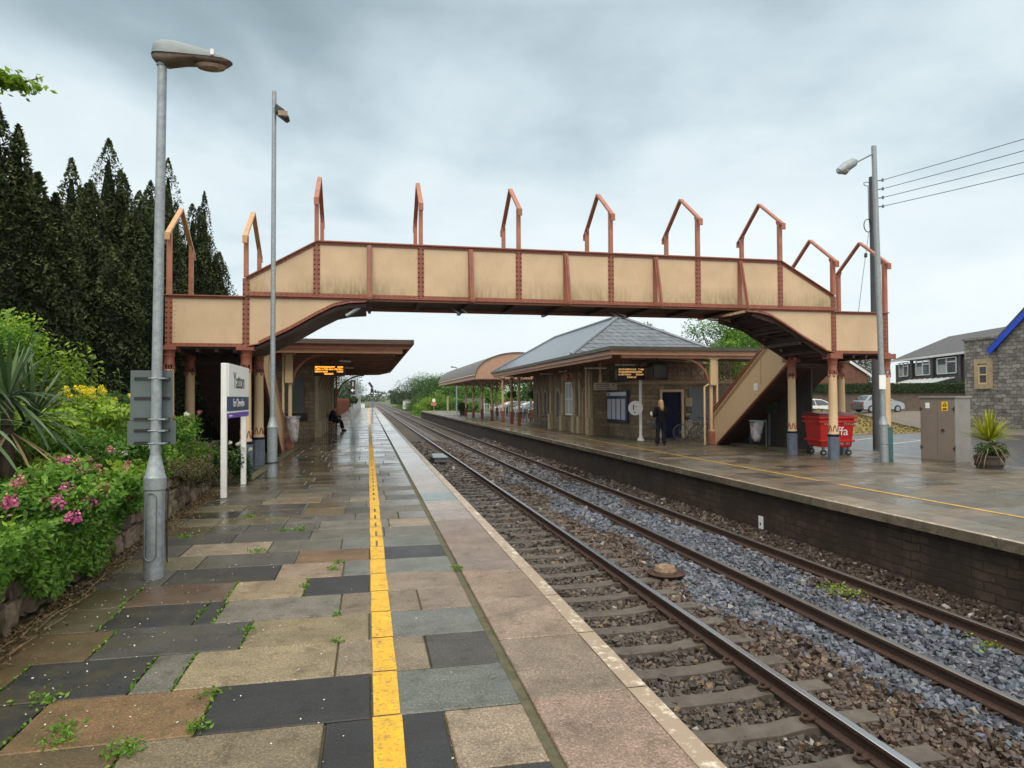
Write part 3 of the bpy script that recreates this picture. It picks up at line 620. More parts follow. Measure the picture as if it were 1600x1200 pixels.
# stairs away from the camera
for x0,x1,zb in ((XL0+.05,XL1-.01,0.0),(XR1-.02,XR0-.05,-.07)):
    yb=23.7
    poly=[(yb,zb),(23.3,zb),(18.95,2.76),(18.72,2.84),(18.72,4.1),(19.0,4.12),(23.7,zb+1.08)]
    for x in (x0,x1):
        sx=-1 if x in (x0,) else 1
        mb=MB(); mb.prism([(x,a,b) for a,b in poly],(.012,0,0)); mb.build('stair_side_panel',M['cream'],BR,smooth=False)
        mb=MB(); w=.02
        for (a,b),(c,d) in ((poly[5],poly[6]),):
            for s2 in (-1,1):
                mb.bar((x+.006+s2*.03,a,b-.10),(x+.006+s2*.03,c,d-.10),.03,.035); mb.bar((x+.006+s2*.02,a,b-.19),(x+.006+s2*.02,c,d-.19),.02,.02)
        for s2 in (-1,1): mb.bar((x+.006+s2*.02,18.8,3.3),(x+.006+s2*.02,20.35,3.3),.02,.04); mb.bar((x+.006+s2*.02,20.35,3.3),(x+.006+s2*.02,20.35,2.1),.02,.02)
        mb.build('stair_moulding',M['cream'],BR,smooth=False)
        mb=MB(); mb.bar((x+.006,18.9,4.16),(x+.006,23.75,zb+1.10),.09,.05); mb.bar((x+.006,18.75,2.80),(x+.006,23.32,zb-.02+.04),.07,.05)
        mb.tube([(x+.006,20.2,3.42),(x+.006,23.6,1.26),(x+.006,23.85,1.05),(x+.006,23.9,.75),(x+.006,23.72,.62)],.025,8)
        mb.build('stair_handrail',M['terra'],BR)
        for yy in (23.72,): 
            mb=MB(); mb.box(x-.05,x+.06,yy,yy+.11,zb,zb+1.15); mb.lathe([(.045,1.15),(.06,1.2),(.05,1.27),(.01,1.3)],(x,yy+.055,zb),10); mb.build('newel_post',M['salmon'],BR)
    mb=MB(); N=17
    for k in range(N):
        ya=23.3-(23.3-18.8)*k/N; z1=zb+(2.9-zb)*(k+1)/N; mb.box(x0+.02,x1-.005,ya-.3,ya,z1-.04,z1); mb.box(x0+.02,x1-.005,ya-.015,ya,z1-.17,z1-.041)
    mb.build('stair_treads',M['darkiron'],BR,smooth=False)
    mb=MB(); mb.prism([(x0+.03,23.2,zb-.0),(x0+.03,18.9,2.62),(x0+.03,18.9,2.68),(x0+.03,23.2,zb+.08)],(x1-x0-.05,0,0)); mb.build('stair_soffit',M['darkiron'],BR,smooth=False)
# small notice on stair panel
mb=MB(); mb.box(XR1-.028,XR1-.0225,20.55,20.78,1.93,2.17); mb.build('notice',M['signwhite'],BR,smooth=False)
# cctv camera slung under the deck
t_=thing('cctv_camera',(-.45,16.9,3.95),'tube shaped grey camera slung under the footbridge shoulder nearest the yews','camera')
mb=MB(); mb.tube([(-.38,16.9,4.05),(-.38,16.9,3.9)],.015,6); mb.build('bracket',M['galvdark'],t_)
mb=MB(); mb.tube([(-.20,16.85,3.92),(-.50,16.8,3.72)],.045,10); mb.tube([(-.50,16.8,3.72),(-.52,16.797,3.707)],.05,10); mb.build('camera_body',M['galv'],t_)
# ------------------------------------------------------------------ station buildings
def text(s,size,mat,name,parent,loc,rot,ext=.002,sx=1.0,align='LEFT'):
    cu=D.curves.new(name,'FONT'); cu.body=s; cu.size=size; cu.extrude=ext; cu.align_x=align; cu.align_y='CENTER'
    ob=D.objects.new(name,cu); me=D.meshes.new_from_object(ob); D.objects.remove(ob)
    me.materials.clear(); me.materials.append(mat); o=D.objects.new(name,me); link(o,parent)
    org=ORG.get(parent.name,Vector((0,0,0))) if parent else Vector((0,0,0))
    o.location=Vector(loc)-org; o.rotation_euler=rot; o.scale=(sx,1,1); return o
def led(x0,x1,z0,z1,y,parent,rowspec,mat=None):
    mb=MB(); n=len(rowspec); rh=(z1-z0)/n
    for i,(segs) in enumerate(rowspec):
        zt=z1-i*rh-rh*.15; zb=z1-(i+1)*rh+rh*.15
        for a,b in segs:
            xa=x0+(x1-x0)*a; xe=x0+(x1-x0)*b
            while xa<xe:
                w=random.choice((.008,.012,.018)); 
                for q in range(3):
                    if random.random()<.75: zz=zb+(zt-zb)*q/3; mb.box(xa,xa+w,y-.004,y,zz,zz+(zt-zb)/3*.7)
                xa+=w+.006
    mb.build('led_text',mat or M['amber'],parent,smooth=False)
def arc_bracket(mb,p,q,w=.05,t=.05,n=8,out=1):
    """quarter arc from p (on post, low) to q (on beam, high)"""
    p=Vector(p);q=Vector(q); pts=[]
    for i in range(n+1):
        a=i/n*math.pi/2; h=(q-p); hz=Vector((0,0,h.z)); hh=Vector((h.x,h.y,0)); pts.append(p+hz*math.sin(a)+hh*(1-math.cos(a)))
    for a,b in zip(pts[:-1],pts[1:]): mb.bar(a,b,w,t)
S1=thing('station_building',(-3.5,34,0),'stone station building with deep brown flat awning reaching over the yellow lined platform','station building')
mb=MB(); mb.box(-8,-2.3,31,45,0,3.42); w1=mb.build('stone_wall',M['stone'],S1,smooth=False)
mb=MB(); mb.prism([(-8.6,30.6,3.42),(-1.9,30.6,3.42),(-1.9,30.6,3.5),(-5.2,30.6,4.1),(-8.6,30.6,3.5)],(0,14.8,0)); mb.build('slate_roof',M['slate'],S1,smooth=False)
for yy,w in ((31.0,.34),(32.6,.22),(34.2,.22),(36.0,.3),(38.2,.22),(40.5,.3),(43,.3),(44.7,.34)):
    mb=MB(); mb.box(-2.298,-2.14,yy,yy+w,.75,3.3); mb.box(-2.298,-2.02,yy-.05,yy+w+.05,0,.75); mb.build('stone_pier',M['dressed'],S1,smooth=False,bevel=.02)
for yy in (31.7,33.1,34.9,37,39.2,41.6):
    d=MB(); d.box(-2.30,-2.27,yy,yy+.85,.02,2.1); d.build('door' if yy in (31.7,37) else 'window',M['brownwood'] if yy in (31.7,37) else M['glass'],S1,smooth=False)
mb=MB(); mb.box(-3.7,-2.75,30.96,30.995,1.2,2.6); mb.build('notice_panel',M['signback'],S1,smooth=False)
mb=MB(); mb.box(-3.5,-2.6,30.95,30.99,.75,1.1); mb.build('black_wall_sign',M['black'],S1,smooth=False)
mb=MB(); mb.box(-5.2,1.45,23.25,45.5,3.60,3.66); mb.build('awning_roof',M['galvdark'],S1,smooth=False)
mb=MB(); mb.box(-5.2,1.47,23.15,23.25,3.545,3.70); mb.box(1.45,1.53,23.15,45.5,3.545,3.70); mb.build('gutter',PM('dark_lead_gutter',(.10,.065,.05),(.065,.045,.038),scale=5,rough=.5),S1,smooth=False)
mb=MB(); mb.box(-5.2,1.40,23.26,23.32,3.40,3.598); mb.box(1.36,1.42,23.32,45.4,3.42,3.598); mb.build('fascia',M['terra'],S1,smooth=False)
mb=MB(); mb.box(-5.2,1.15,23.40,23.52,3.25,3.41); mb.build('front_beam',M['beam'],S1,smooth=False)
mb=MB(); mb.box(-5.2,1.34,23.33,45.4,3.50,3.53); mb.build('awning_ceiling',M['brownwood'],S1,smooth=False)
for k in range(9):
    yy=25.6+k*2.45; mb=MB(); mb.prism([(1.34,yy,3.498),(-5,yy,3.498),(-5,yy,3.22),(.7,yy,3.28),(1.34,yy,3.42)],(0,.12,0)); mb.build('awning_beam',M['brownwood'],S1,smooth=False)
for k in range(5): xx=-2.0+k*.75; mb=MB(); mb.box(xx,xx+.06,23.63,45.3,3.43,3.498); mb.build('purlin',M['brownwood'],S1,smooth=False)
def twinpost(S,x,y,z,ztop,side):
    mb=MB(); mb.tube([(x,y,z+.5),(x,y,ztop)],.065,10); mb.tube([(x+.22*side,y-.05,z),(x+.22*side,y-.05,ztop)],.045,10); mb.box(x-.09,x+.09,y-.09,y+.09,z+.5,z+.55)
    p=mb.build('awning_post',M['cream'],S)
    mb=MB(); mb.box(x-.11,x+.11,y-.11,y+.11,z,z+.5); mb.build('post_base',M['salmon'],p,smooth=False,bevel=.02)
    mb=MB(); xa,xb=sorted((x-.10*side,x+.16*side)); mb.box(xa,xb,y-.16,y-.09,ztop-1.05,ztop-.06); mb.build('boxed_panel',M['cream'],p,smooth=False,bevel=.03)
    mb=MB(); mb.box(min(xa,xb)-.08,max(xa,xb)+.08,y-.17,y+.1,ztop-.06,ztop); mb.build('post_head',M['cream'],p,smooth=False)
twinpost(S1,-2.6,24.2,0,3.3,-1)
mb=MB(); arc_bracket(mb,(-2.52,24.2,2.2),(-1.5,24.2,3.24),.05,.07); mb.build('curved_bracket',M['salmon'],S1)
mb=MB(); arc_bracket(mb,(-2.6,24.3,2.1),(-2.6,25.4,3.2),.05,.06); mb.build('curved_bracket',M['salmon'],S1)
for yy in (31.2,33.6,36.1,38.5,41):
    mb=MB(); arc_bracket(mb,(-2.14,yy,2.2),(-.95,yy,3.22),.04,.06); mb.build('curved_bracket',M['brownwood'],S1)
# arched lattice screen at the far end
mb=MB(); yy=45.3; pts=[]; 
for i in range(13):
    a=i/12*math.pi/2; pts.append((-2.0+1.75*(1-math.cos(a)),yy,1.7+1.55*math.sin(a)))
for a,b in zip(pts[:-1],pts[1:]): mb.bar(a,b,.06,.09)
for i in range(1,12,1):
    a=pts[i]; mb.bar(a,(a[0]-.05,yy,3.3),.02,.025); 
mb.bar((-2,yy,0),(-2,yy,3.3),.1,.1); mb.build('arched_end_screen',M['brownwood'],S1,smooth=False)
for yy in (27.2,33): 
    lt=thing('strip_light',(-.95,yy,3.25),('nearer' if yy<30 else 'farther')+' small strip light hung under the flat brown awning','light','strip lights under the flat brown awning')
    mb=MB(); mb.bar((-1.1,yy,3.2),(-.7,yy+.5,3.2),.1,.06); mb.build('tube',M['white'],lt,smooth=False,bevel=.01); mb=MB(); mb.bar((-.9,yy+.25,3.2),(-.9,yy+.25,3.5),.015,.015); mb.build('hanger',M['black'],lt,smooth=False)
db=thing('departure_board',(-1.47,27,2.6),'glowing amber departure board hanging under the flat brown awning','departure board','departure boards')
mb=MB(); mb.box(-2.06,-.88,27,27.18,2.6,3.02); mb.build('housing',M['black'],db,smooth=False,bevel=.01)
mb=MB(); mb.tube([(-1.8,27.1,3.02),(-1.8,27.1,3.5)],.015,6); mb.tube([(-1.1,27.1,3.02),(-1.1,27.1,3.5)],.015,6); mb.build('hanger_rods',M['black'],db)
led(-2.0,-.94,2.64,2.99,26.998,db,[[(0,.7),(.8,1)],[(0,1)],[(0,.45),(.78,1)],[(.33,.65)]])
# ---- building across the tracks
S2=thing('station_building',(13,36,-.07),'stone station building with blue slate hipped roof and long awning behind the opposite platform','station building')
z0=-.07
mb=MB(); mb.box(11.3,16.6,31.2,46,z0,3.5); mb.build('stone_wall',M['stone'],S2,smooth=False)
mb=MB(); mb.box(10.5,11.298,30.8,38.6,z0,3.5); mb.build('bay_wall',M['stone'],S2,smooth=False)
mb=MB(); mb.box(11.3,11.55,28.0,31.19,z0,2.33); mb.box(11.551,12.62,28.0,28.25,z0,2.33); mb.box(13.78,16.6,28.0,28.25,z0,2.33); mb.box(12.62,13.78,28.0,28.25,2.06,2.33); mb.build('end_wall',M['stone'],S2,smooth=False)
mb=MB(); mb.box(11.24,16.7,27.93,28.3,2.332,2.42); mb.box(11.24,11.6,28.3,31.15,2.332,2.42); mb.build('wall_coping',M['dressed'],S2,smooth=False)
mb=MB(); mb.box(12.62,12.74,27.94,28.1,z0,2.06); mb.box(13.66,13.78,27.94,28.1,z0,2.06); mb.box(12.741,13.659,27.94,28.1,1.96,2.06); dfr=mb.build('door_frame',M['cream'],S2,smooth=False)
mb=MB(); mb.box(12.74,13.66,28.02,28.07,z0+.02,1.955); dd=mb.build('door',M['navy'],S2,smooth=False); mb=MB()
for xa,xb in ((12.84,13.16),(13.24,13.56)):
    for za,zb in ((.15,.8),(.95,1.8)): mb.box(xa,xb,28.005,28.018,za,zb)
mb.build('door_panel',M['navy'],dd,smooth=False,bevel=.006)
mb=MB(); mb.lathe([(.02,0),(.03,.02),(.01,.04)],(13.56,27.99,.95),8); mb.build('door_knob',M['galv'],dd)
mb=MB(); mb.box(14.0,14.9,27.96,28.0,.6,2.1); mb.build('grey_boarding',M['signback'],S2,smooth=False)
for k,(za,zb) in enumerate(((.0,.35),(.35,.72),(.9,1.3),(1.3,1.7))):
    mb=MB(); mb.box(13.82,14.05+.1*(k%2),27.9,28.0,za,zb); mb.build('quoin_stone',M['dressed'],S2,smooth=False,bevel=.015)
mb=MB(); mb.box(13.84,14.1,27.86,27.9,1.0,1.3); mb.build('black_wall_sign',M['black'],S2,smooth=False)
# bay: piers, arched openings, window
def arch_open(y0,y1,zt,x,m,name,par,fr=True):
    mb=MB(); n=10; c=(y0+y1)/2; r=(y1-y0)/2; pts=[(x-.01,y0,z0+(.75 if name=='window' else 0))]
    for i in range(n+1): a=math.pi-i/n*math.pi; pts.append((x-.01,c+r*math.cos(a),zt-r*.9+r*.9*math.sin(a)))
    pts.append((x-.01,y1,pts[0][2])); mb.prism(pts,(.02,0,0)); o=mb.build(name,m,par,smooth=False)
    if fr:
        mb=MB(); pts2=[(x-.03,p[1],p[2]) for p in pts]
        for a,b in zip(pts2[:-1],pts2[1:]): mb.bar(a,b,.09,.14)
        mb.build('stone_surround',M['dressed'],o,smooth=False)
    return o
for yy in (30.85,32.35,33.25,35.45,37.9):
    mb=MB(); mb.box(10.34,10.498,yy,yy+.3,z0+.85,3.0); mb.box(10.24,10.498,yy-.06,yy+.36,z0,z0+.85); mb.build('stone_pier',M['dressed'],S2,smooth=False,bevel=.02)
arch_open(31.4,32.2,2.2,10.49,M['brownwood'],'door',S2); arch_open(36.2,37.2,2.2,10.49,M['glass'],'window',S2)
mb=MB(); mb.box(10.44,10.499,33.9,35.1,.85,2.5); wv=mb.build('window',M['curtain'],S2,smooth=False)
mb=MB()
for ya,yb,za,zb in ((33.85,33.93,.8,2.55),(35.07,35.15,.8,2.55),(33.93,35.07,.8,.88),(33.93,35.07,2.47,2.55),(34.46,34.54,.88,2.47),(33.93,35.07,1.62,1.70)): mb.box(10.40,10.438,ya,yb,za,zb)
mb.build('window_frame',M['white'],wv,smooth=False)
for ya in (39.6,42.0,44.0): arch_open(ya,ya+.9,2.2,11.29,M['glass'],'window',S2)
mb=MB(); mb.tube([(10.3,31.25,z0),(10.3,31.25,3.1)],.05,8); mb.build('downpipe',M['cream'],S2)
mb=MB(); mb.box(11.27,11.299,39.0,39.5,.9,1.9); mb.build('poster',M['signwhite'],S2,smooth=False)
# slate roof
zc=3.62
A=(8.72,28.5,zc);B=(16.4,28.5,zc);Cc=(16.4,47.4,zc);E_=(8.72,47.4,zc);P1=(12.4,32.3,5.83);P2=(12.4,44.3,5.83)
mb=MB(); mb.add([A,B,Cc,E_,P1,P2],[(0,1,4),(1,2,5,4),(2,3,5),(3,0,4,5),(0,3,2,1)]); rf=mb.build('slate_roof',M['slate'],S2,smooth=False)
M['lead']=PM('grey_ridge_lead',(.17,.2,.235),(.13,.15,.18),scale=5,rough=.35)
mb=MB()
for a,b in ((A,P1),(B,P1),(P1,P2),(P2,E_),(P2,Cc)): mb.tube([Vector(a)+Vector((0,0,.01)),Vector(b)+Vector((0,0,.01))],.085,6)
mb.build('ridge_tiles',M['lead'],rf)
mb=MB(); mb.lathe([(.16,0),(.16,.12),(.12,.14),(.12,.26),(.03,.28)],(12.3,32.3,5.85),10); mb.build('ridge_vent',M['lead'],rf)
# awning
mb=MB(); mb.add([(8.6,23.25,3.585),(16.9,23.25,3.585),(16.9,30,3.63),(8.9,30,3.63)],[(0,1,2,3)]); mb.add([(8.6,23.25,3.585),(8.9,30,3.63),(8.72,47.3,3.6),(8.55,47.3,3.57)],[(0,1,2,3)]); mb.build('awning_roof',M['galvdark'],S2,smooth=False)
mb=MB(); mb.box(8.5,17,23.13,23.25,3.44,3.57); mb.box(8.5,8.6,23.25,47.3,3.44,3.57); mb.build('gutter',PM('mossy_dark_gutter',(.065,.065,.05),(.045,.04,.035),scale=5,rough=.5,grime=((.05,.07,.03),2,.5)),S2,smooth=False)
mb=MB(); mb.box(8.62,17,23.26,23.32,3.28,3.56); mb.box(8.62,8.68,23.32,47.2,3.28,3.56); mb.build('fascia',M['beam'],S2,smooth=False)
mb=MB(); mb.box(9.1,17,23.42,23.54,3.17,3.30); mb.box(8.72,8.80,23.6,47.1,3.17,3.30); mb.build('front_beam',M['beam'],S2,smooth=False)
mb=MB(); mb.box(8.7,16.9,23.33,28.4,3.46,3.49); mb.box(8.7,11.2,28.4,47.2,3.46,3.49); mb.build('awning_ceiling',M['brownwood'],S2,smooth=False)
for k in range(10): 
    yy=25.8+k*2.3; xe=16.8 if yy<28 else 11.25
    mb=MB(); mb.prism([(8.8,yy,3.458),(xe,yy,3.458),(xe,yy,3.18),(9.4,yy,3.24),(8.8,yy,3.36)],(0,.1,0)); mb.build('awning_beam',M['brownwood'],S2,smooth=False)
twinpost(S2,12.72,23.55,z0,3.2,1)
mb=MB(); mb.tube([(12.42,23.5,z0),(12.42,23.5,2.1),(12.6,23.5,2.2)],.04,8); mb.build('downpipe',M['cream'],S2)
mb=MB(); arc_bracket(mb,(12.6,23.52,2.25),(11.5,23.52,3.17),.05,.07,12); mb.build('curved_bracket',M['salmon'],S2)
for yy in (31.9,33.4,35.6,38): 
    mb=MB(); arc_bracket(mb,(10.33,yy,2.0),(9.4,yy,3.2),.035,.05,10); mb.build('curved_bracket',M['salmon'],S2)
mb=MB()
for xx in np.arange(11.7,16.4,.62):
    mb.bar((xx,27.9,2.50),(xx+.55,27.9,3.12),.035,.04); mb.bar((xx+.55,27.9,2.50),(xx,27.9,3.12),.035,.04)
    mb.bar((xx+.59,27.9,2.42),(xx+.59,27.9,3.2),.05,.05)
mb.bar((11.5,27.9,2.48),(16.6,27.9,2.48),.06,.06); mb.bar((11.5,27.9,3.15),(16.6,27.9,3.15),.06,.06); mb.build('lattice_girder',M['salmon'],S2,smooth=False)
def plainpost(S,x,y,ztop,br=True,base=.85):
    mb=MB(); mb.lathe([(.09,0),(.085,ztop-z0-.3),(.11,ztop-z0-.28),(.12,ztop-z0)],(x,y,z0),10); p=mb.build('awning_post',M['cream'],S)
    mb=MB(); mb.box(x-.12,x+.12,y-.12,y+.12,z0,z0+base); mb.build('post_base',M['terra'],p,smooth=False,bevel=.02)
    if br:
        mb=MB()
        for dx,dy in ((0,1),(0,-1),(1,0),(-1,0)):
            arc_bracket(mb,(x+dx*.1,y+dy*.1,ztop-.95),(x+dx*.95,y+dy*.95,ztop-.02),.05,.05,6)
        mb.build('spandrel_brackets',M['brownwood'],p,smooth=False)
plainpost(S2,9.95,44.6,3.2,False); 
for yy in (44.0,): plainpost(S2,9.95,47.0,3.2,True)
# barrel roofed awning
S3=thing('barrel_awning',(11,63,-.07),'curved roofed awning with salmon boarded scalloped gable beyond the slate roofed building','awning')
XC,HW,Y0,Y1=11.15,3.3,50.0,76.5
def arc(i,n,hw=HW,rise=1.75,zb=3.42): a=math.pi*(1-i/n); return (XC+hw*math.cos(a),zb+rise*math.sin(a))
n=20; mb=MB()
ar=[arc(i,n) for i in range(n+1)]; ar2=[arc(i,n,HW+.05,1.80,3.42) for i in range(n+1)]
for (a,b),(c,d),(e,f),(g_,h) in zip(ar[:-1],ar[1:],ar2[:-1],ar2[1:]):
    mb.add([(a,Y0-.1,b),(c,Y0-.1,d),(g_,Y0-.1,h),(e,Y0-.1,f),(a,Y1,b),(c,Y1,d),(g_,Y1,h),(e,Y1,f)],[(0,1,2,3),(4,7,6,5),(3,2,6,7),(0,4,5,1)])
mb.build('curved_roof',PM('weathered_roof_sheet',(.10,.085,.075),(.075,.065,.06),scale=3,rough=.5),S3)
for yy in (Y0,Y1-.1):
    mb=MB(); mb.prism([(x,yy,z) for x,z in [(XC-HW,3.40)]+ar[1:-1]+[(XC+HW,3.40)]],(0,.03,0)); gb=mb.build('gable',M['board'],S3,smooth=False)
    mb=MB(); x=XC-HW
    while x<XC+HW-.15:
        mb.prism([(x+.006,yy-.02,3.55),(x+.194,yy-.02,3.55),(x+.194,yy-.02,3.22),(x+.14,yy-.02,3.14),(x+.06,yy-.02,3.14),(x+.006,yy-.02,3.22)],(0,.018,0)); x+=.2
    mb.build('scalloped_valance',M['board'],gb,smooth=False)
for x in (XC-HW,XC+HW): 
    mb=MB(); mb.box(x-.03,x+.03,Y0+.04,Y1-.12,3.16,3.46); mb.build('edge_board',M['board'],S3,smooth=False); mb=MB(); mb.tube([(x+(-.08 if x<XC else .08),Y0,3.47),(x+(-.08 if x<XC else .08),Y1,3.47)],.05,6); mb.build('gutter',M['cream'],S3)
mb=MB(); mb.box(XC-HW+.05,XC+HW-.05,Y0+.05,Y1-.15,3.30,3.33); mb.build('ceiling',M['brownwood'],S3,smooth=False)
for y in (50.2,54.7,59.7,64.8,69.8): plainpost(S3,9.95,y,3.3)
for y in (52.5,59.7,67): plainpost(S3,12.7,y,3.3)
# ------------------------------------------------------------------ platform furniture
# post 2 number board
nb=thing('platform_number_sign',(10.2,34.5,2.7),'square hanging sign with black numeral two under the slate roofed awning','sign')
mb=MB(); mb.box(9.85,10.3,33.48,33.52,2.58,3.02); mb.build('panel',M['beam'],nb,smooth=False); text('2',.42,M['black'],'numeral',nb,(10.08,33.47,2.79),(R_(90),0,0),align='CENTER')
mb=MB(); mb.bar((10.08,33.5,3.02),(10.08,33.5,3.46),.02,.02); mb.build('hanger',M['black'],nb,smooth=False)
db=thing('departure_board',(10.5,26,2.4),'dim amber departure board hanging under the slate roofed awning','departure board','departure boards')
mb=MB(); mb.box(9.88,11.1,26,26.2,2.44,2.96); mb.build('housing',M['black'],db,smooth=False,bevel=.01); mb=MB(); mb.tube([(10.1,26.1,2.96),(10.1,26.1,3.46)],.015,6); mb.tube([(10.9,26.1,2.96),(10.9,26.1,3.46)],.015,6); mb.build('hanger_rods',M['black'],db)
led(9.95,11.03,2.5,2.92,25.998,db,[[(0,.7),(.8,1)],[(0,.95)],[(0,.5),(.7,1)],[(.35,.7)]],emis('dim_amber_led',(1,.55,.2),.8))
mn=thing('monitor',(11.3,25.2,2.8),'bulky dark hooded monitor hung beside the dim departure board','monitor')
mb=MB(); mb.prism([(10.95,25,2.42),(11.68,25,2.42),(11.72,25,2.9),(11.6,25,3.12),(11.05,25,3.12),(10.92,25,2.9)],(0,.55,0)); mb.build('hood',M['black'],mn,smooth=False,bevel=.04); mb=MB(); mb.box(11.05,11.58,24.985,25.0,2.52,2.98); mb.build('screen',M['glass'],mn,smooth=False); mb=MB(); mb.tube([(11.3,25.2,3.12),(11.3,25.2,3.46)],.03,8); mb.build('hanger',M['black'],mn)
ds=thing('direction_sign',(10.0,28.5,2.1),'cream hanging direction sign above the blue timetable board','sign')
mb=MB(); mb.box(9.75,10.85,28.5,28.54,2.06,2.38); mb.build('panel',PM('cream_sign_face',(.35,.31,.25),rough=.5,bump=0),ds,smooth=False); mb=MB()
for i in range(3):
    x=9.87; 
    while x<10.35+.1*(i!=1): w=random.uniform(.03,.1); mb.box(x,x+w,28.494,28.499,2.30-.085*i-.02,2.30-.085*i+.012); x+=w+.02
mb.add([(10.6,28.494,2.3),(10.7,28.494,2.34),(10.7,28.494,2.26)],[(0,1,2)]); mb.build('lettering',M['black'],ds,smooth=False)
mb=MB(); mb.box(10.0,10.12,28.51,28.53,2.38,2.75); mb.box(10.03,10.09,28.51,28.53,2.75,3.46); mb.build('hanger',M['cream'],ds,smooth=False)
tb=thing('timetable_board',(11.25,29.4,.6),'dark blue board holding four tall timetables on the stone wall beside the help point','notice board')
mb=MB(); mb.box(11.18,11.29,28.25,30.85,.60,2.02); mb.build('board',M['signblue'],tb,smooth=False,bevel=.01)
mb=MB(); mb.box(11.17,11.178,28.3,30.8,1.80,1.97); mb.build('header',M['signwhite'],tb,smooth=False)
text('Yatton',.15,M['black'],'header_lettering',tb,(11.165,30.7,1.88),(R_(90),0,R_(-90)))
for k in range(4):
    a=28.42+k*.6; mb=MB(); mb.box(11.165,11.178,a,a+.46,.72,1.66); mb.build('timetable_sheet',M['paper'],tb,smooth=False)
hp=thing('help_point',(11.0,26.5,-.07),'white post with round white disc beside the woman','help point')
mb=MB(); mb.lathe([(.16,0),(.14,.03),(.08,.14),(.06,.18),(.06,2.5)],(11.1,26.5,z0),12); mb.build('post',M['white'],hp)
mb=MB(); mb.tube([(10.83,26.38,1.28),(10.88,26.5,1.28)],.30,24); hd=mb.build('disc',M['signwhite'],hp)
mb=MB(); mb.box(10.72,10.76,26.365,26.375,1.2,1.42); mb.tube([(10.8,26.36,1.1),(10.8,26.37,1.1)],.03,8); mb.box(10.82,10.95,26.36,26.366,1.32,1.35); mb.build('intercom_marks',M['black'],hp,smooth=False)
for i,(x,y,dx,dy,wh) in enumerate(((9.9,33.2,.0,1.3,'beside the numeral two sign'),(9.9,30.3,1.0,-.3,'above the arched doorway'),(10.2,27,.9,.1,'behind the dim departure board'),(9.6,37.5,.9,.2,'farthest along the slate roofed awning'))):
    lt=thing('strip_light',(x,y,3.2),'pale strip light '+wh,'light','strip lights under the slate roofed awning'); mb=MB(); mb.bar((x,y,3.1),(x+dx,y+dy,3.1),.1,.06); mb.build('tube',M['white'],lt,smooth=False,bevel=.01); mb=MB(); mb.bar((x+dx/2,y+dy/2,3.12),(x+dx/2,y+dy/2,3.47),.02,.02); mb.build('hanger',M['black'],lt,smooth=False)
# lamp posts
def lamp(x,y,zb,h,base_h,rb,rt,label,lean=(0,0),head='big',grp='platform lamp posts',ang=0):
    L_=thing('street_lamp',(x,y,zb),label,'street lamp',grp)
    tp=Vector((x+lean[0],y+lean[1],zb+h)); b0=Vector((x,y,zb)); dr=tp-b0
    def at(z): return b0+dr*(z/h)
    mb=MB(); mb.tube([at(0),at(base_h),at(base_h+.01)],[rb,rb,rb],18)
    mb.build('base',M['galv'],L_)
    mb=MB(); cl=.12 if h<6 else .02; mb.tube([at(base_h),at(base_h+.01),at(base_h+cl),at(base_h+cl+.01),at(base_h+cl+.17),at(base_h+cl+.21)],[rb*1.02,rb*1.10,rb*1.10,rb*1.02,rt*1.3,rt*1.1],18); mb.build('collar',M['galv'],L_)
    mb=MB(); mb.tube([at(base_h+.18),at(h)],[rt*1.06,rt*.92],14); mb.build('pole',M['galv'],L_)
    return L_,tp
# nearest lamp
L1,tp=lamp(-2.0,7.06,0,5.0,.835,.09,.045,'tall galvanised lamp post nearest the camera carrying grey sign backs',lean=(.05,0))
mb=MB(); x,y,z=tp
prof=[(-.09,.05),(-.06,.145),(0,.175),(.1,.178),(.28,.14),(.45,.098),(.56,.065),(.625,.02),(.64,-.0)]
V=[];F=[];nn=len(prof); K=14
for i,(u,zt) in enumerate(prof):
    w=[.05,.10,.115,.12,.12,.118,.10,.055,.01][i]
    for k in range(K):
        a=k/(K-1)*math.pi; V.append((x+u,y+w*math.cos(a),z+.02+max(.0,zt-.02)*math.sin(a)**.55))
for i in range(nn-1):
    for k in range(K-1): a=i*K+k; F.append((a,a+1,a+K+1,a+K))
F.append(tuple(range(K))); mb.add(V,F); mb.build('canopy_shell',PM('grey_lamp_shell',(.19,.235,.25),(.15,.19,.205),scale=6,rough=.5,bump=.03),L1,ang=60)
mb=MB(); V=[];F=[]; pr2=[(-.09,.04,-.02),(-.05,.09,-.07),(.05,.105,-.095),(.2,.11,-.05),(.3,.112,-.035),(.45,.11,-.05),(.57,.09,-.04),(.62,.05,-.01),(.636,.01,.01)]
for u,w,zb in pr2:
    for k in range(K): a=k/(K-1)*math.pi; V.append((x+u,y+w*math.cos(a),z+.018+(zb)*math.sin(a)**.6))
for i in range(nn-1):
    for k in range(K-1): a=i*K+k; F.append((a,a+1,a+K+1,a+K))
mb.add(V,F); mb.build('underside',PM('stained_lamp_underside',(.16,.12,.1),(.1,.06,.05),scale=9,rough=.5),L1,ang=60)
mb=MB(); V=[]; 
for r_,zz in ((1,-.045),(.8,-.075),(.4,-.09)):
    for k in range(20): a=k/20*2*math.pi; V.append((x+.44+.15*r_*math.cos(a),y+.085*r_*math.sin(a),z+.018+zz))
F=[(i*20+k,i*20+(k+1)%20,(i+1)*20+(k+1)%20,(i+1)*20+k) for i in range(2) for k in range(20)]+[tuple(range(40,60))]
mb.add(V,F); mb.build('lens',M['lens'],L1)
mb=MB(); mb.tube([(x,y,z-.07),(x,y,z+.02)],.052,14); mb.build('neck',M['galv'],L1)
mb=MB(); mb.box(x+.46,x+.49,y-.128,y-.118,z+.03,z+.085); mb.build('clip',M['white'],L1,smooth=False)
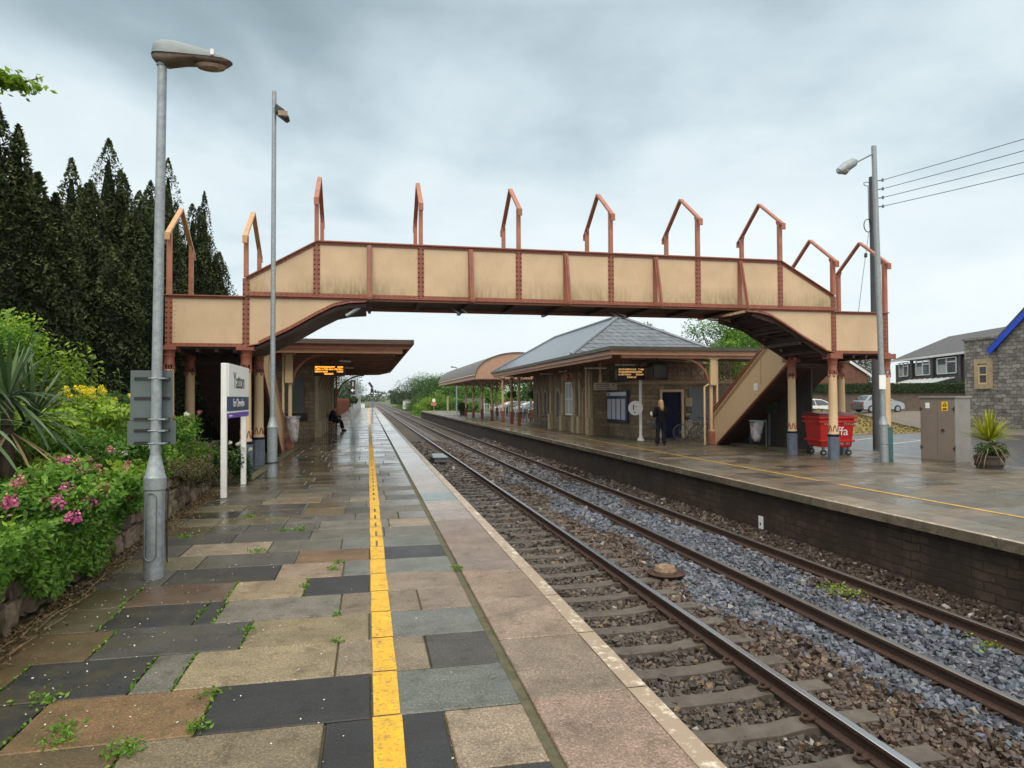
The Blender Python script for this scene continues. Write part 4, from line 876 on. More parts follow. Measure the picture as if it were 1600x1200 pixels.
mb=MB(); mb.tube([(-2.0-.0+.055*math.sin(t)*1.0,7.06-.101,.50+.26*(1 if math.cos(t)>0 else -1)+.06*math.cos(t)) for t in np.linspace(0,2*math.pi,17)[:-1]],.006,4,closed=True); mb.build('access_door_seam',M['galvdark'],L1)
mb=MB(); mb.tube([(-1.87,7.02,.15),(-1.87,7.02,.5),(-1.86,7.02,.85)],.008,6); mb.build('earth_cable',M['black'],L1)
sb=thing('sign_back',(-2.0,7.0,1.3),'two grey sign backs strapped to the nearest lamp post','sign')
for nm,(xa,xb,za,zb) in (('upper_panel',(-2.235,-1.86,1.50,1.98)),('lower_panel',(-2.26,-1.83,1.26,1.495))):
    mb=MB(); mb.box(xa,xb,7.135,7.145,za,zb); mb.build(nm,M['signback'],sb,smooth=False)
for zz in (1.90,1.71,1.51,1.40,1.28):
    mb=MB(); 
    for a,b in ((-2.20,-2.05),(-1.95,-1.88)): mb.box(a,b,7.122,7.134,zz-.012,zz+.002); mb.box(a,b,7.122,7.134,zz+.008,zz+.013)
    mb.build('channel_rail',M['black'],sb,smooth=False)
    if zz!=1.71: mb=MB(); mb.tube([(-2.0+.053*math.cos(t),7.06+.053*math.sin(t),zz) for t in np.linspace(0,2*math.pi,17)[:-1]],.006,5,closed=True); mb.box(-1.95,-1.89,6.99,7.125,zz-.007,zz+.007); mb.build('strap',M['galv'],sb)
# second lamp
L2,tp=lamp(-2.06,15.7,0,8.55,1.07,.105,.052,'thin tall galvanised lamp post standing just in front of the footbridge columns nearest the yews',lean=(.02,0))
x,y,z=tp; mb=MB(); mb.tube([(x,y,z-.25),(x+.1,y,z-.33)],.02,6); mb.build('arm',M['galvdark'],L2)
mb=MB(); mb.prism([(x+.03,y-.14,z-.30),(x+.22,y-.14,z-.42),(x+.34,y-.14,z-.60),(x+.26,y-.14,z-.66),(x+.04,y-.14,z-.50)],(0,.26,0)); mb.build('floodlight_head',M['black'],L2,smooth=False,bevel=.03); mb=MB(); mb.box(x+.10,x+.30,y-.147,y-.141,z-.58,z-.47); mb.build('lens',M['lens'],L2,smooth=False)
mb=MB(); mb.tube([(-2.06+.13*math.cos(t),15.7+.13*math.sin(t),.32) for t in np.linspace(0,2*math.pi,17)[:-1]],.016,5,closed=True); mb.build('strap',M['black'],L2)
# right lamp
L3,tp=lamp(13.66,15.87,-.07,8.6,1.0,.11,.07,'grey lamp post with arm at the footbridge end over the red container',lean=(-.17,0))
x,y,z=tp; mb=MB(); mb.tube([(x,y,z-.2),(x-.68,y-.1,z-.55)],.022,6); mb.build('arm',M['galvdark'],L3)
mb=MB(); mb.tube([(x-.62,y-.1,z-.50),(x-.72,y-.1,z-.53),(x-.95,y-.1,z-.66),(x-1.18,y-.1,z-.80),(x-1.24,y-.1,z-.84)],[.05,.12,.14,.09,.01],12); mb.build('lantern_head',M['galv'],L3)
mb=MB(); mb.tube([(x-.85,y-.1,z-.69),(x-1.0,y-.1,z-.78),(x-1.15,y-.1,z-.84)],[.06,.11,.03],10); mb.build('lens',M['lens'],L3)
mb=MB(); mb.tube([(13.66+.11*math.cos(t),15.87+.11*math.sin(t),.42) for t in np.linspace(0,2*math.pi,17)[:-1]],.014,5,closed=True); mb.build('strap',M['galvdark'],L3)
mb=MB(); mb.box(13.42,13.62,15.72,15.74,1.90,2.28); mb.build('notice_plate',M['signwhite'],L3,smooth=False)
tl=thing('teal_cabinet',(13.95,16.1,-.07),'slim teal box behind the lamp post with the side arm','cabinet'); mb=MB(); mb.box(13.85,14.02,15.95,16.15,-.07,.85); mb.build('box',PM('teal_paint',(.04,.12,.13),rough=.5),tl,smooth=False,bevel=.01); mb=MB(); mb.box(13.84,14.03,15.94,16.16,.85,.88); mb.build('lid',M['galvdark'],tl,smooth=False)
# distant lamps on the yellow lined platform
for i,y in enumerate((58,66,76,88,102,118)):
    L_=thing('street_lamp',(-1.3,y,0),['first','second','third','fourth','fifth','sixth'][i]+' in the row of slim lamp posts beyond the flat brown awning','street lamp','distant platform lamp posts')
    mb=MB(); mb.tube([(-1.3,y,0),(-1.3,y,.95),(-1.3,y,1.1),(-1.3,y,4.9)],[.14,.14,.07,.05],8); mb.build('pole',M['galv'],L_)
    mb=MB(); mb.tube([(-1.35,y,4.9),(-.85,y,4.95)],[.06,.1],6); mb.build('lamp_head',M['galvdark'],L_)
nb=thing('platform_number_sign',(-1.3,57.7,2),'narrow black sign with white marks on the first distant lamp post','sign')
mb=MB(); mb.box(-1.45,-1.02,57.7,57.75,2.1,3.3); mb.build('panel',M['black'],nb,smooth=False); text('1',.55,M['signwhite'],'numeral',nb,(-1.22,57.69,2.95),(R_(90),0,0),align='CENTER'); mb=MB(); mb.add([(-1.4,57.69,2.45),(-1.22,57.69,2.62),(-1.22,57.69,2.28)],[(0,1,2)]); mb.box(-1.22,-1.08,57.685,57.69,2.41,2.49); mb.build('arrow',M['signwhite'],nb,smooth=False)
# utility pole + wires
up=thing('utility_pole',(16.97,20.05,-.09),'tall dark wooden utility pole behind the lamp post with the side arm','utility pole')
mb=MB(); mb.tube([(16.97,20.05,-.09),(16.95,20.05,9.25)],[.125,.10],12); mb.build('pole',PM('dark_creosoted_timber',(.06,.065,.075),(.035,.035,.04),scale=6,rough=.7,bump=.5,stretch=(5,5,.4)),up)
mb=MB()
for zz in (9.1,8.8,8.5,8.2): mb.tube([(16.95,20.05,zz),(17.2,19.85,zz)],.02,6); mb.tube([(17.2,19.85,zz-.05),(17.2,19.85,zz+.05)],.035,8)
mb.build('insulator',M['galvdark'],up)
mb=MB(); mb.tube([(16.72+.16*math.cos(t),20.0,7.55+.22*math.sin(t)) for t in np.linspace(0,2*math.pi,15)[:-1]],.016,5,closed=True); mb.tube([(16.7+.12*math.cos(t),20.0,8.98+.07*math.sin(t)) for t in np.linspace(0,2*math.pi,13)[:-1]],.012,5,closed=True); mb.tube([(16.75,20,8.9),(16.76,20,7.8),(16.8,20,7.4)],.012,5); mb.build('cable_loop',M['black'],up)
for k,zz in enumerate((9.1,8.8,8.5,8.2)):
    a=Vector((17.2,19.85,zz)); b=Vector((18.05+.08*k,15.48+.05*k,zz)); dr=(b-a).normalized(); dr.z=0; pts=[]
    for i in range(13):
        t_=i/12; p=a+dr*30*t_; p.z=zz-.9*math.sin(t_*math.pi)*.5*0+(-.35*4*t_*(1-t_)); pts.append(p)
    mb=MB(); mb.tube(pts,.011,5); w=mb.build('overhead_wire',M['black']); tag(w,['topmost','second highest','third highest','lowest'][k]+' of the four thin wires leaving the dark utility pole','wire','overhead wires')
mb=MB(); mb.tube([(16.75,20.0,7.35),(15.9,19.3,5.6),(15.15,18.75,3.6)],.008,4); mb.tube([(16.33,19.65,6.5),(16.30,19.63,6.38)],.05,8); w=mb.build('stay_cable',M['black']); tag(w,'thin slanting cable with small dark ball from utility pole to footbridge','cable')
# name sign
ys=thing('station_name_sign',(-2.44,13.4,0),'white and blue station name board on two grey posts by the flower bed','sign')
for y in (12.52,14.42):
    mb=MB(); mb.box(-2.485,-2.39,y-.045,y+.045,0,2.33 if y<13 else 2.2); mb.build('post',M['white'],ys,smooth=False,bevel=.008)
SY0,SY1,SX=12.52,14.55,-2.365
for nm,za,zb,m in (('name_panel',1.75,2.33,M['signwhite']),('destination_panel',1.49,1.749,M['signblue']),('purple_strip',1.37,1.46,M['purple']),('white_strip',1.461,1.489,M['signwhite'])):
    mb=MB(); mb.box(SX-.03,SX,SY0,SY1,za,zb); mb.build(nm,m,ys,smooth=False)
text('Yatton',.42,M['black'],'name_lettering',ys,(SX+.003,12.95,2.03),(R_(90),0,R_(90)),sx=.95)
text('for Clevedon',.21,M['signwhite'],'destination_lettering',ys,(SX+.003,12.92,1.63),(R_(90),0,R_(90)))
mb=MB(); mb.box(SX,SX+.003,12.58,12.85,1.40,1.425); mb.build('small_print',M['signwhite'],ys,smooth=False)
# rubbish bags on hoops
def bag(x,y,z,h,label,side):
    b=thing('bin_bag_holder',(x,y,z),label,'litter bin','bag litter bins')
    mb=MB(); n=22; V=[];F=[]; prof=[(.27,1.0),(.285,.97),(.26,.93),(.25,.8),(.225,.6),(.20,.4),(.17,.2),(.13,.06),(.05,.0)]
    for i,(r,zz) in enumerate(prof):
        for k in range(n):
            a=2*math.pi*k/n; rr=r*(1+.05*math.sin(5*a+i*.5)+.04*math.sin(9*a)+random.uniform(-.02,.02)); V.append((x+rr*.85*math.cos(a)+(1-zz)*.06*side,y+rr*math.sin(a),z+.27+zz*h+.03*math.sin(3*a)*(i>6)))
    for i in range(len(prof)-1):
        for k in range(n): F.append((i*n+k,i*n+(k+1)%n,(i+1)*n+(k+1)%n,(i+1)*n+k))
    F.append(tuple((len(prof)-1)*n+k for k in range(n))); mb.add(V,F); mb.build('rubbish_bag',M['bagplastic'],b,ang=80)
    mb=MB(); mb.tube([(x+.27*math.cos(t),y+.27*math.sin(t),z+.27+h*1.0) for t in np.linspace(0,2*math.pi,19)[:-1]],.018,6,closed=True); mb.tube([(x-.27*side,y,z+.27+h),(x-.34*side,y,z+.27+h)],.02,6); mb.tube([(x-.33*side,y,z),(x-.33*side,y,z+.3+h)],.022,6)
    mb.build('hoop_stand',M['galvdark'],b); mb=MB(); mb.lathe([(.25,0),(.25,.012)],(x,y,z+.255+h-.05),18); mb.build('lid_liner',M['black'],b); return b
bag(-2.5,23.95,0,.85,'clear rubbish bag on a hoop at the foot of the flat brown awning post',1)
bag(13.0,20.9,-.07,.70,'clear rubbish bag on a hoop under the staircase near the red container',-1)
# hoarding under right stair
fn=thing('board_fence',(13.9,22,-.07),'dark vertical board fence under the staircase near the red container','fence')
for k in range(22):
    t_=k/22; x=13.72+.0*t_; y=24.4-t_*5.4; htop=min(2.7,max(.25,(24.0-y)*.6)) 
    mb=MB(); mb.box(x,x+.03+.02*(k%2),y-.235,y-.005,-.07,htop); mb.build('board',M['darkfence'],fn,smooth=False)
for y in (20.0,21.2,22.4,23.3): mb=MB(); mb.box(13.64,13.70,y,y+.07,-.07,min(2.5,(24.0-y)*.6)); mb.build('post',M['galvdark'],fn,smooth=False)
k_=MB(); k_.box(13.25,13.7,19.2,24.3,-.07,.02); tag(k_.build('stair_kerb',M['mortar'],smooth=False),kind='structure')
# wheelie bin
wb=thing('waste_container',(14.0,18.9,-.07),'big red four wheeled waste container behind the footbridge columns','waste bin')
c0=Vector((13.25,17.95,0)); ex=Vector((.98,-.20,0)).normalized(); ey=Vector((-ex.y,ex.x,0)); WW,DD=1.06,1.15
def q(u,v,z): p=c0+ex*u+ey*v; return (p.x,p.y,z)
mb=MB(); V=[q(.06,.10,.18),q(WW-.06,.10,.18),q(WW-.06,DD-.12,.18),q(.06,DD-.12,.18),q(0,0,1.12),q(WW,0,1.12),q(WW,DD,1.12),q(0,DD,1.12)]
mb.add(V,[(0,3,2,1),(4,5,6,7),(0,1,5,4),(1,2,6,5),(2,3,7,6),(3,0,4,7)]); mb.build('body',M['red'],wb,smooth=False,bevel=.05)
mb=MB(); 
for za,ext in ((1.08,.035),(.95,.018),(.38,-.03)):
    a=q(-ext,-ext,za);b=q(WW+ext,-ext,za);c=q(WW+ext,DD+ext,za);d=q(-ext,DD+ext,za)
    for p_,q_ in ((a,b),(b,c),(c,d),(d,a)): mb.bar(p_,q_,.05,.06)
mb.build('rim',M['red'],wb,smooth=False,bevel=.01)
mb=MB(); V=[q(-.04,-.04,1.12),q(WW+.04,-.04,1.12),q(WW+.04,DD+.04,1.12),q(-.04,DD+.04,1.12),q(.0,.05,1.20),q(WW,.05,1.20),q(WW,DD,1.24),q(.0,DD,1.24)]; mb.add(V,[(0,3,2,1),(4,5,6,7),(0,1,5,4),(1,2,6,5),(2,3,7,6),(3,0,4,7)]); mb.build('lid',M['redlid'],wb,smooth=False,bevel=.02)
for u,v in ((.15,.15),(WW-.15,.15),(WW-.15,DD-.2),(.15,DD-.2)):
    c=Vector(q(u,v,.02)); mb=MB(); mb.tube([c-ey*.025,c+ey*.025],.09,14); wl=mb.build('wheel',M['rubber'],wb); mb=MB(); mb.tube([c-ey*.03,c+ey*.03],.04,10); mb.build('hub',M['galv'],wl); mb=MB(); mb.box(c.x-.03,c.x+.03,c.y-.03,c.y+.03,.1,.2); mb.build('fork',M['galvdark'],wl,smooth=False)
az=math.atan2(ex.y,ex.x)
text('WASTE',.135,M['signwhite'],'lettering',wb,q(.12,.012,.90),(R_(94),0,az)); text('WASTE',.135,M['signwhite'],'lettering',wb,q(.70,.012,.90),(R_(94),0,az))
text('Biffa',.36,M['signwhite'],'logo_lettering',wb,q(.24,.03,.66),(R_(94),0,az),sx=1.0); text('0800 307 307',.10,M['signwhite'],'lettering',wb,q(.38,.075,.30),(R_(94),0,az))
mb=MB(); mb.prism([q(-.012,.95,.97),q(-.012,.6,.97),q(.002,.6,.90),q(.002,.95,.90)],(-.006,0,0)); mb.build('orange_label',PM('orange_label',(.6,.16,.02),rough=.5),wb,smooth=False)
# cabinet
cb_=thing('equipment_cabinet',(15.6,16,-.07),'brown two door metal equipment cabinet with yellow warning sign beside the planter','cabinet')
c0=Vector((14.9,15.95,0)); ex=Vector((.316,-.949,0)).normalized(); ey=Vector((-ex.y,ex.x,0)); WW,DD=.90,.78
mb=MB(); mb.prism([q(0,0,-.07),q(WW,0,-.07),q(WW,DD,-.07),q(0,DD,-.07)],(0,0,1.72)); mb.build('body',M['cabinetside'],cb_,smooth=False,bevel=.006)
mb=MB(); mb.prism([q(-.03,-.04,1.651),q(WW+.03,-.04,1.651),q(WW+.03,DD+.03,1.651),q(-.03,DD+.03,1.651)],(0,0,.055)); mb.build('roof',M['cabinetside'],cb_,smooth=False,bevel=.008)
for a,b in ((.015,WW/2-.004),(WW/2+.004,WW-.015)):
    mb=MB(); mb.prism([q(a,-.016,-.02),q(b,-.016,-.02),q(b,-.002,-.02),q(a,-.002,-.02)],(0,0,1.63)); d_=mb.build('door',M['cabinet'],cb_,smooth=False,bevel=.004)
    hx=a if a<.1 else b
    for zz in (.25,1.30): mb=MB(); p_=q(hx,-.02,zz); mb.tube([p_,(p_[0],p_[1],p_[2]+.12)],.014,6); mb.bar(q(hx-.05 if hx>.3 else hx,-.022,zz+.06),q(hx if hx>.3 else hx+.06,-.022,zz+.06),.01,.03); mb.build('hinge',M['black'],d_)
    if a>.1: mb=MB(); p_=Vector(q(a+.14,-.03,.80)); mb.tube([p_+ey*.015,p_-ey*.02],.035,10); mb.bar(p_-ey*.02,p_-ey*.02+ex*.06,.015,.02); mb.build('door_handle',PM('rusty_brown_lock',(.10,.035,.025),rough=.7),d_)
mb=MB(); p_=[q(.57,-.018,1.31),q(.73,-.018,1.31),q(.73,-.018,1.56),q(.57,-.018,1.56)]; mb.prism(p_,tuple(-ey*.004)); mb.build('warning_sign',PM('yellow_sign_face',(.8,.5,.02),rough=.4,bump=0),cb_,smooth=False)
mb=MB(); mb.prism([q(.59,-.0225,1.43),q(.71,-.0225,1.43),q(.65,-.0225,1.54)],tuple(-ey*.002)); mb.prism([q(.60,-.0225,1.34),q(.70,-.0225,1.34),q(.70,-.0225,1.38),q(.60,-.0225,1.38)],tuple(-ey*.002)); mb.build('warning_triangle',M['black'],cb_,smooth=False)
mb=MB(); mb.prism([q(.63,-.0255,1.45),q(.67,-.0255,1.45),q(.65,-.0255,1.51)],tuple(-ey*.001)); mb.build('triangle_centre',PM('yellow_triangle',(.8,.5,.02),rough=.4,bump=0),cb_,smooth=False)
mb=MB(); mb.prism([q(.15,-.018,1.38),q(.26,-.018,1.38),q(.26,-.018,1.53),q(.15,-.018,1.53)],tuple(-ey*.003)); mb.build('white_label',M['signwhite'],cb_,smooth=False)
# bicycles
def bike(loc,rz,fm,label):
    b=thing('bicycle',loc,label,'bicycle','bicycles parked by the stone wall',rz)
    R=.33
    for x in (0,1.02):
        mb=MB(); mb.tube([(x+R*math.cos(t),0,R+R*math.sin(t)) for t in np.linspace(0,2*math.pi,29)[:-1]],.018,6,closed=True); w=mb.build('wheel',M['rubber'],b,local=True)
        mb=MB(); mb.tube([(x+.31*math.cos(t),0,R+.31*math.sin(t)) for t in np.linspace(0,2*math.pi,29)[:-1]],.01,5,closed=True)
        for k in range(14): a=k/14*2*math.pi; mb.bar((x,0,R),(x+.31*math.cos(a),0,R+.31*math.sin(a)),.004,.004)
        mb.tube([(x,-.05,R),(x,.05,R)],.025,8); mb.build('rim',M['galv'],w,local=True)
    mb=MB(); bb=(.43,0,.3); st_=(.30,0,.75); hd=(.83,0,.78)
    for p_,q_ in ((bb,st_),(bb,(.86,0,.66)),(st_,hd),((0,0,.33),bb),((0,0,.33),st_),(hd,(1.02,0,.33))): mb.tube([p_,q_],.017,7)
    mb.build('frame',fm,b,local=True)
    mb=MB(); mb.tube([(.83,0,.78),(.81,0,.92),(.84,-.27,.95)],.013,6); mb.tube([(.81,0,.92),(.84,.27,.95)],.013,6); mb.build('handlebar',M['black'],b,local=True)
    mb=MB(); mb.tube([(.30,0,.75),(.28,0,.88)],.014,6); mb.tube([(.16,0,.9),(.22,0,.91),(.30,0,.90),(.42,0,.89)],[.02,.07,.05,.015],8); mb.build('saddle',M['black'],b,local=True)
    mb=MB(); mb.tube([(.43,-.04,.3),(.43,.04,.3)],.09,14); mb.bar((.43,-.06,.3),(.55,-.06,.2),.02,.02); mb.bar((.43,.06,.3),(.31,.06,.4),.02,.02); mb.build('crankset',M['galvdark'],b,local=True)
    return b
bike((12.75,26.2,z0),R_(-8),M['galv'],'bicycle with silver frame by the dark blue door, left of two')
bike((13.25,25.6,z0),R_(-14),M['cardark'],'dark framed bicycle behind the slate roofed awning post')
# benches
def bench(loc,rz,label,L=1.5,m=None):
    b=thing('bench',loc,label,'bench','station benches',rz); m=m or M['wood']
    for k in range(3): mb=MB(); mb.box(-L/2,L/2,-.22+k*.15,-.09+k*.15,.42,.45); mb.build('seat_slat',m,b,local=True,smooth=False)
    for k in range(3): mb=MB(); mb.box(-L/2,L/2,.25+k*.02,.275+k*.02,.52+k*.13,.62+k*.13); mb.build('back_slat',m,b,local=True,smooth=False)
    for s in (-1,1):
        x=s*(L/2-.1); mb=MB(); mb.tube([(x,-.25,0),(x,-.2,.2),(x,-.22,.42),(x,.22,.42),(x,.27,.6),(x,.31,.92)],.022,6); mb.tube([(x,.28,0),(x,.2,.2),(x,.22,.42)],.022,6); mb.tube([(x,-.2,.42),(x,-.24,.6),(x,.0,.64),(x,.27,.62)],.018,6)
        mb.tube([(x+0,.0+.1*math.cos(t),.22+.1*math.sin(t)) for t in np.linspace(0,2*math.pi,13)[:-1]],.012,5,closed=True); mb.build('cast_iron_end',M['black'],b,local=True)
    return b
bench((-1.9,37.9,0),R_(90),'bench under the seated man on the yellow lined platform')
bench((11.0,41.2,z0),R_(-90),'wooden bench against the stone wall of the slate roofed building',1.6)
bench((12.0,49.5,z0),R_(-90),'wooden bench seen between the awning posts before the parked cars',1.5)
bench((12.2,53.5,z0),R_(-90),'wooden bench farthest along the opposite platform',1.5)
# hanging baskets
def leafblob(name,c,r,n,size,m,parent,squash=.8,seed=0,val=(0,1)):
    g=np.random.default_rng(seed+int(abs(c[0]*91+c[1]*17))); d=g.normal(size=(n,3)); d/=np.linalg.norm(d,axis=1)[:,None]; P=np.array(c)+d*np.array([r,r,r*squash])*g.uniform(.55,1.08,(n,1)); return leaves(name,P,size,m,parent,g=g,out=d,val=val)
HAZE=0.0001
# ------------------------------------------------------------------ vegetation
LM={}
LM['yew']=leafmat('yew_needles',(.012,.022,.010),(.038,.056,.020),(.095,.115,.04),.12,.55)
LM['spring']=leafmat('fresh_green_leaves',(.035,.09,.012),(.10,.22,.03),(.21,.34,.06),.3,.4)
LM['lime']=leafmat('lime_green_leaves',(.08,.15,.012),(.19,.31,.03),(.32,.42,.06),.3,.4)
LM['mid']=leafmat('mid_green_leaves',(.02,.05,.015),(.05,.11,.025),(.09,.17,.04),.25,.45)
LM['hedge']=leafmat('dark_hedge_leaves',(.015,.035,.01),(.03,.065,.02),(.05,.09,.025),.2,.45)
LM['olive']=leafmat('olive_brown_leaves',(.04,.035,.018),(.08,.075,.03),(.12,.11,.05),.2,.5)
LM['cord']=leafmat('grey_green_blades',(.03,.058,.025),(.07,.12,.055),(.13,.20,.10),.15,.35)
LM['yellowblade']=leafmat('yellow_green_blades',(.12,.14,.01),(.32,.33,.02),(.5,.48,.05),.25,.4)
LM['pink']=leafmat('magenta_flowers',(.30,.04,.14),(.55,.12,.32),(.7,.3,.45),.2,.6)
LM['palepink']=leafmat('dusty_pink_flowers',(.32,.10,.12),(.45,.2,.2),(.55,.33,.32),.2,.6)
LM['yellow']=leafmat('yellow_flowers',(.55,.45,.02),(.75,.62,.03),(.85,.75,.1),.2,.6)
LM['whitefl']=leafmat('white_flowers',(.5,.52,.5),(.7,.72,.7),(.85,.85,.82),.2,.6)
LM['straw']=leafmat('dead_straw_leaves',(.10,.06,.03),(.22,.16,.09),(.35,.28,.18),.1,.7)
LM['petal']=leafmat('fallen_petals',(.3,.28,.25),(.5,.48,.44),None,.0,.7)
def unit(a): return a/np.maximum(1e-6,np.linalg.norm(a,axis=1))[:,None]
def leaves(name,P,size,m,parent=None,g=None,out=None,up=.5,val=(0,1),aspect=.5,kind=None,lum=None,dirw=.8):
    g=g or rng; n=len(P); s=size*g.uniform(.6,1.35,n); rd=g.normal(size=(n,3))
    out=np.zeros((n,3)) if out is None else out
    nrm=unit(rd*.75+out*.6+np.array([0,0,up])); ax=unit(g.normal(size=(n,3))*.9+out*dirw); ax=unit(ax-nrm*(ax*nrm).sum(1)[:,None]); sd=np.cross(nrm,ax)
    h=s[:,None]/2; w=h*aspect
    V=np.stack([P-ax*h,P+sd*w-nrm*w*.25,P+ax*h*1.1-nrm*h*.25,P-sd*w-nrm*w*.25],1).reshape(-1,3)
    if parent is not None: V=V-np.array(ORG.get(parent.name,(0,0,0)))
    F=np.arange(4*n).reshape(n,4); v=g.uniform(val[0],val[1],n) if lum is None else np.clip(lum+g.normal(0,.12,n),0,1)
    A=np.stack([v,v,v,np.ones(n)],1); o=npmesh(name,V,F,m,parent,attrs={'col':A})
    if kind: tag(o,kind=kind)
    return o
def blades(name,c,n,Lr,w,m,parent,el=(10,85),droop=.5,seed=1,val=(0,1),seg=5):
    g=np.random.default_rng(seed); V=[];F=[];A=[]; o0=np.array(ORG.get(parent.name,(0,0,0)))
    for i in range(n):
        az=g.uniform(0,2*math.pi); e=R_(g.uniform(*el)); Ln=Lr*g.uniform(.65,1.1); d=np.array([math.cos(az)*math.cos(e),math.sin(az)*math.cos(e),math.sin(e)]); sd=np.array([-math.sin(az),math.cos(az),0]); p=np.array(c)+d*.04; o=len(V); dr=droop*g.uniform(.3,1.4)*math.cos(e); vv=g.uniform(*val)
        for k in range(seg+1):
            t=k/seg; ww=w*(1-t**2.2)*(.5+1.0*min(1,t*3)*.6); pt=p+d*Ln*t+np.array([0,0,-dr*Ln*t*t]); V+=[pt-sd*ww/2-o0,pt+sd*ww/2-o0+np.array([0,0,ww*.15])]
            if k<seg: F.append((o+2*k,o+2*k+1,o+2*k+3,o+2*k+2)); A.append((vv,vv,vv,1))
    return npmesh(name,np.array(V),np.array(F),m,parent,attrs={'col':np.array(A)})
def clumps(name,centers,n,size,m,parent,seed,shell=.6,**kw):
    g=np.random.default_rng(seed); P=[];O=[];Lm=[]
    tot=sum(r[0]*r[1] for _,r in centers)
    for c,r in centers:
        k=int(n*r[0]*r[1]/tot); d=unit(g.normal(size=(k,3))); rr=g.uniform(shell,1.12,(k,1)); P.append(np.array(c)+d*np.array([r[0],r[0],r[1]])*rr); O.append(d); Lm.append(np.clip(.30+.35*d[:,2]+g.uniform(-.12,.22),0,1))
    return leaves(name,np.concatenate(P),size,m,parent,g=g,out=np.concatenate(O),lum=np.concatenate(Lm),**kw)
def tree(x,y,zb,h,w,label,m,seed,n=16000,size=.16,name='broadleaf_tree',group=None,nc=16,low=.25):
    g=np.random.default_rng(seed); r=thing(name,(x,y,zb),label,'tree',group)
    cs=[]
    for i in range(nc):
        a=g.uniform(0,2*math.pi); t=g.uniform(low,.95); rad=w/2*math.sin(math.pi*min(.97,(t-low*.6)/(1.08-low*.6)))**.6*g.uniform(.3,.95); cr=w*g.uniform(.15,.27); cs.append(((x+rad*math.cos(a),y+rad*math.sin(a),zb+h*t-cr*.4),(cr,cr*.8)))
    cs.append(((x,y,zb+h*.88),(w*.2,h*.13)))
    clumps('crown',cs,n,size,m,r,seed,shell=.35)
    mb=MB(); mb.tube([(x,y,zb-.3),(x,y,zb+h*.28),(x,y,zb+h*.65)],[w*.04,w*.03,w*.015],8)
    for c,rr in cs[:10]: mb.tube([(x,y,zb+h*.28),((x+c[0])/2,(y+c[1])/2,(zb+h*.3+c[2])/2),c],[w*.018,w*.012,w*.005],5)
    mb.build('trunk',M['bark'],r); return r
def yew(x,y,zb,h,w,label,seed,ns=9,n=42000):
    n=int(n*2.0); ns=int(ns*2.4)
    g=np.random.default_rng(seed); r=thing('irish_yew',(x,y,zb),label,'tree','tall columnar yews behind the flower bed')
    P=[];O=[];Lm=[]; mb=MB(); core=MB()
    for i in range(ns):
        a=g.uniform(0,2*math.pi); rr_=math.sqrt(g.random()) if i else 0; rad=w*.46*rr_; hx=h*(1 if i==0 else (1-.30*rr_**1.5)*g.uniform(.80,1.0)); cx,cy=x+rad*math.cos(a),y+rad*math.sin(a); sw=w*g.uniform(.12,.19)
        k=n//ns; t=g.random(k)**.75; th=g.uniform(0,2*math.pi,k)
        pr=sw*np.minimum(1,.75+t)*(1-t**4.6)**.8*(1+.16*np.sin(th*3+i)+.20*np.sin(t*30+i*2+th*2)+.14*np.sin(t*75+th*5+i))
        pr*=1.1*g.uniform(.62,1.08,k)**.6; lx=(t*.12*rad)*math.cos(a); P.append(np.stack([cx+lx+pr*np.cos(th),cy+(t*.12*rad)*math.sin(a)+pr*np.sin(th),zb+.2+t*(hx-.2)],1))
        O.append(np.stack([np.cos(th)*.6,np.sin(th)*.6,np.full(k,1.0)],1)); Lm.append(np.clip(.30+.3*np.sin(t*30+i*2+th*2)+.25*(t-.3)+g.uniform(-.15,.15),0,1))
        core.tube([(cx,cy,zb+.1),(cx,cy,zb+hx*.3),(cx+.08*rad*math.cos(a),cy+.08*rad*math.sin(a),zb+hx*.72),(cx+.12*rad*math.cos(a),cy+.12*rad*math.sin(a),zb+hx*.93)],[sw*.55,sw*.72,sw*.55,.03],8); mb.tube([(x,y,zb-.2),(x,y,zb+.15),(cx,cy,zb+.9)],[.10,.09,.05],6)
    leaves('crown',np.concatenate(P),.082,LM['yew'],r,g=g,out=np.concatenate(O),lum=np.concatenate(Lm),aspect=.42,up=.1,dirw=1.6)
    mb.build('trunk',M['bark'],r); core.build('sky_block_core',M['yewcore'],r); return r  # solid core tubes added inside the spires to block sky
M['yewcore']=PM('dark_yew_core',(.010,.016,.008),(.005,.008,.004),scale=9,rough=.95,bump=1,bscale=12,spec=.1)  # very dark green for the added sky-blocking core
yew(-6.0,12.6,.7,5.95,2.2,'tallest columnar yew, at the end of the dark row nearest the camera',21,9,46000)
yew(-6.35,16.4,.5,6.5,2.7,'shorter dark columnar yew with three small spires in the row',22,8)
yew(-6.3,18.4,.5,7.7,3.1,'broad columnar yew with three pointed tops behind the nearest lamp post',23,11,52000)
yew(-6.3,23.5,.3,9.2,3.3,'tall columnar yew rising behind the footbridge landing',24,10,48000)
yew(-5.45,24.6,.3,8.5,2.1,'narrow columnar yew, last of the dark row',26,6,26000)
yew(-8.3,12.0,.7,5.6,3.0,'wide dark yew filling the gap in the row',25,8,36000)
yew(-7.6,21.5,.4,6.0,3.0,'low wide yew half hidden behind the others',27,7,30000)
yew(-9.4,18.5,.4,6.2,3.2,'farthest dark yew seen only through the gaps',28,7,30000)
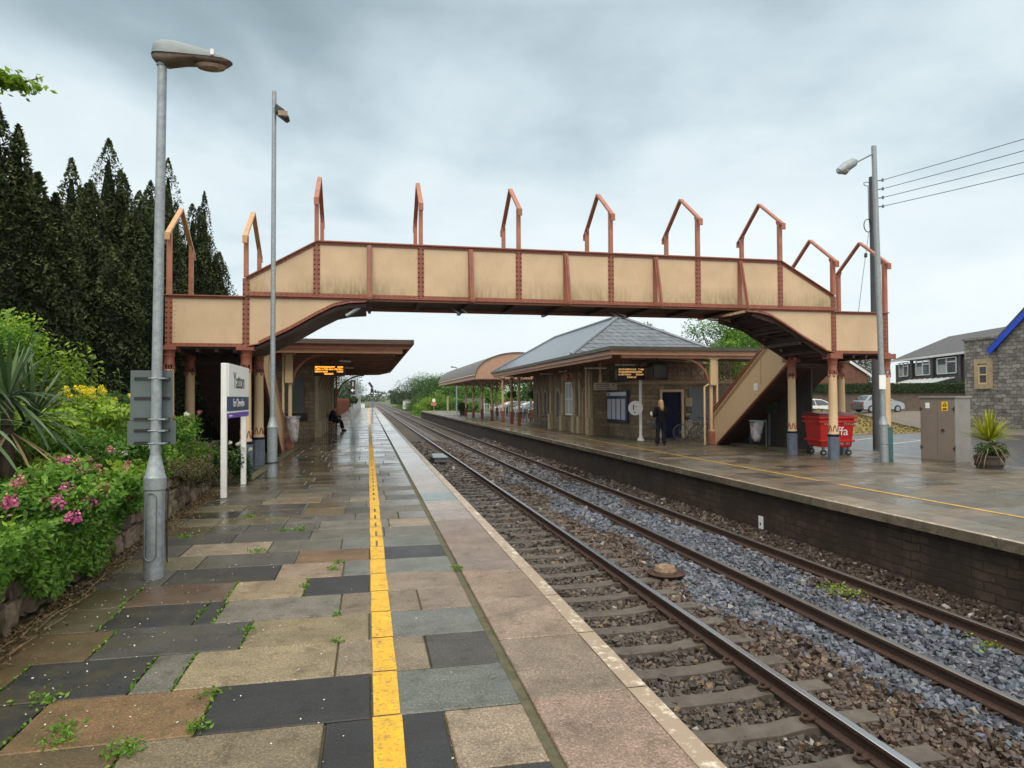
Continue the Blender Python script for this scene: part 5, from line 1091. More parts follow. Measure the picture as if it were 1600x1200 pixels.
# branch entering at the top left
br=thing('overhanging_branch',(-5.6,11.1,6.4),'bright green leafy branch tip hanging in over the tallest yew','tree')
g=np.random.default_rng(5); P=[];mb=MB()
pts=[(-6.2,11.1,6.45),(-5.25,11.1,6.42),(-4.93,11.1,6.36),(-4.67,11.1,6.47)]; mb.tube(pts,[.05,.03,.015,.004],5)
for a,b,k in ((pts[0],pts[1],600),(pts[1],pts[2],330),(pts[2],pts[3],40)): 
    t=g.random(k)[:,None]; P.append(np.array(a)*(1-t)+np.array(b)*t+g.normal(0,1,(k,3))*np.array([.05,.12,.05])+np.array([0,0,-.05]))
mb.build('limb',M['bark'],br); leaves('leaves',np.concatenate(P),.10,LM['lime'],br,g=g)
# garden bed
def gz(x,y): return .56+np.clip((-x-2.9)/1.2,0,1)*(.25+.62*np.clip((y-5)/4,0,1)*np.clip((15.5-y)/3,0,1))+.05*np.sin(y*1.3)
xs=np.concatenate([np.linspace(-16,-6,5),np.linspace(-5.5,-2.85,14)]); ys=np.linspace(-1,16.6,50); X,Y=np.meshgrid(xs,ys); Z=gz(X,Y); Z[:,-1]-=.3
wx=lambda y: -2.52-.045*max(0,y-4)   # wall face line
Xs=X.copy(); 
for j,yy in enumerate(ys): Xs[j,-1]=wx(yy)-.12; Xs[j,-2]=wx(yy)-.3
V=np.stack([Xs.ravel(),Y.ravel(),Z.ravel()],1); nx=len(xs); I=(np.arange(len(ys)-1)[:,None]*nx+np.arange(nx-1)[None,:]).ravel()
tag(npmesh('flower_bed_soil',V,np.stack([I,I+1,I+1+nx,I+nx],1),M['soil'],smooth=True),kind='structure')
# rubble retaining wall
gw=thing('rubble_wall',(-2.7,8,0),'low mossy rubble stone wall holding up the flower bed','wall')
g=np.random.default_rng(9); P=[];S=[];Cc_=[]
V=[];F=[];A=[]; yy=1.2
mbw=MB(); t=NT('mossy_rubble_stone'); a=t.n('ShaderNodeAttribute',attribute_name='col'); gg=t.geo(); f=t.noise(gg,9,7,.7); f2=t.noise(gg,3,4,.6)
c=t.mix(1.0,a.outputs['Color'],t.ramp(f,[(.3,.5),(.7,1.4)]),'MULTIPLY'); c=t.mix(t.ramp(f2,[(.5,0.0),(.62,.7)]),c,(.035,.045,.015)); t.setc(c); t.b.inputs['Roughness'].default_value=.8; t.bump(t.noise(gg,30,5,.7),.8,.01); M['rubble']=t.m
z=0.0
for rowi,(za,zb) in enumerate(((0,.22),(.22,.40),(.40,.54),(.54,.66))):
    yy=1.2
    while yy<13.8:
        ln=g.uniform(.10,.5); xx=wx(yy)-.10+g.uniform(-.04,.03); 
        n_=7; cx_,cy_,cz_=xx,yy+ln/2,(za+zb)/2+g.uniform(-.02,.02)
        for _ in range(1):
            # superellipsoid stone
            o=len(V); NU,NVv=14,8; 
            for i in range(NVv+1):
                ph=-math.pi/2+math.pi*i/NVv
                for k in range(NU):
                    th=2*math.pi*k/NU; f_=lambda v:math.copysign(abs(v)**.42,v); jx=g.uniform(.82,1.1)
                    V.append((cx_+.15*f_(math.cos(ph))*f_(math.cos(th))*jx-ORG[gw.name][0],cy_+ln*.5*f_(math.cos(ph))*f_(math.sin(th))*jx-8,cz_+(zb-za)*.51*f_(math.sin(ph))*jx))
            cc=np.array((.14,.105,.075))*g.uniform(.4,1.35)*(1,.97+g.uniform(-.04,.04),.95+g.uniform(-.08,.08))
            for i in range(NVv):
                for k in range(NU): F.append((o+i*NU+k,o+i*NU+(k+1)%NU,o+(i+1)*NU+(k+1)%NU,o+(i+1)*NU+k)); A.append((*cc,1))
        yy+=ln+.01
w_=npmesh('rubble_stones',np.array(V),np.array(F),M['rubble'],gw,attrs={'col':np.array(A)},smooth=False)
mb=MB()
ys_=np.linspace(1.2,13.8,10)
for a,b in zip(ys_[:-1],ys_[1:]): mb.prism([(wx(a)-.30,a,0),(wx(a)-.07,a,0),(wx(b)-.07,b,0),(wx(b)-.30,b,0)],(0,0,.60))
mb.build('wall_core',M['soil'],gw,smooth=False)
# kerb under the landing nearest the yews
mb=MB(); mb.prism([(-2.55,15.0,0),(-2.35,15.0,0),(-2.35,24.6,0),(-2.55,24.6,0)],(0,0,.035)); tag(mb.build('kerb_strip',M['mortar'],smooth=False,bevel=.01),kind='structure')
# ground cover leaf mass
def gcover(nm,n,x0,x1,y0,y1,size,m,h,seed,lumf=None):
    g=np.random.default_rng(seed); x=g.uniform(x0,x1,n); y=g.uniform(y0,y1,n); wl=-2.52-.045*np.maximum(0,y-4); k=x<wl+.05; x=x[k];y=y[k]
    hh=h*(.5+.5*np.sin(x*3.1+seed)*np.sin(y*2.3+seed*2)); z=gz(x,y)+g.random(len(x))*np.maximum(.06,hh)
    lum=np.clip(.35+.35*np.sin(x*5+y*3+seed)+g.normal(0,.1,len(x)),0,1)
    return leaves(nm,np.stack([x,y,z],1),size,m,None,g=g,lum=lum,kind='stuff',out=np.stack([np.zeros(len(x)),np.zeros(len(x)),np.full(len(x),.3)],1))
gcover('ground_cover_foliage',52000,-6.5,-2.5,2.2,14.5,.06,LM['spring'],.40,1)
g=np.random.default_rng(33); n=26000; y=g.uniform(3.2,9.4,n); x=-2.52-.045*np.maximum(0,y-4)+g.uniform(-.12,.21,n)*1.0; dn=.50+.14*np.sin(y*2.1)+.12*np.sin(y*5.3+1)-.16*(y>7.9); z=.74-g.random(n)**1.3*dn; leaves('wall_trailing_foliage',np.stack([x,y,z],1),.055,LM['spring'],None,g=g,kind='stuff',out=np.tile([.8,0,.1],(n,1)),val=(.1,.9))
gcover('ground_cover_foliage',26000,-6.5,-2.5,2.2,14.5,.055,LM['lime'],.34,4)
gcover('dry_bed_growth',9000,-6.0,-2.6,2.6,14.2,.06,LM['olive'],.5,7)
gcover('pale_blossom_specks',1500,-5.0,-2.55,4,14.2,.03,LM['palepink'],.62,9)
# individual plants
def mound(x,y,r,h,m,label,seed,n=2600,size=.055,fl=None,nf=8,fr=.045,name='flowering_plant',zb=None,group='plants in the flower bed',cat='plant',over=0,sub=None):
    zb=float(gz(np.array(x),np.array(y))) if zb is None else zb; p=thing(name,(x,y,zb),label,cat,group); g=np.random.default_rng(seed)
    cs=[((x+g.normal(0,r*.45)+over*.5*(i%2),y+g.normal(0,r*.5),zb+h*g.uniform(.3,.72)-over*.3*(i%2)),(r*g.uniform(.35,.6),h*g.uniform(.25,.42))) for i in range(9)]
    clumps('foliage',cs,n,size,m,p,seed,shell=.25)
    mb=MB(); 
    for c,_ in cs: mb.tube([(x,y,zb),((x+c[0])/2,(y+c[1])/2,zb+.6*(c[2]-zb)),c],[.008,.005,.003],4)
    mb.build('stems',M['bark'],p)
    if fl:
        for k in range(nf):
            c=cs[g.integers(0,9)][0]; q_=np.array([c[0]+g.normal(0,r*.35),c[1]+g.normal(0,r*.35),zb+h*g.uniform(.75,1.15)]) if not over else np.array([c[0]+g.uniform(0,.2),c[1]+g.normal(0,r*.35),c[2]+g.uniform(-.05,.2)])
            d=unit(g.normal(size=(90,3))); leaves('flower_head',q_+d*fr*g.uniform(.3,1,(90,1)),fr*.42,LM[fl] if not sub or k%3 else LM[sub],p,g=g,out=d,aspect=.9)
            mb=MB(); mb.tube([c,tuple(q_)],[.004,.003],4); mb.build('flower_stalk',M['bark'],p)
    return p
pl=[(-2.66,6.5,.40,.5,'spring','pink','bright green plant with magenta flower heads low over the wall foot, nearest the camera',9,.3),
(-2.72,7.5,.36,.55,'spring','pink','leafy plant spilling over the wall with magenta flower heads beside the nearest lamp post',7,.25),
(-2.95,6.9,.45,.55,'spring','palepink','valerian with a band of dusty pink flowers below the spiky plant',20,.1),
(-3.0,7.9,.40,.6,'lime','palepink','lime green plant with dusty pink flowers in the middle of the bed',16,.1),
(-2.85,8.6,.36,.5,'lime',None,'rounded lime green leafy plant against the nearest lamp post',0,.2),
(-3.9,10.3,.45,.5,'lime','yellow','plant with a cluster of bright yellow flowers beside the spiky plant',26,0),
(-3.9,11.7,.4,.4,'lime','yellow','second smaller patch of yellow flowers beyond the yellow cluster',4,0),
(-3.15,9.7,.45,.6,'spring','whitefl','green plant with white flower clusters behind the nearest lamp post',12,.1),
(-3.4,11.9,.4,.6,'spring','whitefl','green plant with white flowers behind the brown shrub',9,0),
(-3.5,13.4,.45,.55,'spring','palepink','green plant with faint red flowers in front of the landing nearest the yews',8,0),
(-4.3,12.6,.5,.5,'mid',None,'tall leafy green plant in front of the dark yews',0,0),
(-3.7,9.2,.5,.55,'lime',None,'yellow green feathery plant between the spiky plant and the yellow flowers',0,0),
(-3.4,8.5,.5,.5,'spring',None,'bright green leafy plant in the middle of the bed above the pink flowers',0,0),
(-2.72,14.5,.26,.75,'mid','whitefl','small rose bush with white blooms between the name sign posts',9,0)]
for i,(x,y,r,h,m,fl,lab,nf,ov) in enumerate(pl): mound(x,y,r,h,LM[m],lab,100+i,fl=fl,nf=nf,over=ov,zb=0 if y>14 else None,sub='palepink' if fl=='pink' else None,n=3600,size=.05+.012*(i%4),fr=.07 if fl=='pink' else .045)
mound(-3.0,11.0,.50,.50,LM['olive'],'brown leaved rounded shrub on the wall between the nearest lamp post and the name sign',140,n=9000,size=.035,name='brown_shrub',zb=.38,cat='shrub')
mound(-2.95,12.2,.42,.62,LM['olive'],'second brown leaved shrub on the wall beside the name sign',141,n=6000,size=.035,name='brown_shrub',zb=.2,cat='shrub')
mound(-5.0,10.8,.9,1.5,LM['lime'],'large yellow green shrub rising before the tallest yew',150,n=9000,size=.07,name='leafy_shrub',cat='shrub')
mound(-4.7,9.6,.7,1.35,LM['spring'],'tall green shrub with loose twiggy top behind the spiky plant',151,n=7000,size=.06,name='leafy_shrub',cat='shrub')
yc=thing('spiky_cordyline',(-3.4,7.4,.9),'grey green spiky plant with long sword leaves beside the tallest yew','plant'); 
for k,(dx,dy,dz) in enumerate(((0,0,1.72),(-.45,.2,1.95),(.05,.4,1.5),(-.2,-.2,1.45))): blades('sword_leaves',(-3.42+dx,7.45+dy,dz),62,.80,.045,LM['cord'],yc,el=(-25,80),droop=.45,seed=30+k)
mb=MB(); mb.tube([(-3.4,7.4,.6),(-3.42,7.45,1.72)],[.07,.05],8); mb.tube([(-3.4,7.4,.6),(-3.87,7.65,1.95)],[.06,.04],8); mb.build('trunk',M['bark'],yc)
blades('dead_leaves',(-3.38,7.4,1.4),22,.7,.03,LM['straw'],yc,el=(-75,-20),droop=.4,seed=40)
# tall stems
for i,(x,y,h) in enumerate(((-3.75,8.7,1.15),(-3.9,10.8,1.0),(-3.7,11.3,1.0),(-4.0,9.9,.95))):
    zb=float(gz(np.array(x),np.array(y))); p=thing('tall_stem_plant',(x,y,zb),['tallest single flower stem standing up before the dark yews','thin seed stem in the middle of the bed before the yews','thin seed stem just left of the sign backs','short leafy stem between the taller ones'][i],'plant','tall stems in the flower bed'); mb=MB(); mb.tube([(x,y,zb),(x+.03,y,zb+h*.5),(x,y,zb+h)],[.008,.006,.004],5); mb.build('stem',M['bark'],p)
    g=np.random.default_rng(i); t_=np.repeat(g.random(26),1); leaves('leaf_pairs',np.stack([x+g.normal(0,.035,26),y+g.normal(0,.035,26),zb+h*(.4+.6*t_)],1),.07,LM['mid'],p,g=g)
# fallen leaves along the wall foot, weeds in joints, petals
g=np.random.default_rng(77); n=3800; y=g.uniform(3,13.5,n); x=-2.52-.045*np.maximum(0,y-4)+.06+np.abs(g.normal(0,.11,n)); leaves('fallen_leaves',np.stack([x,y,g.uniform(.004,.03,n)],1),.032,LM['straw'],None,g=g,kind='stuff',up=1.2,val=(0,.55))
mb=MB()
for i in range(26): 
    y=g.uniform(4,8); x=wx(y)+.1+g.uniform(0,.2); a=g.uniform(-.9,.9); L_=g.uniform(.15,.6); mb.tube([(x,y,.02),(x+L_*.35*math.sin(a)*.5,y+L_*math.cos(a),.03)],.003,4)
tag(mb.build('dry_twigs',PM('dry_twig',(.2,.14,.08),rough=.8)),kind='stuff')
n=3000; y=g.uniform(2.8,14,n); x=g.uniform(-2.5,.7,n); k=g.random(n)<np.clip(.85-(x+2.5)*.33,.05,1); leaves('fallen_petals',np.stack([x,y,np.full(n,.006)],1)[k],.013,LM['petal'],None,g=g,kind='stuff',up=3,aspect=.8)
P=[]; 
for (wx_,wy,r,k) in ((-1.53,3.95,.04,50),(-1.15,3.62,.05,110),(-1.5,3.78,.05,70),(-.86,3.78,.035,60),(-.88,4.2,.04,40),(-1.78,4.33,.05,60),(-.86,5.3,.03,30),(-.2,4.9,.02,18),(-.56,6.4,.02,18),(-1.2,8.0,.05,60),(-.86,9.2,.05,70),(-1.05,9.2,.05,50),(-.35,7.0,.03,45),(-.3,7.25,.03,45),(.86,6.75,.03,40),(-1.7,10.4,.06,60),(-2.2,9.0,.07,80),(-.24,5.5,.02,18)):
    d=g.normal(size=(k,3)); P.append(np.array([wx_,wy,.018])+d*np.array([r,r,.008]))
for b in rows[:6]:
    for xj in b[2][1:-1]:
        if xj<-.5: k=30; P.append(np.stack([xj+g.normal(0,.008,k),g.uniform(b[0],b[1],k),g.uniform(0,.012,k)],1))
leaves('joint_weeds',np.concatenate(P),.03,LM['spring'],None,g=g,kind='stuff',val=(.2,.9))
P=[]
for (a,b,k) in ((6.62,8.55,420),(6.72,6.3,120),(7.2,12.5,60),(1.9,20,60)): P.append(np.array([a,b,-1.07])+g.normal(size=(k,3))*np.array([.10,.16,.025]))
leaves('track_weeds',np.concatenate(P),.045,LM['lime'],None,g=g,kind='stuff')
# planter
pt=thing('barrel_planter',(14.85,13.8,-.07),'half barrel planter with spiky yellow green plant beside the brown cabinet','planter')
mb=MB(); mb.lathe([(.27,0),(.31,.15),(.33,.33),(.30,.33),(.28,.26)],(14.85,13.8,-.07),18); mb.build('half_barrel',M['barrelwood'],pt)
mb=MB(); mb.lathe([(.305,.08),(.318,.08),(.322,.12),(.312,.12)],(14.85,13.8,-.07),18); mb.lathe([(.325,.25),(.338,.25),(.340,.29),(.330,.29)],(14.85,13.8,-.07),18); mb.build('iron_hoop',M['rubber'],pt)
blades('yellow_blades',(14.85,13.8,.58),240,.80,.034,LM['yellowblade'],pt,el=(18,88),droop=.25,seed=61)
blades('trailing_blades',(14.85,13.8,.5),60,.62,.022,LM['straw'],pt,el=(-40,15),droop=.6,seed=62,val=(.4,1))
clumps('underplanting',[((14.62,13.72,.42),(.2,.15)),((15.08,13.85,.42),(.24,.16)),((14.85,13.6,.36),(.2,.1)),((15.1,13.7,.3),(.16,.12))],1800,.05,LM['mid'],pt,63)
# hanging flower trough under stairs, hanging baskets
ft=thing('flower_trough',(13.6,21.2,1.2),'trailing plants with a white flower hung on the dark fence under the stairs','planter')
mb=MB(); mb.box(13.50,13.66,20.7,21.7,1.15,1.30); mb.build('trough',M['darkfence'],ft,smooth=False); clumps('foliage',[((13.5,20.8+.25*i,1.42-.05*(i%2)),(.22,.17)) for i in range(5)],2200,.05,LM['mid'],ft,64); 
d=unit(g.normal(size=(50,3))); leaves('white_flower',np.array([13.38,21.0,1.62])+d*.05,.03,LM['whitefl'],ft,g=g,out=d)
for i,(x,y,z) in enumerate(((10.0,47.2,2.0),(11.6,47.5,2.0))):
    hb=thing('hanging_basket',(x,y,z),['dark hanging basket left of the two before the parked cars','dark hanging basket right of the two before the parked cars'][i],'hanging basket','hanging baskets'); clumps('foliage',[((x,y,z),(.33,.28))],900,.09,LM['hedge'],hb,70+i); mb=MB(); mb.tube([(x,y,z),(x,y,3.4)],.01,4); mb.build('chain',M['black'],hb)
hb=thing('hanging_basket',(-1.15,57.6,1.6),'dark green hanging basket on the first distant lamp post','hanging basket','hanging baskets'); clumps('foliage',[((-1.15,57.6,1.65),(.36,.3))],900,.1,LM['hedge'],hb,75); mb=MB(); mb.tube([(-1.15,57.6,1.65),(-1.15,57.6,2.05)],.012,4); mb.build('chain',M['black'],hb)
lb=thing('potted_shrub',(10.2,74,z0),'round potted shrub on the opposite platform past the curved awning','plant'); clumps('foliage',[((10.2,74,.75),(.55,.55))],1500,.13,LM['hedge'],lb,78); mb=MB(); mb.lathe([(.3,0),(.38,.35)],(10.2,74,z0),10); mb.build('pot',M['barrelwood'],lb)
# trees: lineside and beyond
i=0
labs=['nearest bushy lineside tree beyond the opposite platform','second lineside tree beyond the opposite platform','third lineside tree, lighter green, past the platform end','fourth lineside tree past the platform end','fifth lineside tree, taller and rounder','sixth lineside tree, gaunt and thin topped','seventh lineside tree nearly at the vanishing point','dark lineside tree closing the row by the vanishing point']
for k,(x,y,h,w,m) in enumerate(((21,86,7.4,9,'spring'),(17.5,100,7.0,9,'spring'),(19,116,8.2,10,'mid'),(16.5,130,7.2,9,'spring'),(17.5,150,9.0,11,'mid'),(16,172,8.6,11,'mid'),(17,200,10.5,13,'mid'),(16,238,10.5,15,'hedge'))):
    tree(x,y,-1.3,h,w,labs[k],LM[m],200+k,n=9000,size=.34,group='lineside trees right of the tracks',nc=20,low=.06)
for k,(x,y,h,w,m,lab) in enumerate(((14.2,108,3.2,7,'spring','low bright bush by the end of the opposite platform'),(12.6,135,3.2,7,'lime','lower bush farther along the right side of the track'),(12.4,165,3.6,9,'mid','rounded bush before the white lineside hut'),(13.5,89,2.6,5,'spring','low bush behind the orange lineside sign'),(24,78,6.5,9,'mid','tree behind the parked cars, left of two'),(30,70,6.5,9,'spring','tree behind the parked cars, right of two'))):
    tree(x,y,-1.3 if x<20 else -.1,h,w,lab,LM[m],230+k,n=6500,size=.27,group='bushes and trees behind the opposite platform',nc=15,low=.05)
for k,(x,y,h,w,m,lab) in enumerate(((26.5,47,8.1,6.2,'spring','bright green tree rising above the long awning, beside the staircase near the red container'),(29.8,49.5,8.0,6.0,'spring','bright green tree merging into the tree above the long awning'),(20.5,47.5,7.3,3.4,'mid','dark tree top peeping over the hipped roof'),(31,58,7,7,'mid','round tree behind the footbridge landing over the red container'),(60,75,9.5,6,'olive','reddish brown tree behind the stone building'),(48,86,6,7,'mid','small distant tree left of the dark houses'))):
    tree(x,y,-.1,h,w,lab,LM[m],250+k,n=24000,size=.17,group='trees behind the slate roofed station building',nc=26,low=.2)
for k,(x,y,h,w,m,lab) in enumerate(((-6.5,66,8.5,7,'mid','rounded tree behind the red brown fence'),(-7,82,7,8,'hedge','darker tree farther along the red brown fence'),(-8,110,9,10,'mid','large tree beyond the distant lamp posts'),(-6.5,145,8,9,'hedge','tree beyond the end of the yellow lined platform'),(-5,190,8,10,'mid','farthest tree left of the signal'))):
    tree(x,y,-.8,h,w,lab,LM[m],270+k,n=8000,size=.24,group='trees left of the distant platform',nc=16,low=.1)
# far woods along the horizon
g=np.random.default_rng(90); P=[]
for (x0,x1,yy,h,k) in ((14,500,420,9,9000),(-400,-10,380,9,7000),(-600,700,900,16,11000)):
    x=g.uniform(x0,x1,k); top=h*(.6+.4*np.sin(x*.05)*np.sin(x*.013+1)+.15*np.sin(x*.21)); P.append(np.stack([x,yy+g.uniform(-8,8,k),-1.4+g.random(k)*top],1))
leaves('far_woodland',np.concatenate(P),4.0,LM['hedge'],None,g=g,kind='stuff',val=(.2,1))
g=np.random.default_rng(91); n=30000; x=np.concatenate([g.uniform(8.6,16,n//2),g.uniform(-4,.2,n//2)]); y=np.concatenate([g.uniform(103,260,n//2),g.uniform(140,260,n//2)]); leaves('lineside_undergrowth',np.stack([x,y,-1.4+g.random(n)*np.where(x>10,1.1,.5)],1),.22,LM['spring'],None,g=g,kind='stuff',val=(.0,.6))
g=np.random.default_rng(92); n=26000; x=g.uniform(-30,-3.4,n); y=g.uniform(14.5,30,n); k=(x<-4.8); leaves('churchyard_undergrowth',np.stack([x,y,g.random(n)*.8],1)[k],.12,LM['hedge'],None,g=g,kind='stuff',val=(0,.6))
# verge mound right
mb=MB(); NU=26; V=[];F=[]
for j in range(9):
    for i_ in range(NU+1):
        u=i_/NU*2-1; v=j/8*2-1; V.append((24.3+u*3.9,33.5+v*5,-.1+1.1*max(0,1-u*u)*max(0,1-v*v)))
for j in range(8):
    for i_ in range(NU): a=j*(NU+1)+i_; F.append((a,a+1,a+NU+2,a+NU+1))
tag(npmesh('grass_bank',np.array(V),np.array(F),PM('mossy_yellow_grass',(.26,.19,.05),(.15,.13,.045),scale=1.5,rough=.9,bump=.9,bscale=14),smooth=True),kind='structure')
g=np.random.default_rng(96); n=9000; u=g.uniform(-1,1,n); v=g.uniform(-1,1,n); z=-.1+1.1*np.maximum(0,1-u*u)*np.maximum(0,1-v*v)
leaves('bank_grass',np.stack([24.3+u*3.9,33.5+v*5,z+.03],1),.16,LM['olive'],None,g=g,kind='stuff',up=.1,aspect=.2,val=(.3,1))
# ------------------------------------------------------------------ fences, houses, cars
ff=thing('wooden_fence',(-3.1,50,0),'red brown vertical board fence running beside the yellow lined platform','fence')
y=46.5;k=0
mb=MB()
while y<112: mb.box(-3.1,-3.06,y,y+.13,0,1.75+.04*math.sin(k*1.7)); y+=.15; k+=1
mb.build('boards',M['redfence'],ff,smooth=False)
for y in np.arange(46.5,112,2.7): mb=MB(); mb.box(-3.04,-2.95,y,y+.1,0,1.8); mb.build('fence_post',M['redfence'],ff,smooth=False)
bp=thing('black_post',(-2.2,46,0),'thick black post just beyond the flat brown awning','post'); mb=MB(); mb.box(-2.3,-2.1,46,46.2,0,2.3); mb.build('shaft',M['black'],bp,smooth=False,bevel=.02); mb=MB(); mb.box(-2.33,-2.07,45.97,46.23,2.3,2.4); mb.build('cap',M['black'],bp,smooth=False)
pf=thing('pale_fence',(14.2,75,z0),'weathered pale close board fence behind the curved awning','fence'); mb=MB(); y=83.0
while y<103: mb.box(14.2,14.24,y,y+.13,z0,1.75+.05*math.sin(y*5)); y+=.15
mb.build('boards',M['palefence'],pf,smooth=False); mb=MB()
for y in np.arange(83,103,2.5): mb.box(14.12,14.2,y,y+.1,z0,1.85)
mb.build('posts',M['palefence'],pf,smooth=False)
rl=thing('railing',(13.9,71,z0),'pale metal railing between the awning and the parked cars','railing'); mb=MB(); mb.box(13.88,13.92,59,83,1.0,1.05); mb.box(13.88,13.92,59,83,.1,.14); mb.build('rails',M['white'],rl,smooth=False)
mb=MB()
for y in np.arange(59,83,1.6): mb.box(13.86,13.94,y,y+.08,z0,1.15)
mb.build('uprights',M['white'],rl,smooth=False)
def car(loc,rz,paint,label,grp='cars parked behind the opposite platform'):
    r=thing('parked_car',loc,label,'car',grp,rz)
    side=[(-2.0,.35),(-2.02,.62),(-1.92,.95),(-1.72,1.05),(-1.30,1.42),(-.6,1.50),(.1,1.46),(.55,1.30),(1.05,1.02),(1.65,.88),(1.95,.70),(2.0,.40),(1.9,.24),(-1.9,.24)]
    def xs_(z): return .82 if z<.95 else .82-.22*((z-.95)/.55)
    mb=MB(); n=len(side); V=[(x,-xs_(z),z) for x,z in side]+[(x,xs_(z),z) for x,z in side]; mb.add(V,[tuple(range(n-1,-1,-1)),tuple(range(n,2*n))]+[(i_,(i_+1)%n,n+(i_+1)%n,n+i_) for i_ in range(n)]); mb.build('body',paint,r,local=True,bevel=.04)
    for s in (-1,1):
        for w in ([(-1.45,1.05),(-1.18,1.36),(-.62,1.43),(-.60,1.0)],[(-.52,1.0),(-.54,1.43),(.08,1.40),(.5,1.22),(.72,1.02)]):
            mb=MB(); mb.prism([(x,s*(xs_(z)+.004),z) for x,z in w],(0,s*.012,0)); mb.build('side_window',M['carglass'],r,local=True,smooth=False)
        for x in (1.93,-1.97): mb=MB(); mb.box(x-.12,x+.05,s*.5-.13 if s<0 else s*.5-.05,s*.5+.05 if s<0 else s*.5+.13,.66,.80); mb.build('headlight' if x>0 else 'tail_light',M['signwhite'] if x>0 else M['brake'],r,local=True,smooth=False,bevel=.02)
        for x in (-1.25,1.25):
            mb=MB(); mb.tube([(x,s*.70,.31),(x,s*.85,.31)],.31,20); wl=mb.build('wheel',M['rubber'],r,local=True); mb=MB(); mb.tube([(x,s*.84,.31),(x,s*.86,.31)],.2,16); mb.build('rim',M['galv'],wl,local=True)
        mb=MB(); mb.box(.50,.66,s*.80 if s>0 else -1.0,1.0 if s>0 else -.80,.98,1.08); mb.build('door_mirror',paint,r,local=True,smooth=False,bevel=.02)
    mb=MB(); mb.prism([(.16,-.56,1.445),(.16,.56,1.445),(1.0,.72,1.045),(1.0,-.72,1.045)],(.008,0,.012)); mb.build('windscreen',M['carglass'],r,local=True,smooth=False)
    mb=MB(); mb.prism([(-1.34,-.56,1.40),(-1.34,.56,1.40),(-1.70,.70,1.07),(-1.70,-.70,1.07)],(-.01,0,.01)); mb.build('rear_window',M['carglass'],r,local=True,smooth=False)
    return r
car((42.9,50.5,zf(43)),R_(-2),M['carsilver'],'silver hatchback parked before the stone wall right of the footbridge')
car((33.5,46,zf(33.5)),R_(5),M['carwhite'],'pale car seen between the footbridge columns over the red container')
for k,(x,y,rz,pm,lab) in enumerate(((16.4,60.4,176,'carsilver','silver car closest to the stone building wall'),(16.6,63.2,3,'carblue','pale blue car, second from the stone building in the parked row'),(16.3,66.0,181,'carsilver','silver car, third from the stone building in the parked row'),(16.5,68.8,178,'carwhite','white car in the middle of the parked row behind the railing'),(16.4,71.6,2,'cardark','dark car beside the middle white car behind the railing'),(16.5,74.5,179,'carsilver','silver car past the dark car behind the railing'),(16.4,77.4,183,'carwhite','white car second from the pale fence'),(16.5,80.4,178,'carred','red car closest to the pale fence'),(22.5,62,90,'carwhite','white car in the second parked row'),(22.6,68,92,'carblue','blue car in the second parked row'))):
    car((x,y,z0-.02),R_(rz),M[pm],lab)
# stone building with blue bargeboard
sb=thing('stone_building',(35,27,-.1),'grey stone building with bright blue gable board across the forecourt','building')
mb=MB(); mb.prism([(32,18.6,-.2),(32,29.15,-.2),(32,29.15,4.35),(32,23.9,8.9),(32,18.6,4.35)],(9,0,0)); mb.build('stone_wall',M['greystone'],sb,smooth=False)
mb=MB(); mb.box(32.05,38,29.15,31.2,-.2,4.72); mb.build('wing_wall',M['greystone'],sb,smooth=False)
mb=MB(); mb.box(31.97,38.1,29.16,31.28,4.721,4.86); mb.build('wing_coping',M['greystone'],sb,smooth=False,bevel=.03)
for sg in (-1,1):
    ya,za,yb2,zb2=(29.55,4.02,23.9,8.98) if sg>0 else (18.2,4.02,23.9,8.98)
    mb=MB(); mb.bar((31.85,ya,za),(31.85,yb2,zb2),.07,.32); mb.build('bargeboard',M['blueboard'],sb,smooth=False)
    mb=MB(); mb.prism([(31.8,ya,za+.17),(31.8,yb2,zb2+.17),(31.8,yb2,zb2+.27),(31.8,ya,za+.27)],(9.3,0,0)); mb.build('roof',M['slate'],sb,smooth=False)
wn_=MB(); wn_.prism([(31.99,29.72,2.35),(31.99,30.28,2.35),(31.99,30.28,3.25),(31.99,30.18,3.38),(31.99,30.0,3.42),(31.99,29.82,3.38),(31.99,29.72,3.25)],(.04,0,0)); w_=wn_.build('window',M['glass'],sb,smooth=False)
mb=MB(); 
for a in ((29.72,29.79,2.35,3.35),(30.21,30.28,2.35,3.35),(29.79,30.21,2.35,2.43),(29.79,30.21,3.27,3.38),(29.79,30.21,2.82,2.89),): mb.box(31.95,31.988,*a)
mb.build('sash_frame',M['cream'],w_,smooth=False); mb=MB()
for a in ((29.5,29.719,2.1,3.7),(30.281,30.5,2.1,3.7),(29.719,30.281,3.43,3.7),(29.719,30.281,2.1,2.345)): mb.box(31.93,32.06,*a)
mb.build('stone_surround',M['dressed'],w_,smooth=False)
mb=MB(); mb.box(31.9,32.0,29.0,29.3,-.1,1.9); mb.build('buttress',M['greystone'],sb,smooth=False)
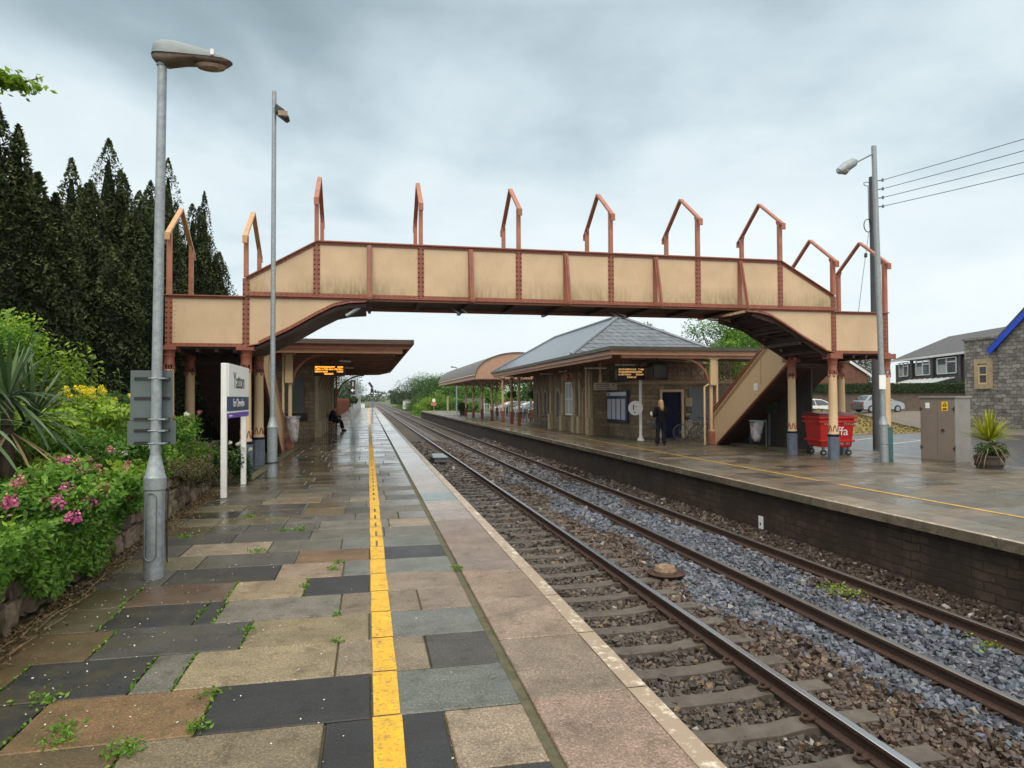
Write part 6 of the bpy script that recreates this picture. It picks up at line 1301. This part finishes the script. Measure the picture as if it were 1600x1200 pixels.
# row of houses
hs=thing('terraced_houses',(51,54,.3),'row of dark tile hung houses with white windows behind the hedge','house')
A0=Vector((53.2,60,0)); dx=Vector((49.1-53.2,47.8-60,0)).normalized(); dn_=Vector((-dx.y,dx.x,0)); dn_=dn_ if dn_.x>0 else -dn_
def hq(u,v,z): p=A0+dx*u+dn_*v; return (p.x*1.2,p.y*1.2,1.69+(z-1.69)*1.2)
LH=22; DHs=8.5; ze=5.45
mb=MB(); mb.prism([hq(0,0,.2),hq(LH,0,.2),hq(LH,DHs,.2),hq(0,DHs,.2)],(0,0,2.6)); mb.build('brick_wall',M['brick'],hs,smooth=False)
mb=MB(); mb.prism([hq(0.0,-.03,2.81),hq(LH,-.03,2.81),hq(LH,DHs,2.81),hq(0.0,DHs,2.81)],(0,0,ze-2.85)); mb.build('tile_hung_wall',M['tile'],hs,smooth=False)
mb=MB(); V=[hq(-.5,-.4,ze-.05),hq(LH,-.4,ze-.05),hq(LH,DHs+.4,ze-.05),hq(-.5,DHs+.4,ze-.05),hq(1.9,DHs/2,ze+2.25),hq(LH,DHs/2,ze+2.25)]; mb.add(V,[(0,1,5,4),(1,2,5),(2,3,4,5),(3,0,4),(0,3,2,1)]); mb.build('roof',M['tile'],hs,smooth=False)
mb=MB(); mb.bar(hq(-.5,-.43,ze-.1),hq(LH,-.43,ze-.1),.05,.22); mb.build('white_eaves_board',M['white'],hs,smooth=False)
for u0,u1 in ((1.0,2.9),(4.6,7.2),(8.6,11.8),(13.5,16.2)):
    mb=MB(); mb.prism([hq(u0,-.06,3.75),hq(u1,-.06,3.75),hq(u1,-.03,3.75),hq(u0,-.03,3.75)],(0,0,1.35)); wv=mb.build('window',M['glass'],hs,smooth=False)
    mb=MB()
    um=(u0+u1)/2
    for a,b in ((hq(u0,-.1,3.75),hq(u0,-.1,5.1)),(hq(u1,-.1,3.75),hq(u1,-.1,5.1)),(hq(um,-.1,3.75),hq(um,-.1,5.1)),(hq(u0,-.1,3.75),hq(u1,-.1,3.75)),(hq(u0,-.1,5.1),hq(u1,-.1,5.1)),(hq(um,-.1,4.75),hq(u1,-.1,4.75))): mb.bar(a,b,.10,.10)
    mb.build('window_frame',M['white'],wv,smooth=False)
    mb=MB(); mb.prism([hq(u0+.1,-.075,3.8),hq(um-.2,-.075,3.8),hq(um-.2,-.063,3.8),hq(u0+.1,-.063,3.8)],(0,0,.9)); mb.build('curtain',M['curtain'],wv,smooth=False)
for u in (3.9,7.9,12.6): mb=MB(); mb.bar(hq(u,-.2,.2),hq(u,-.2,ze-.2),.25,.3); mb.build('party_pier',M['tile'],hs,smooth=False)
cn=thing('conservatory',(50,52,.3),'low pale glass roofed lean-to before the dark houses','greenhouse')
mb=MB(); mb.prism([hq(4.5,-3.4,2.55),hq(12.5,-3.4,2.55),hq(12.5,-.6,3.3),hq(4.5,-.6,3.3)],(0,0,.04)); mb.build('glass_roof',PM('frosted_roof_sheet',(.45,.5,.52),(.36,.42,.45),scale=2,rough=.3,bump=0),cn,smooth=False)
mb=MB()
for k in range(9): mb.bar(hq(4.5+k,-3.4,2.62),hq(4.5+k,-.6,3.37),.07,.06)
mb.build('glazing_bars',M['white'],cn,smooth=False); mb=MB(); mb.prism([hq(4.6,-3.3,.2),hq(12.4,-3.3,.2),hq(12.4,-.7,.2),hq(4.6,-.7,.2)],(0,0,2.33)); mb.build('glazed_wall',M['glass'],cn,smooth=False)
bh=thing('brick_house',(34,48,.2),'red brick gable end behind the hedge between the columns','house')
SB=1.263; sbp=lambda x,y,z:(x*SB,y*SB,1.69+(z-1.69)*SB)
mb=MB(); mb.prism([sbp(25,47.5,.3),sbp(39.4,47.5,.3),sbp(39.4,47.5,3.55),sbp(32.2,47.5,7.6),sbp(25,47.5,3.55)],(0,9,0)); mb.build('brick_gable',M['brick'],bh,smooth=False)
for sg in (-1,1):
    xe=32.2+sg*7.5; mb=MB(); mb.bar(sbp(xe,47.35,3.42),sbp(32.2,47.35,7.68),.06,.26); mb.build('white_verge',M['white'],bh,smooth=False)
    mb=MB(); mb.prism([sbp(xe,47.3,3.54),sbp(32.2,47.3,7.80),sbp(32.2,47.3,7.9),sbp(xe,47.3,3.64)],(0,9.4,0)); mb.build('roof',M['tile'],bh,smooth=False)
# boundary wall and hedge
bw=thing('boundary_wall',(45,55,.4),'low brown stone wall below the hedge behind the silver hatchback','wall'); wa=Vector((34,56.7,0)); wb_=Vector((49.5,53,0)); wc=Vector((58,50.6,0))
mb=MB(); 
for a,b in ((wa,wb_),(wb_,wc)): mb.bar((a.x,a.y,1.25),(b.x,b.y,1.25),.35,1.9)
mb.build('stone_wall',PM('brown_rubble_wall',(.13,.10,.075),(.08,.065,.05),scale=3,rough=.85,bump=.9,bscale=9),bw,smooth=False)
g=np.random.default_rng(95)
hg=thing('clipped_hedge',(45,55,1.5),'long dark clipped hedge on top of the low brown wall','hedge'); P=[]
for a,b,k in ((wa,wb_,16000),(wb_,wc,14000)):
    t_=g.random(k)[:,None]; p_=np.array(a)*(1-t_)+np.array(b)*t_; n_=np.array([(b-a).normalized().y,-(b-a).normalized().x,0]); p_=p_+n_*g.uniform(-.55,.55,(k,1))+np.array([0,0,1.0])*g.uniform(2.05,2.95,(k,1)); P.append(p_)
leaves('foliage',np.concatenate(P),.16,LM['hedge'],hg,g=g,val=(.1,1)); mb=MB(); 
for a,b in ((wa,wb_),(wb_,wc)): mb.bar((a.x,a.y,2.5),(b.x,b.y,2.5),.8,.7)
mb.build('inner_twigs',PM('dark_hedge_core',(.02,.03,.012),rough=.9),hg,smooth=False)
# signal, lineside objects
sg=thing('railway_signal',(.9,152,-1.2),'black colour light signal at the end of the yellow lined platform','railway signal')
mb=MB(); mb.tube([(.9,152,-1.2),(.9,152,3.9)],.09,8); mb.build('post',M['galvdark'],sg); mb=MB(); mb.box(.55,1.2,151.7,152.1,2.6,4.1); mb.build('signal_head',M['black'],sg,smooth=False,bevel=.1); mb=MB(); mb.bar((.2,151.8,5.4),(1.0,151.8,4.2),.5,.5); mb.build('route_indicator',M['black'],sg,smooth=False); mb=MB(); mb.tube([(.88,151.68,3.0),(.88,151.66,3.0)],.16,12); mb.build('white_plate',M['signwhite'],sg)
hut=thing('lineside_cabinet',(9.6,180,-1.3),'small white lineside cabinet beyond the platform end','cabinet'); mb=MB(); mb.box(9.0,11.0,180,181,-1.3,1.2); mb.build('body',M['white'],hut,smooth=False,bevel=.03); mb=MB(); mb.prism([(8.9,179.9,1.2),(11.1,179.9,1.2),(10,179.9,1.6)],(0,1.2,0)); mb.build('lid',M['galv'],hut,smooth=False)
os_=thing('lineside_sign',(9.0,95,z0),'orange and white lineside warning sign on a thin post','sign'); mb=MB(); mb.tube([(9.0,95,z0),(9.0,95,1.2)],.05,6); mb.build('post',M['galv'],os_); mb=MB(); mb.box(8.65,9.35,94.93,94.97,.75,1.25); mb.build('orange_plate',PM('faded_orange_plate',(.55,.17,.08),rough=.6),os_,smooth=False); mb=MB(); mb.tube([(9,94.95,1.5),(9,94.9,1.5)],.25,14); mb.build('white_disc',M['signwhite'],os_)
ps=thing('concrete_post',(10.6,92,z0),'pale square concrete post near the end of the opposite platform','post'); mb=MB(); mb.box(10.5,10.72,92,92.2,z0,2.0); mb.build('shaft',M['dressed'],ps,smooth=False,bevel=.02); mb=MB(); mb.box(10.47,10.75,91.97,92.23,2.0,2.06); mb.build('cap',M['dressed'],ps,smooth=False)
lp=thing('street_lamp',(10.8,84,z0),'thin grey lamp post by itself beyond the curved awning','street lamp'); mb=MB(); mb.tube([(10.8,84,z0),(10.8,84,5.6)],[.09,.06],8); mb.build('pole',M['galv'],lp); mb=MB(); mb.tube([(10.8,84,5.6),(10.1,84,5.7)],[.05,.12],6); mb.build('lamp_head',M['galvdark'],lp)
gp=thing('grit_bin',(-1.1,133,0),'pale bin near the far end of the yellow lined platform','bin'); mb=MB(); mb.box(-1.4,-.6,133,133.7,0,.9); mb.build('body',M['white'],gp,smooth=False,bevel=.04); mb=MB(); mb.prism([(-1.45,132.95,.9),(-.55,132.95,.9),(-.55,133.75,.9),(-1.45,133.75,.9)],(0,0,.08)); mb.build('lid',M['galv'],gp,smooth=False,bevel=.02)
# track side box and pan
bx=thing('trackside_box',(2.95,30,-1.05),'grey metal box lying between the nearer rails','box'); mb=MB(); mb.prism([(2.75,29.2,-1.05),(3.35,29.2,-1.05),(3.35,30.6,-1.05),(2.75,30.6,-1.05)],(0,0,.20)); mb.build('body',M['galvdark'],bx,smooth=False,bevel=.03); mb=MB(); mb.prism([(2.72,29.15,-.849),(3.38,29.15,-.849),(3.3,30.65,-.80),(2.8,30.65,-.80)],(0,0,.04)); mb.build('lid',M['galv'],bx,smooth=False,bevel=.01)
pn=thing('drain_pan',(4.55,9.9,-1.08),'round rusty pan with a stone dome between the two tracks','pan'); mb=MB(); mb.lathe([(.0,.02),(.26,.02),(.30,.07),(.29,.08),(.25,.04),(.0,.04)],(4.55,9.9,-1.10),24); mb.build('dish',M['rail'],pn); mb=MB(); 
mb.lathe([(.17,.0),(.18,.04),(.15,.10),(.08,.13),(.0,.135)],(4.58,10.0,-1.06),16); mb.build('dome',PM('pale_rusty_lump',(.25,.18,.12),(.12,.075,.05),scale=9,rough=.8,bump=.6),pn)
wm_=thing('wall_marker',(7.75,12.5,-.8),'small white marker plate on the dark platform wall','marker'); mb=MB(); 
yy=12.3; mb.box(7.735,7.755,yy,yy+.14,-.95,-.70); mb.build('plate',M['signwhite'],wm_,smooth=False); mb=MB(); mb.box(7.73,7.734,yy+.05,yy+.09,-.88,-.83); mb.build('spot',M['black'],wm_,smooth=False)
# ------------------------------------------------------------------ people
def skinmesh(name,J,E,m,parent,lv=2,root=0):
    me=D.meshes.new(name); o=ORG[parent.name]; me.from_pydata([(x-o.x,y-o.y,z-o.z) for x,y,z,_ in J],E,[]); me.materials.append(m)
    ob=D.objects.new(name,me); link(ob,parent); ORG[ob.name]=o
    sk=ob.modifiers.new('skin','SKIN'); sk.use_smooth_shade=True
    if not me.skin_vertices: me.attributes  # layer is created by the modifier
    bpy.context.view_layer.objects.active=ob
    if not me.skin_vertices:
        import bmesh
        b=bmesh.new(); b.from_mesh(me); b.verts.layers.skin.verify(); b.to_mesh(me); b.free()
    sv=me.skin_vertices[0].data
    for i,j in enumerate(J):
        r=j[3]; sv[i].radius=(r,r) if not isinstance(r,tuple) else r; sv[i].use_root=(i==root)
    sb_=ob.modifiers.new('sub','SUBSURF'); sb_.levels=lv; sb_.render_levels=lv
    return ob
def hand(J,E,w,d,sidev,up):
    """adds palm and five fingers starting at wrist index w, along d"""
    W=Vector(J[w][:3]); d=Vector(d).normalized(); s=Vector(sidev).normalized(); u=Vector(up).normalized(); i0=len(J)
    p=W+d*.06; J.append((*p,.028)); E.append((w,i0))
    for k,(off,L_) in enumerate(((-.03,.062),(-.01,.075),(.01,.07),(.03,.055))):
        a=p+s*off+d*.03; b=a+d*L_*.5+u*.008; c=b+d*L_*.4+u*.03; n=len(J); J+=[(*a,.010),(*b,.009),(*c,.007)]; E+=[(i0,n),(n,n+1),(n+1,n+2)]
    a=W+d*.035-s*.035; b=a+d*.035-s*.02; n=len(J); J+=[(*a,.012),(*b,.009)]; E+=[(i0,n),(n,n+1)]
# standing woman seen from behind
wx0,wy0=10.5,23.2; wz=z0
wo=thing('person',(wx0,wy0,wz),'woman with long blonde hair in dark jacket and flared trousers, seen from behind','person')
def wp(dx,dy,z,r): return (wx0+dx,wy0+dy,wz+z,r)
J=[wp(0,0,.92,.09),wp(0,0,1.15,.09),wp(0,.0,1.36,.11),wp(0,0,1.46,.06),wp(0,.01,1.54,.055),wp(0,.015,1.62,.085),wp(0,.015,1.69,.07),
 wp(-.09,0,.84,.07),wp(-.11,.0,.48,.045),wp(-.14,-.01,.09,.038),wp(-.15,.12,.04,.035),
 wp(.09,0,.84,.07),wp(.11,.0,.48,.045),wp(.13,-.01,.09,.038),wp(.15,.12,.04,.035),
 wp(-.17,0,1.38,.055),wp(-.23,-.02,1.13,.042),wp(-.19,.18,1.10,.03),
 wp(.17,0,1.38,.055),wp(.24,.0,1.12,.042),wp(.14,.20,1.06,.03)]
E=[(0,1),(1,2),(2,3),(3,4),(4,5),(5,6),(0,7),(7,8),(8,9),(9,10),(0,11),(11,12),(12,13),(13,14),(2,15),(15,16),(16,17),(2,18),(18,19),(19,20)]
hand(J,E,17,(-.15,1,.25),(0,.2,1),(1,0,0)); hand(J,E,20,(-.6,.8,0),(0,0,1),(-1,0,0)); skinmesh('body',J,E,M['skin'],wo)
J=[wp(0,0,.76,.185),wp(0,0,.98,.175),wp(0,0,1.17,.16),wp(0,0,1.36,.175),wp(0,0,1.45,.10),wp(-.17,0,1.38,.085),wp(-.23,-.02,1.13,.075),wp(-.192,.16,1.10,.062),wp(.17,0,1.38,.085),wp(.24,0,1.12,.075),wp(.15,.18,1.063,.062)]
E=[(0,1),(1,2),(2,3),(3,4),(3,5),(5,6),(6,7),(3,8),(8,9),(9,10)]; skinmesh('jacket',J,E,M['darkcloth'],wo)
J=[wp(0,0,1.02,.155),wp(-.09,0,.82,.12),wp(-.11,0,.48,.07),wp(-.145,-.01,.06,.095),wp(.09,0,.82,.12),wp(.11,0,.48,.07),wp(.135,-.01,.06,.095)]
skinmesh('trousers',J,[(0,1),(1,2),(2,3),(0,4),(4,5),(5,6)],M['denim'],wo)
for s in (-1,1): skinmesh('shoe',[wp(s*.145,-.04,.035,.04),wp(s*.15,.15,.03,.035)],[(0,1)],M['black'],wo,1)
skinmesh('hair',[wp(0,-.015,1.70,.085),wp(0,-.035,1.62,.10),wp(0,-.065,1.50,.10),wp(.0,-.10,1.38,.09),wp(.02,-.12,1.28,.05)],[(0,1),(1,2),(2,3),(3,4)],M['hair'],wo)
J=[]
mb=MB(); 
for s in (-1,1): mb.lathe([(.004,0),(.012,.005),(.012,.01),(.004,.014)],(wx0+s*.03,wy0+.1,wz+1.62),8)
mb.lathe([(.004,0),(.013,.01),(.005,.03)],(wx0,wy0+.105,wz+1.585),8); mb.build('face_features',M['skin'],wo)
hbg=thing('handbag',(wx0-.30,wy0,wz+.75),'black handbag hanging from the woman arm','handbag'); mb=MB(); mb.prism([(wx0-.42,wy0-.06,wz+.62),(wx0-.16,wy0-.06,wz+.62),(wx0-.19,wy0-.06,wz+.84),(wx0-.39,wy0-.06,wz+.84)],(0,.12,0)); mb.build('bag_body',M['black'],hbg,smooth=False,bevel=.02); mb=MB(); mb.tube([(wx0-.36,wy0,wz+.84),(wx0-.32,wy0,wz+1.05),(wx0-.22,wy0,wz+1.06),(wx0-.20,wy0,wz+.84)],.008,6); mb.build('strap',M['black'],hbg)
pc=thing('paper_cup',(wx0-.25,wy0+.24,wz+1.14),'white paper cup held up in the left hand of the woman','cup'); mb=MB(); mb.lathe([(.03,0),(.04,.11),(.042,.115)],(wx0-.25,wy0+.26,wz+1.12),14); mb.build('cup',M['signwhite'],pc); mb=MB(); mb.lathe([(.044,0),(.04,.015)],(wx0-.25,wy0+.26,wz+1.236),14); mb.build('lid',M['white'],pc)
# seated man on the yellow lined platform bench
mx,my=-1.85,37.9
mo=thing('person',(mx,my,0),'man in dark coat sitting hunched on the yellow lined platform bench','person')
def mp(dx,dy,z,r): return (mx+dx,my+dy,z,r)
J=[mp(-.05,0,.55,.13),mp(-.07,0,.78,.13),mp(.0,0,1.0,.14),mp(.07,0,1.10,.06),mp(.13,0,1.17,.06),mp(.17,0,1.25,.085),mp(.18,0,1.32,.07),
 mp(.08,-.10,.53,.085),mp(.42,-.12,.52,.06),mp(.55,-.12,.09,.04),mp(.70,-.12,.05,.038),mp(.08,.10,.53,.085),mp(.42,.12,.52,.06),mp(.46,.12,.09,.04),mp(.60,.12,.05,.038),
 mp(.0,-.19,1.02,.055),mp(.08,-.24,.78,.042),mp(.32,-.16,.66,.03),mp(.0,.19,1.02,.055),mp(.08,.24,.78,.042),mp(.32,.14,.66,.03)]
E=[(0,1),(1,2),(2,3),(3,4),(4,5),(5,6),(0,7),(7,8),(8,9),(9,10),(0,11),(11,12),(12,13),(13,14),(2,15),(15,16),(16,17),(2,18),(18,19),(19,20)]
hand(J,E,17,(1,.3,-.3),(0,1,0),(0,0,-1)); hand(J,E,20,(1,-.3,-.3),(0,1,0),(0,0,-1)); skinmesh('body',J,E,M['skin'],mo)
J=[mp(-.05,0,.50,.20),mp(-.07,0,.76,.21),mp(0,0,.98,.21),mp(.06,0,1.10,.11),mp(0,-.19,1.02,.07),mp(.08,-.24,.78,.06),mp(.27,-.18,.68,.048),mp(0,.19,1.02,.11),mp(.08,.24,.78,.10),mp(.27,.16,.68,.075)]
skinmesh('coat',J,[(0,1),(1,2),(2,3),(2,4),(4,5),(5,6),(2,7),(7,8),(8,9)],M['greycloth'],mo)
skinmesh('trousers',[mp(-.02,0,.52,.16),mp(.08,-.10,.53,.13),mp(.42,-.12,.52,.105),mp(.54,-.12,.12,.085),mp(.08,.10,.53,.13),mp(.42,.12,.52,.105),mp(.46,.12,.12,.085)],[(0,1),(1,2),(2,3),(0,4),(4,5),(5,6)],M['darkcloth'],mo)
for yy,xx in ((-.12,.55),(.12,.46)): skinmesh('shoe',[mp(xx-.03,yy,.04,.045),mp(xx+.18,yy,.035,.04)],[(0,1)],M['black'],mo,1)
skinmesh('hair',[mp(.14,0,1.27,.11),mp(.17,0,1.34,.10)],[(0,1)],M['black'],mo)
mb=MB(); mb.lathe([(.003,0),(.014,.012),(.005,.03)],(mx+.265,my,1.235),8); mb.build('nose',M['skin'],mo)
hb2=thing('shoulder_bag',(mx+.35,my+.25,.5),'dark bag resting on the bench beside the seated man','bag'); mb=MB(); mb.box(mx+.05,mx+.42,my+.30,my+.48,.46,.82); mb.build('bag_body',M['black'],hb2,smooth=False,bevel=.05); mb=MB(); mb.tube([(mx+.1,my+.39,.8),(mx+.23,my+.39,.98),(mx+.37,my+.39,.8)],.012,6); mb.build('strap',M['black'],hb2)
# ------------------------------------------------------------------ air
hzm=D.materials.new('haze_air'); hzm.use_nodes=True; nt_=hzm.node_tree; nt_.nodes.remove(nt_.nodes['Principled BSDF']); pv=nt_.nodes.new('ShaderNodeVolumePrincipled'); pv.inputs['Density'].default_value=HAZE; pv.inputs['Color'].default_value=(.86,.93,1,1); nt_.links.new(pv.outputs[0],nt_.nodes['Material Output'].inputs['Volume'])
if HAZE>0:
    mb=MB(); mb.box(-2600,2600,-70,3300,-4,60); tag(mb.build('haze',hzm,smooth=False),kind='stuff')
# ------------------------------------------------------------------ camera, sky, light
cam=D.cameras.new('camera'); co=D.objects.new('camera',cam); link(co); bpy.context.scene.camera=co
cam.sensor_width=36; cam.lens=1058.5/1600*36; cam.clip_end=6000; cam.clip_start=.05
Rw=Matrix(((0.978145933425608,0,0.207919534731223),(-0.20786842594807384,0.022172632101127875,0.9779054616268273),(-0.004609817438494102,-0.9997541569734083,0.02168813494917395)))
rt=Vector((Rw[0][0],Rw[1][0],Rw[2][0])); dn=Vector((Rw[0][1],Rw[1][1],Rw[2][1])); fw=Vector((Rw[0][2],Rw[1][2],Rw[2][2]))
mw=Matrix.Identity(4)
for i in range(3): mw[i][0]=rt[i]; mw[i][1]=-dn[i]; mw[i][2]=-fw[i]
mw.translation=(0,0,1.69); co.matrix_world=mw
W=D.worlds.new('World'); bpy.context.scene.world=W; W.use_nodes=True; nt=W.node_tree; bg=nt.nodes['Background']
def wn(t,**k):
    x=nt.nodes.new(t)
    for a,b in k.items(): setattr(x,a,b)
    return x
L=nt.links.new
def wm(op,a,b=0.0,c=0.0,clamp=False):
    x=wn('ShaderNodeMath',operation=op,use_clamp=clamp)
    for s,v in zip(x.inputs,(a,b,c)):
        if isinstance(v,(int,float)): s.default_value=v
        else: L(v,s)
    return x.outputs[0]
def wmix(f,a,b,mode='MIX'):
    x=wn('ShaderNodeMix',data_type='RGBA',blend_type=mode)
    for s,v in ((x.inputs[0],f),(x.inputs[6],a),(x.inputs[7],b)):
        if isinstance(v,(int,float)): s.default_value=v
        elif isinstance(v,tuple): s.default_value=(*v,1)
        else: L(v,s)
    return x.outputs[2]
def wramp(f,st):
    x=wn('ShaderNodeValToRGB'); e=x.color_ramp.elements
    while len(e)<len(st): e.new(.5)
    for el,(p,c) in zip(e,st): el.position=p; el.color=(c,c,c,1) if isinstance(c,(int,float)) else (*c,1)
    L(f,x.inputs[0]); return x.outputs[0]
sky=wn('ShaderNodeTexSky',sky_type='NISHITA'); sky.sun_disc=False; SUN_EL,SUN_AZ=R_(48),R_(200)
sky.sun_elevation=SUN_EL; sky.sun_rotation=SUN_AZ
tc=wn('ShaderNodeTexCoord'); sp=wn('ShaderNodeSeparateXYZ'); L(tc.outputs['Generated'],sp.inputs[0])
zc=wm('MAXIMUM',sp.outputs[2],0.0); den=wm('ADD',zc,.22)
cb=wn('ShaderNodeCombineXYZ'); L(wm('DIVIDE',sp.outputs[0],den),cb.inputs[0]); L(wm('DIVIDE',sp.outputs[1],den),cb.inputs[1])
def wnoise(scale,detail,off=(0,0,0),rough=.55,dist=0):
    mp=wn('ShaderNodeMapping'); mp.inputs['Location'].default_value=off; L(cb.outputs[0],mp.inputs[0])
    x=wn('ShaderNodeTexNoise'); x.inputs['Scale'].default_value=scale; x.inputs['Detail'].default_value=detail; x.inputs['Roughness'].default_value=rough; x.inputs['Distortion'].default_value=dist; L(mp.outputs[0],x.inputs['Vector']); return x.outputs['Fac']
n1=wnoise(.85,7,(3.1,1.7,0),.5,.3); n2=wnoise(2.6,6,(7,2,0),.55)
cl=wm('ADD',wm('MULTIPLY',n1,.85),wm('MULTIPLY',n2,.30))
# the cloud deck is thick and dark in a broad bank ahead, thinner low down
bank=wramp(sp.outputs[2],[(.0,.02),(.18,.10),(.33,.02),(.44,-.0)])
v=wm('ADD',cl,wm('MULTIPLY',wramp(sp.outputs[2],[(.0,.47),(.12,.42),(.24,.34),(.34,.17),(.50,.0),(.62,.2),(.8,.4)]),1.0))
cloud=wramp(v,[(.40,(.20,.275,.31)),(.56,(.32,.415,.465)),(.68,(.50,.61,.67)),(.80,(.68,.78,.82)),(1.0,(.80,.87,.90))])
hz=wramp(sp.outputs[2],[(.0,1.0),(.05,.5),(.12,0.0)]); cloud=wmix(wm('MULTIPLY',hz,.5),cloud,(.62,.71,.76))
zen=wramp(sp.outputs[2],[(.55,(1,1,1)),(.8,(2.0,1.76,1.56)),(1.0,(2.5,2.18,1.9))]); cloud=wmix(1.0,cloud,zen,'MULTIPLY')
back=wramp(wm('MULTIPLY_ADD',sp.outputs[1],-.5,.5),[(.45,(1,1,1)),(.8,(2.0,1.75,1.55))]); cloud=wmix(1.0,cloud,back,'MULTIPLY')
skc=wmix(1.0,sky.outputs[0],(.08,.08,.08),'MULTIPLY'); fin=wmix(.06,cloud,skc)
L(fin,bg.inputs[0]); bg.inputs[1].default_value=1.03
sn=D.lights.new('sun','SUN'); sn.energy=1.1; sn.angle=R_(25); sn.color=(1,.94,.84); so=D.objects.new('sun',sn); link(so)
so.rotation_euler=Vector((math.sin(SUN_AZ)*math.cos(SUN_EL),math.cos(SUN_AZ)*math.cos(SUN_EL),math.sin(SUN_EL))).to_track_quat('Z','Y').to_euler()
sc=bpy.context.scene; sc.view_settings.view_transform='Standard'; sc.view_settings.look='None'; sc.view_settings.exposure=.2; sc.view_settings.gamma=1
sc.render.engine='CYCLES'; sc.cycles.max_bounces=6; sc.cycles.transparent_max_bounces=12; sc.cycles.use_denoising=True
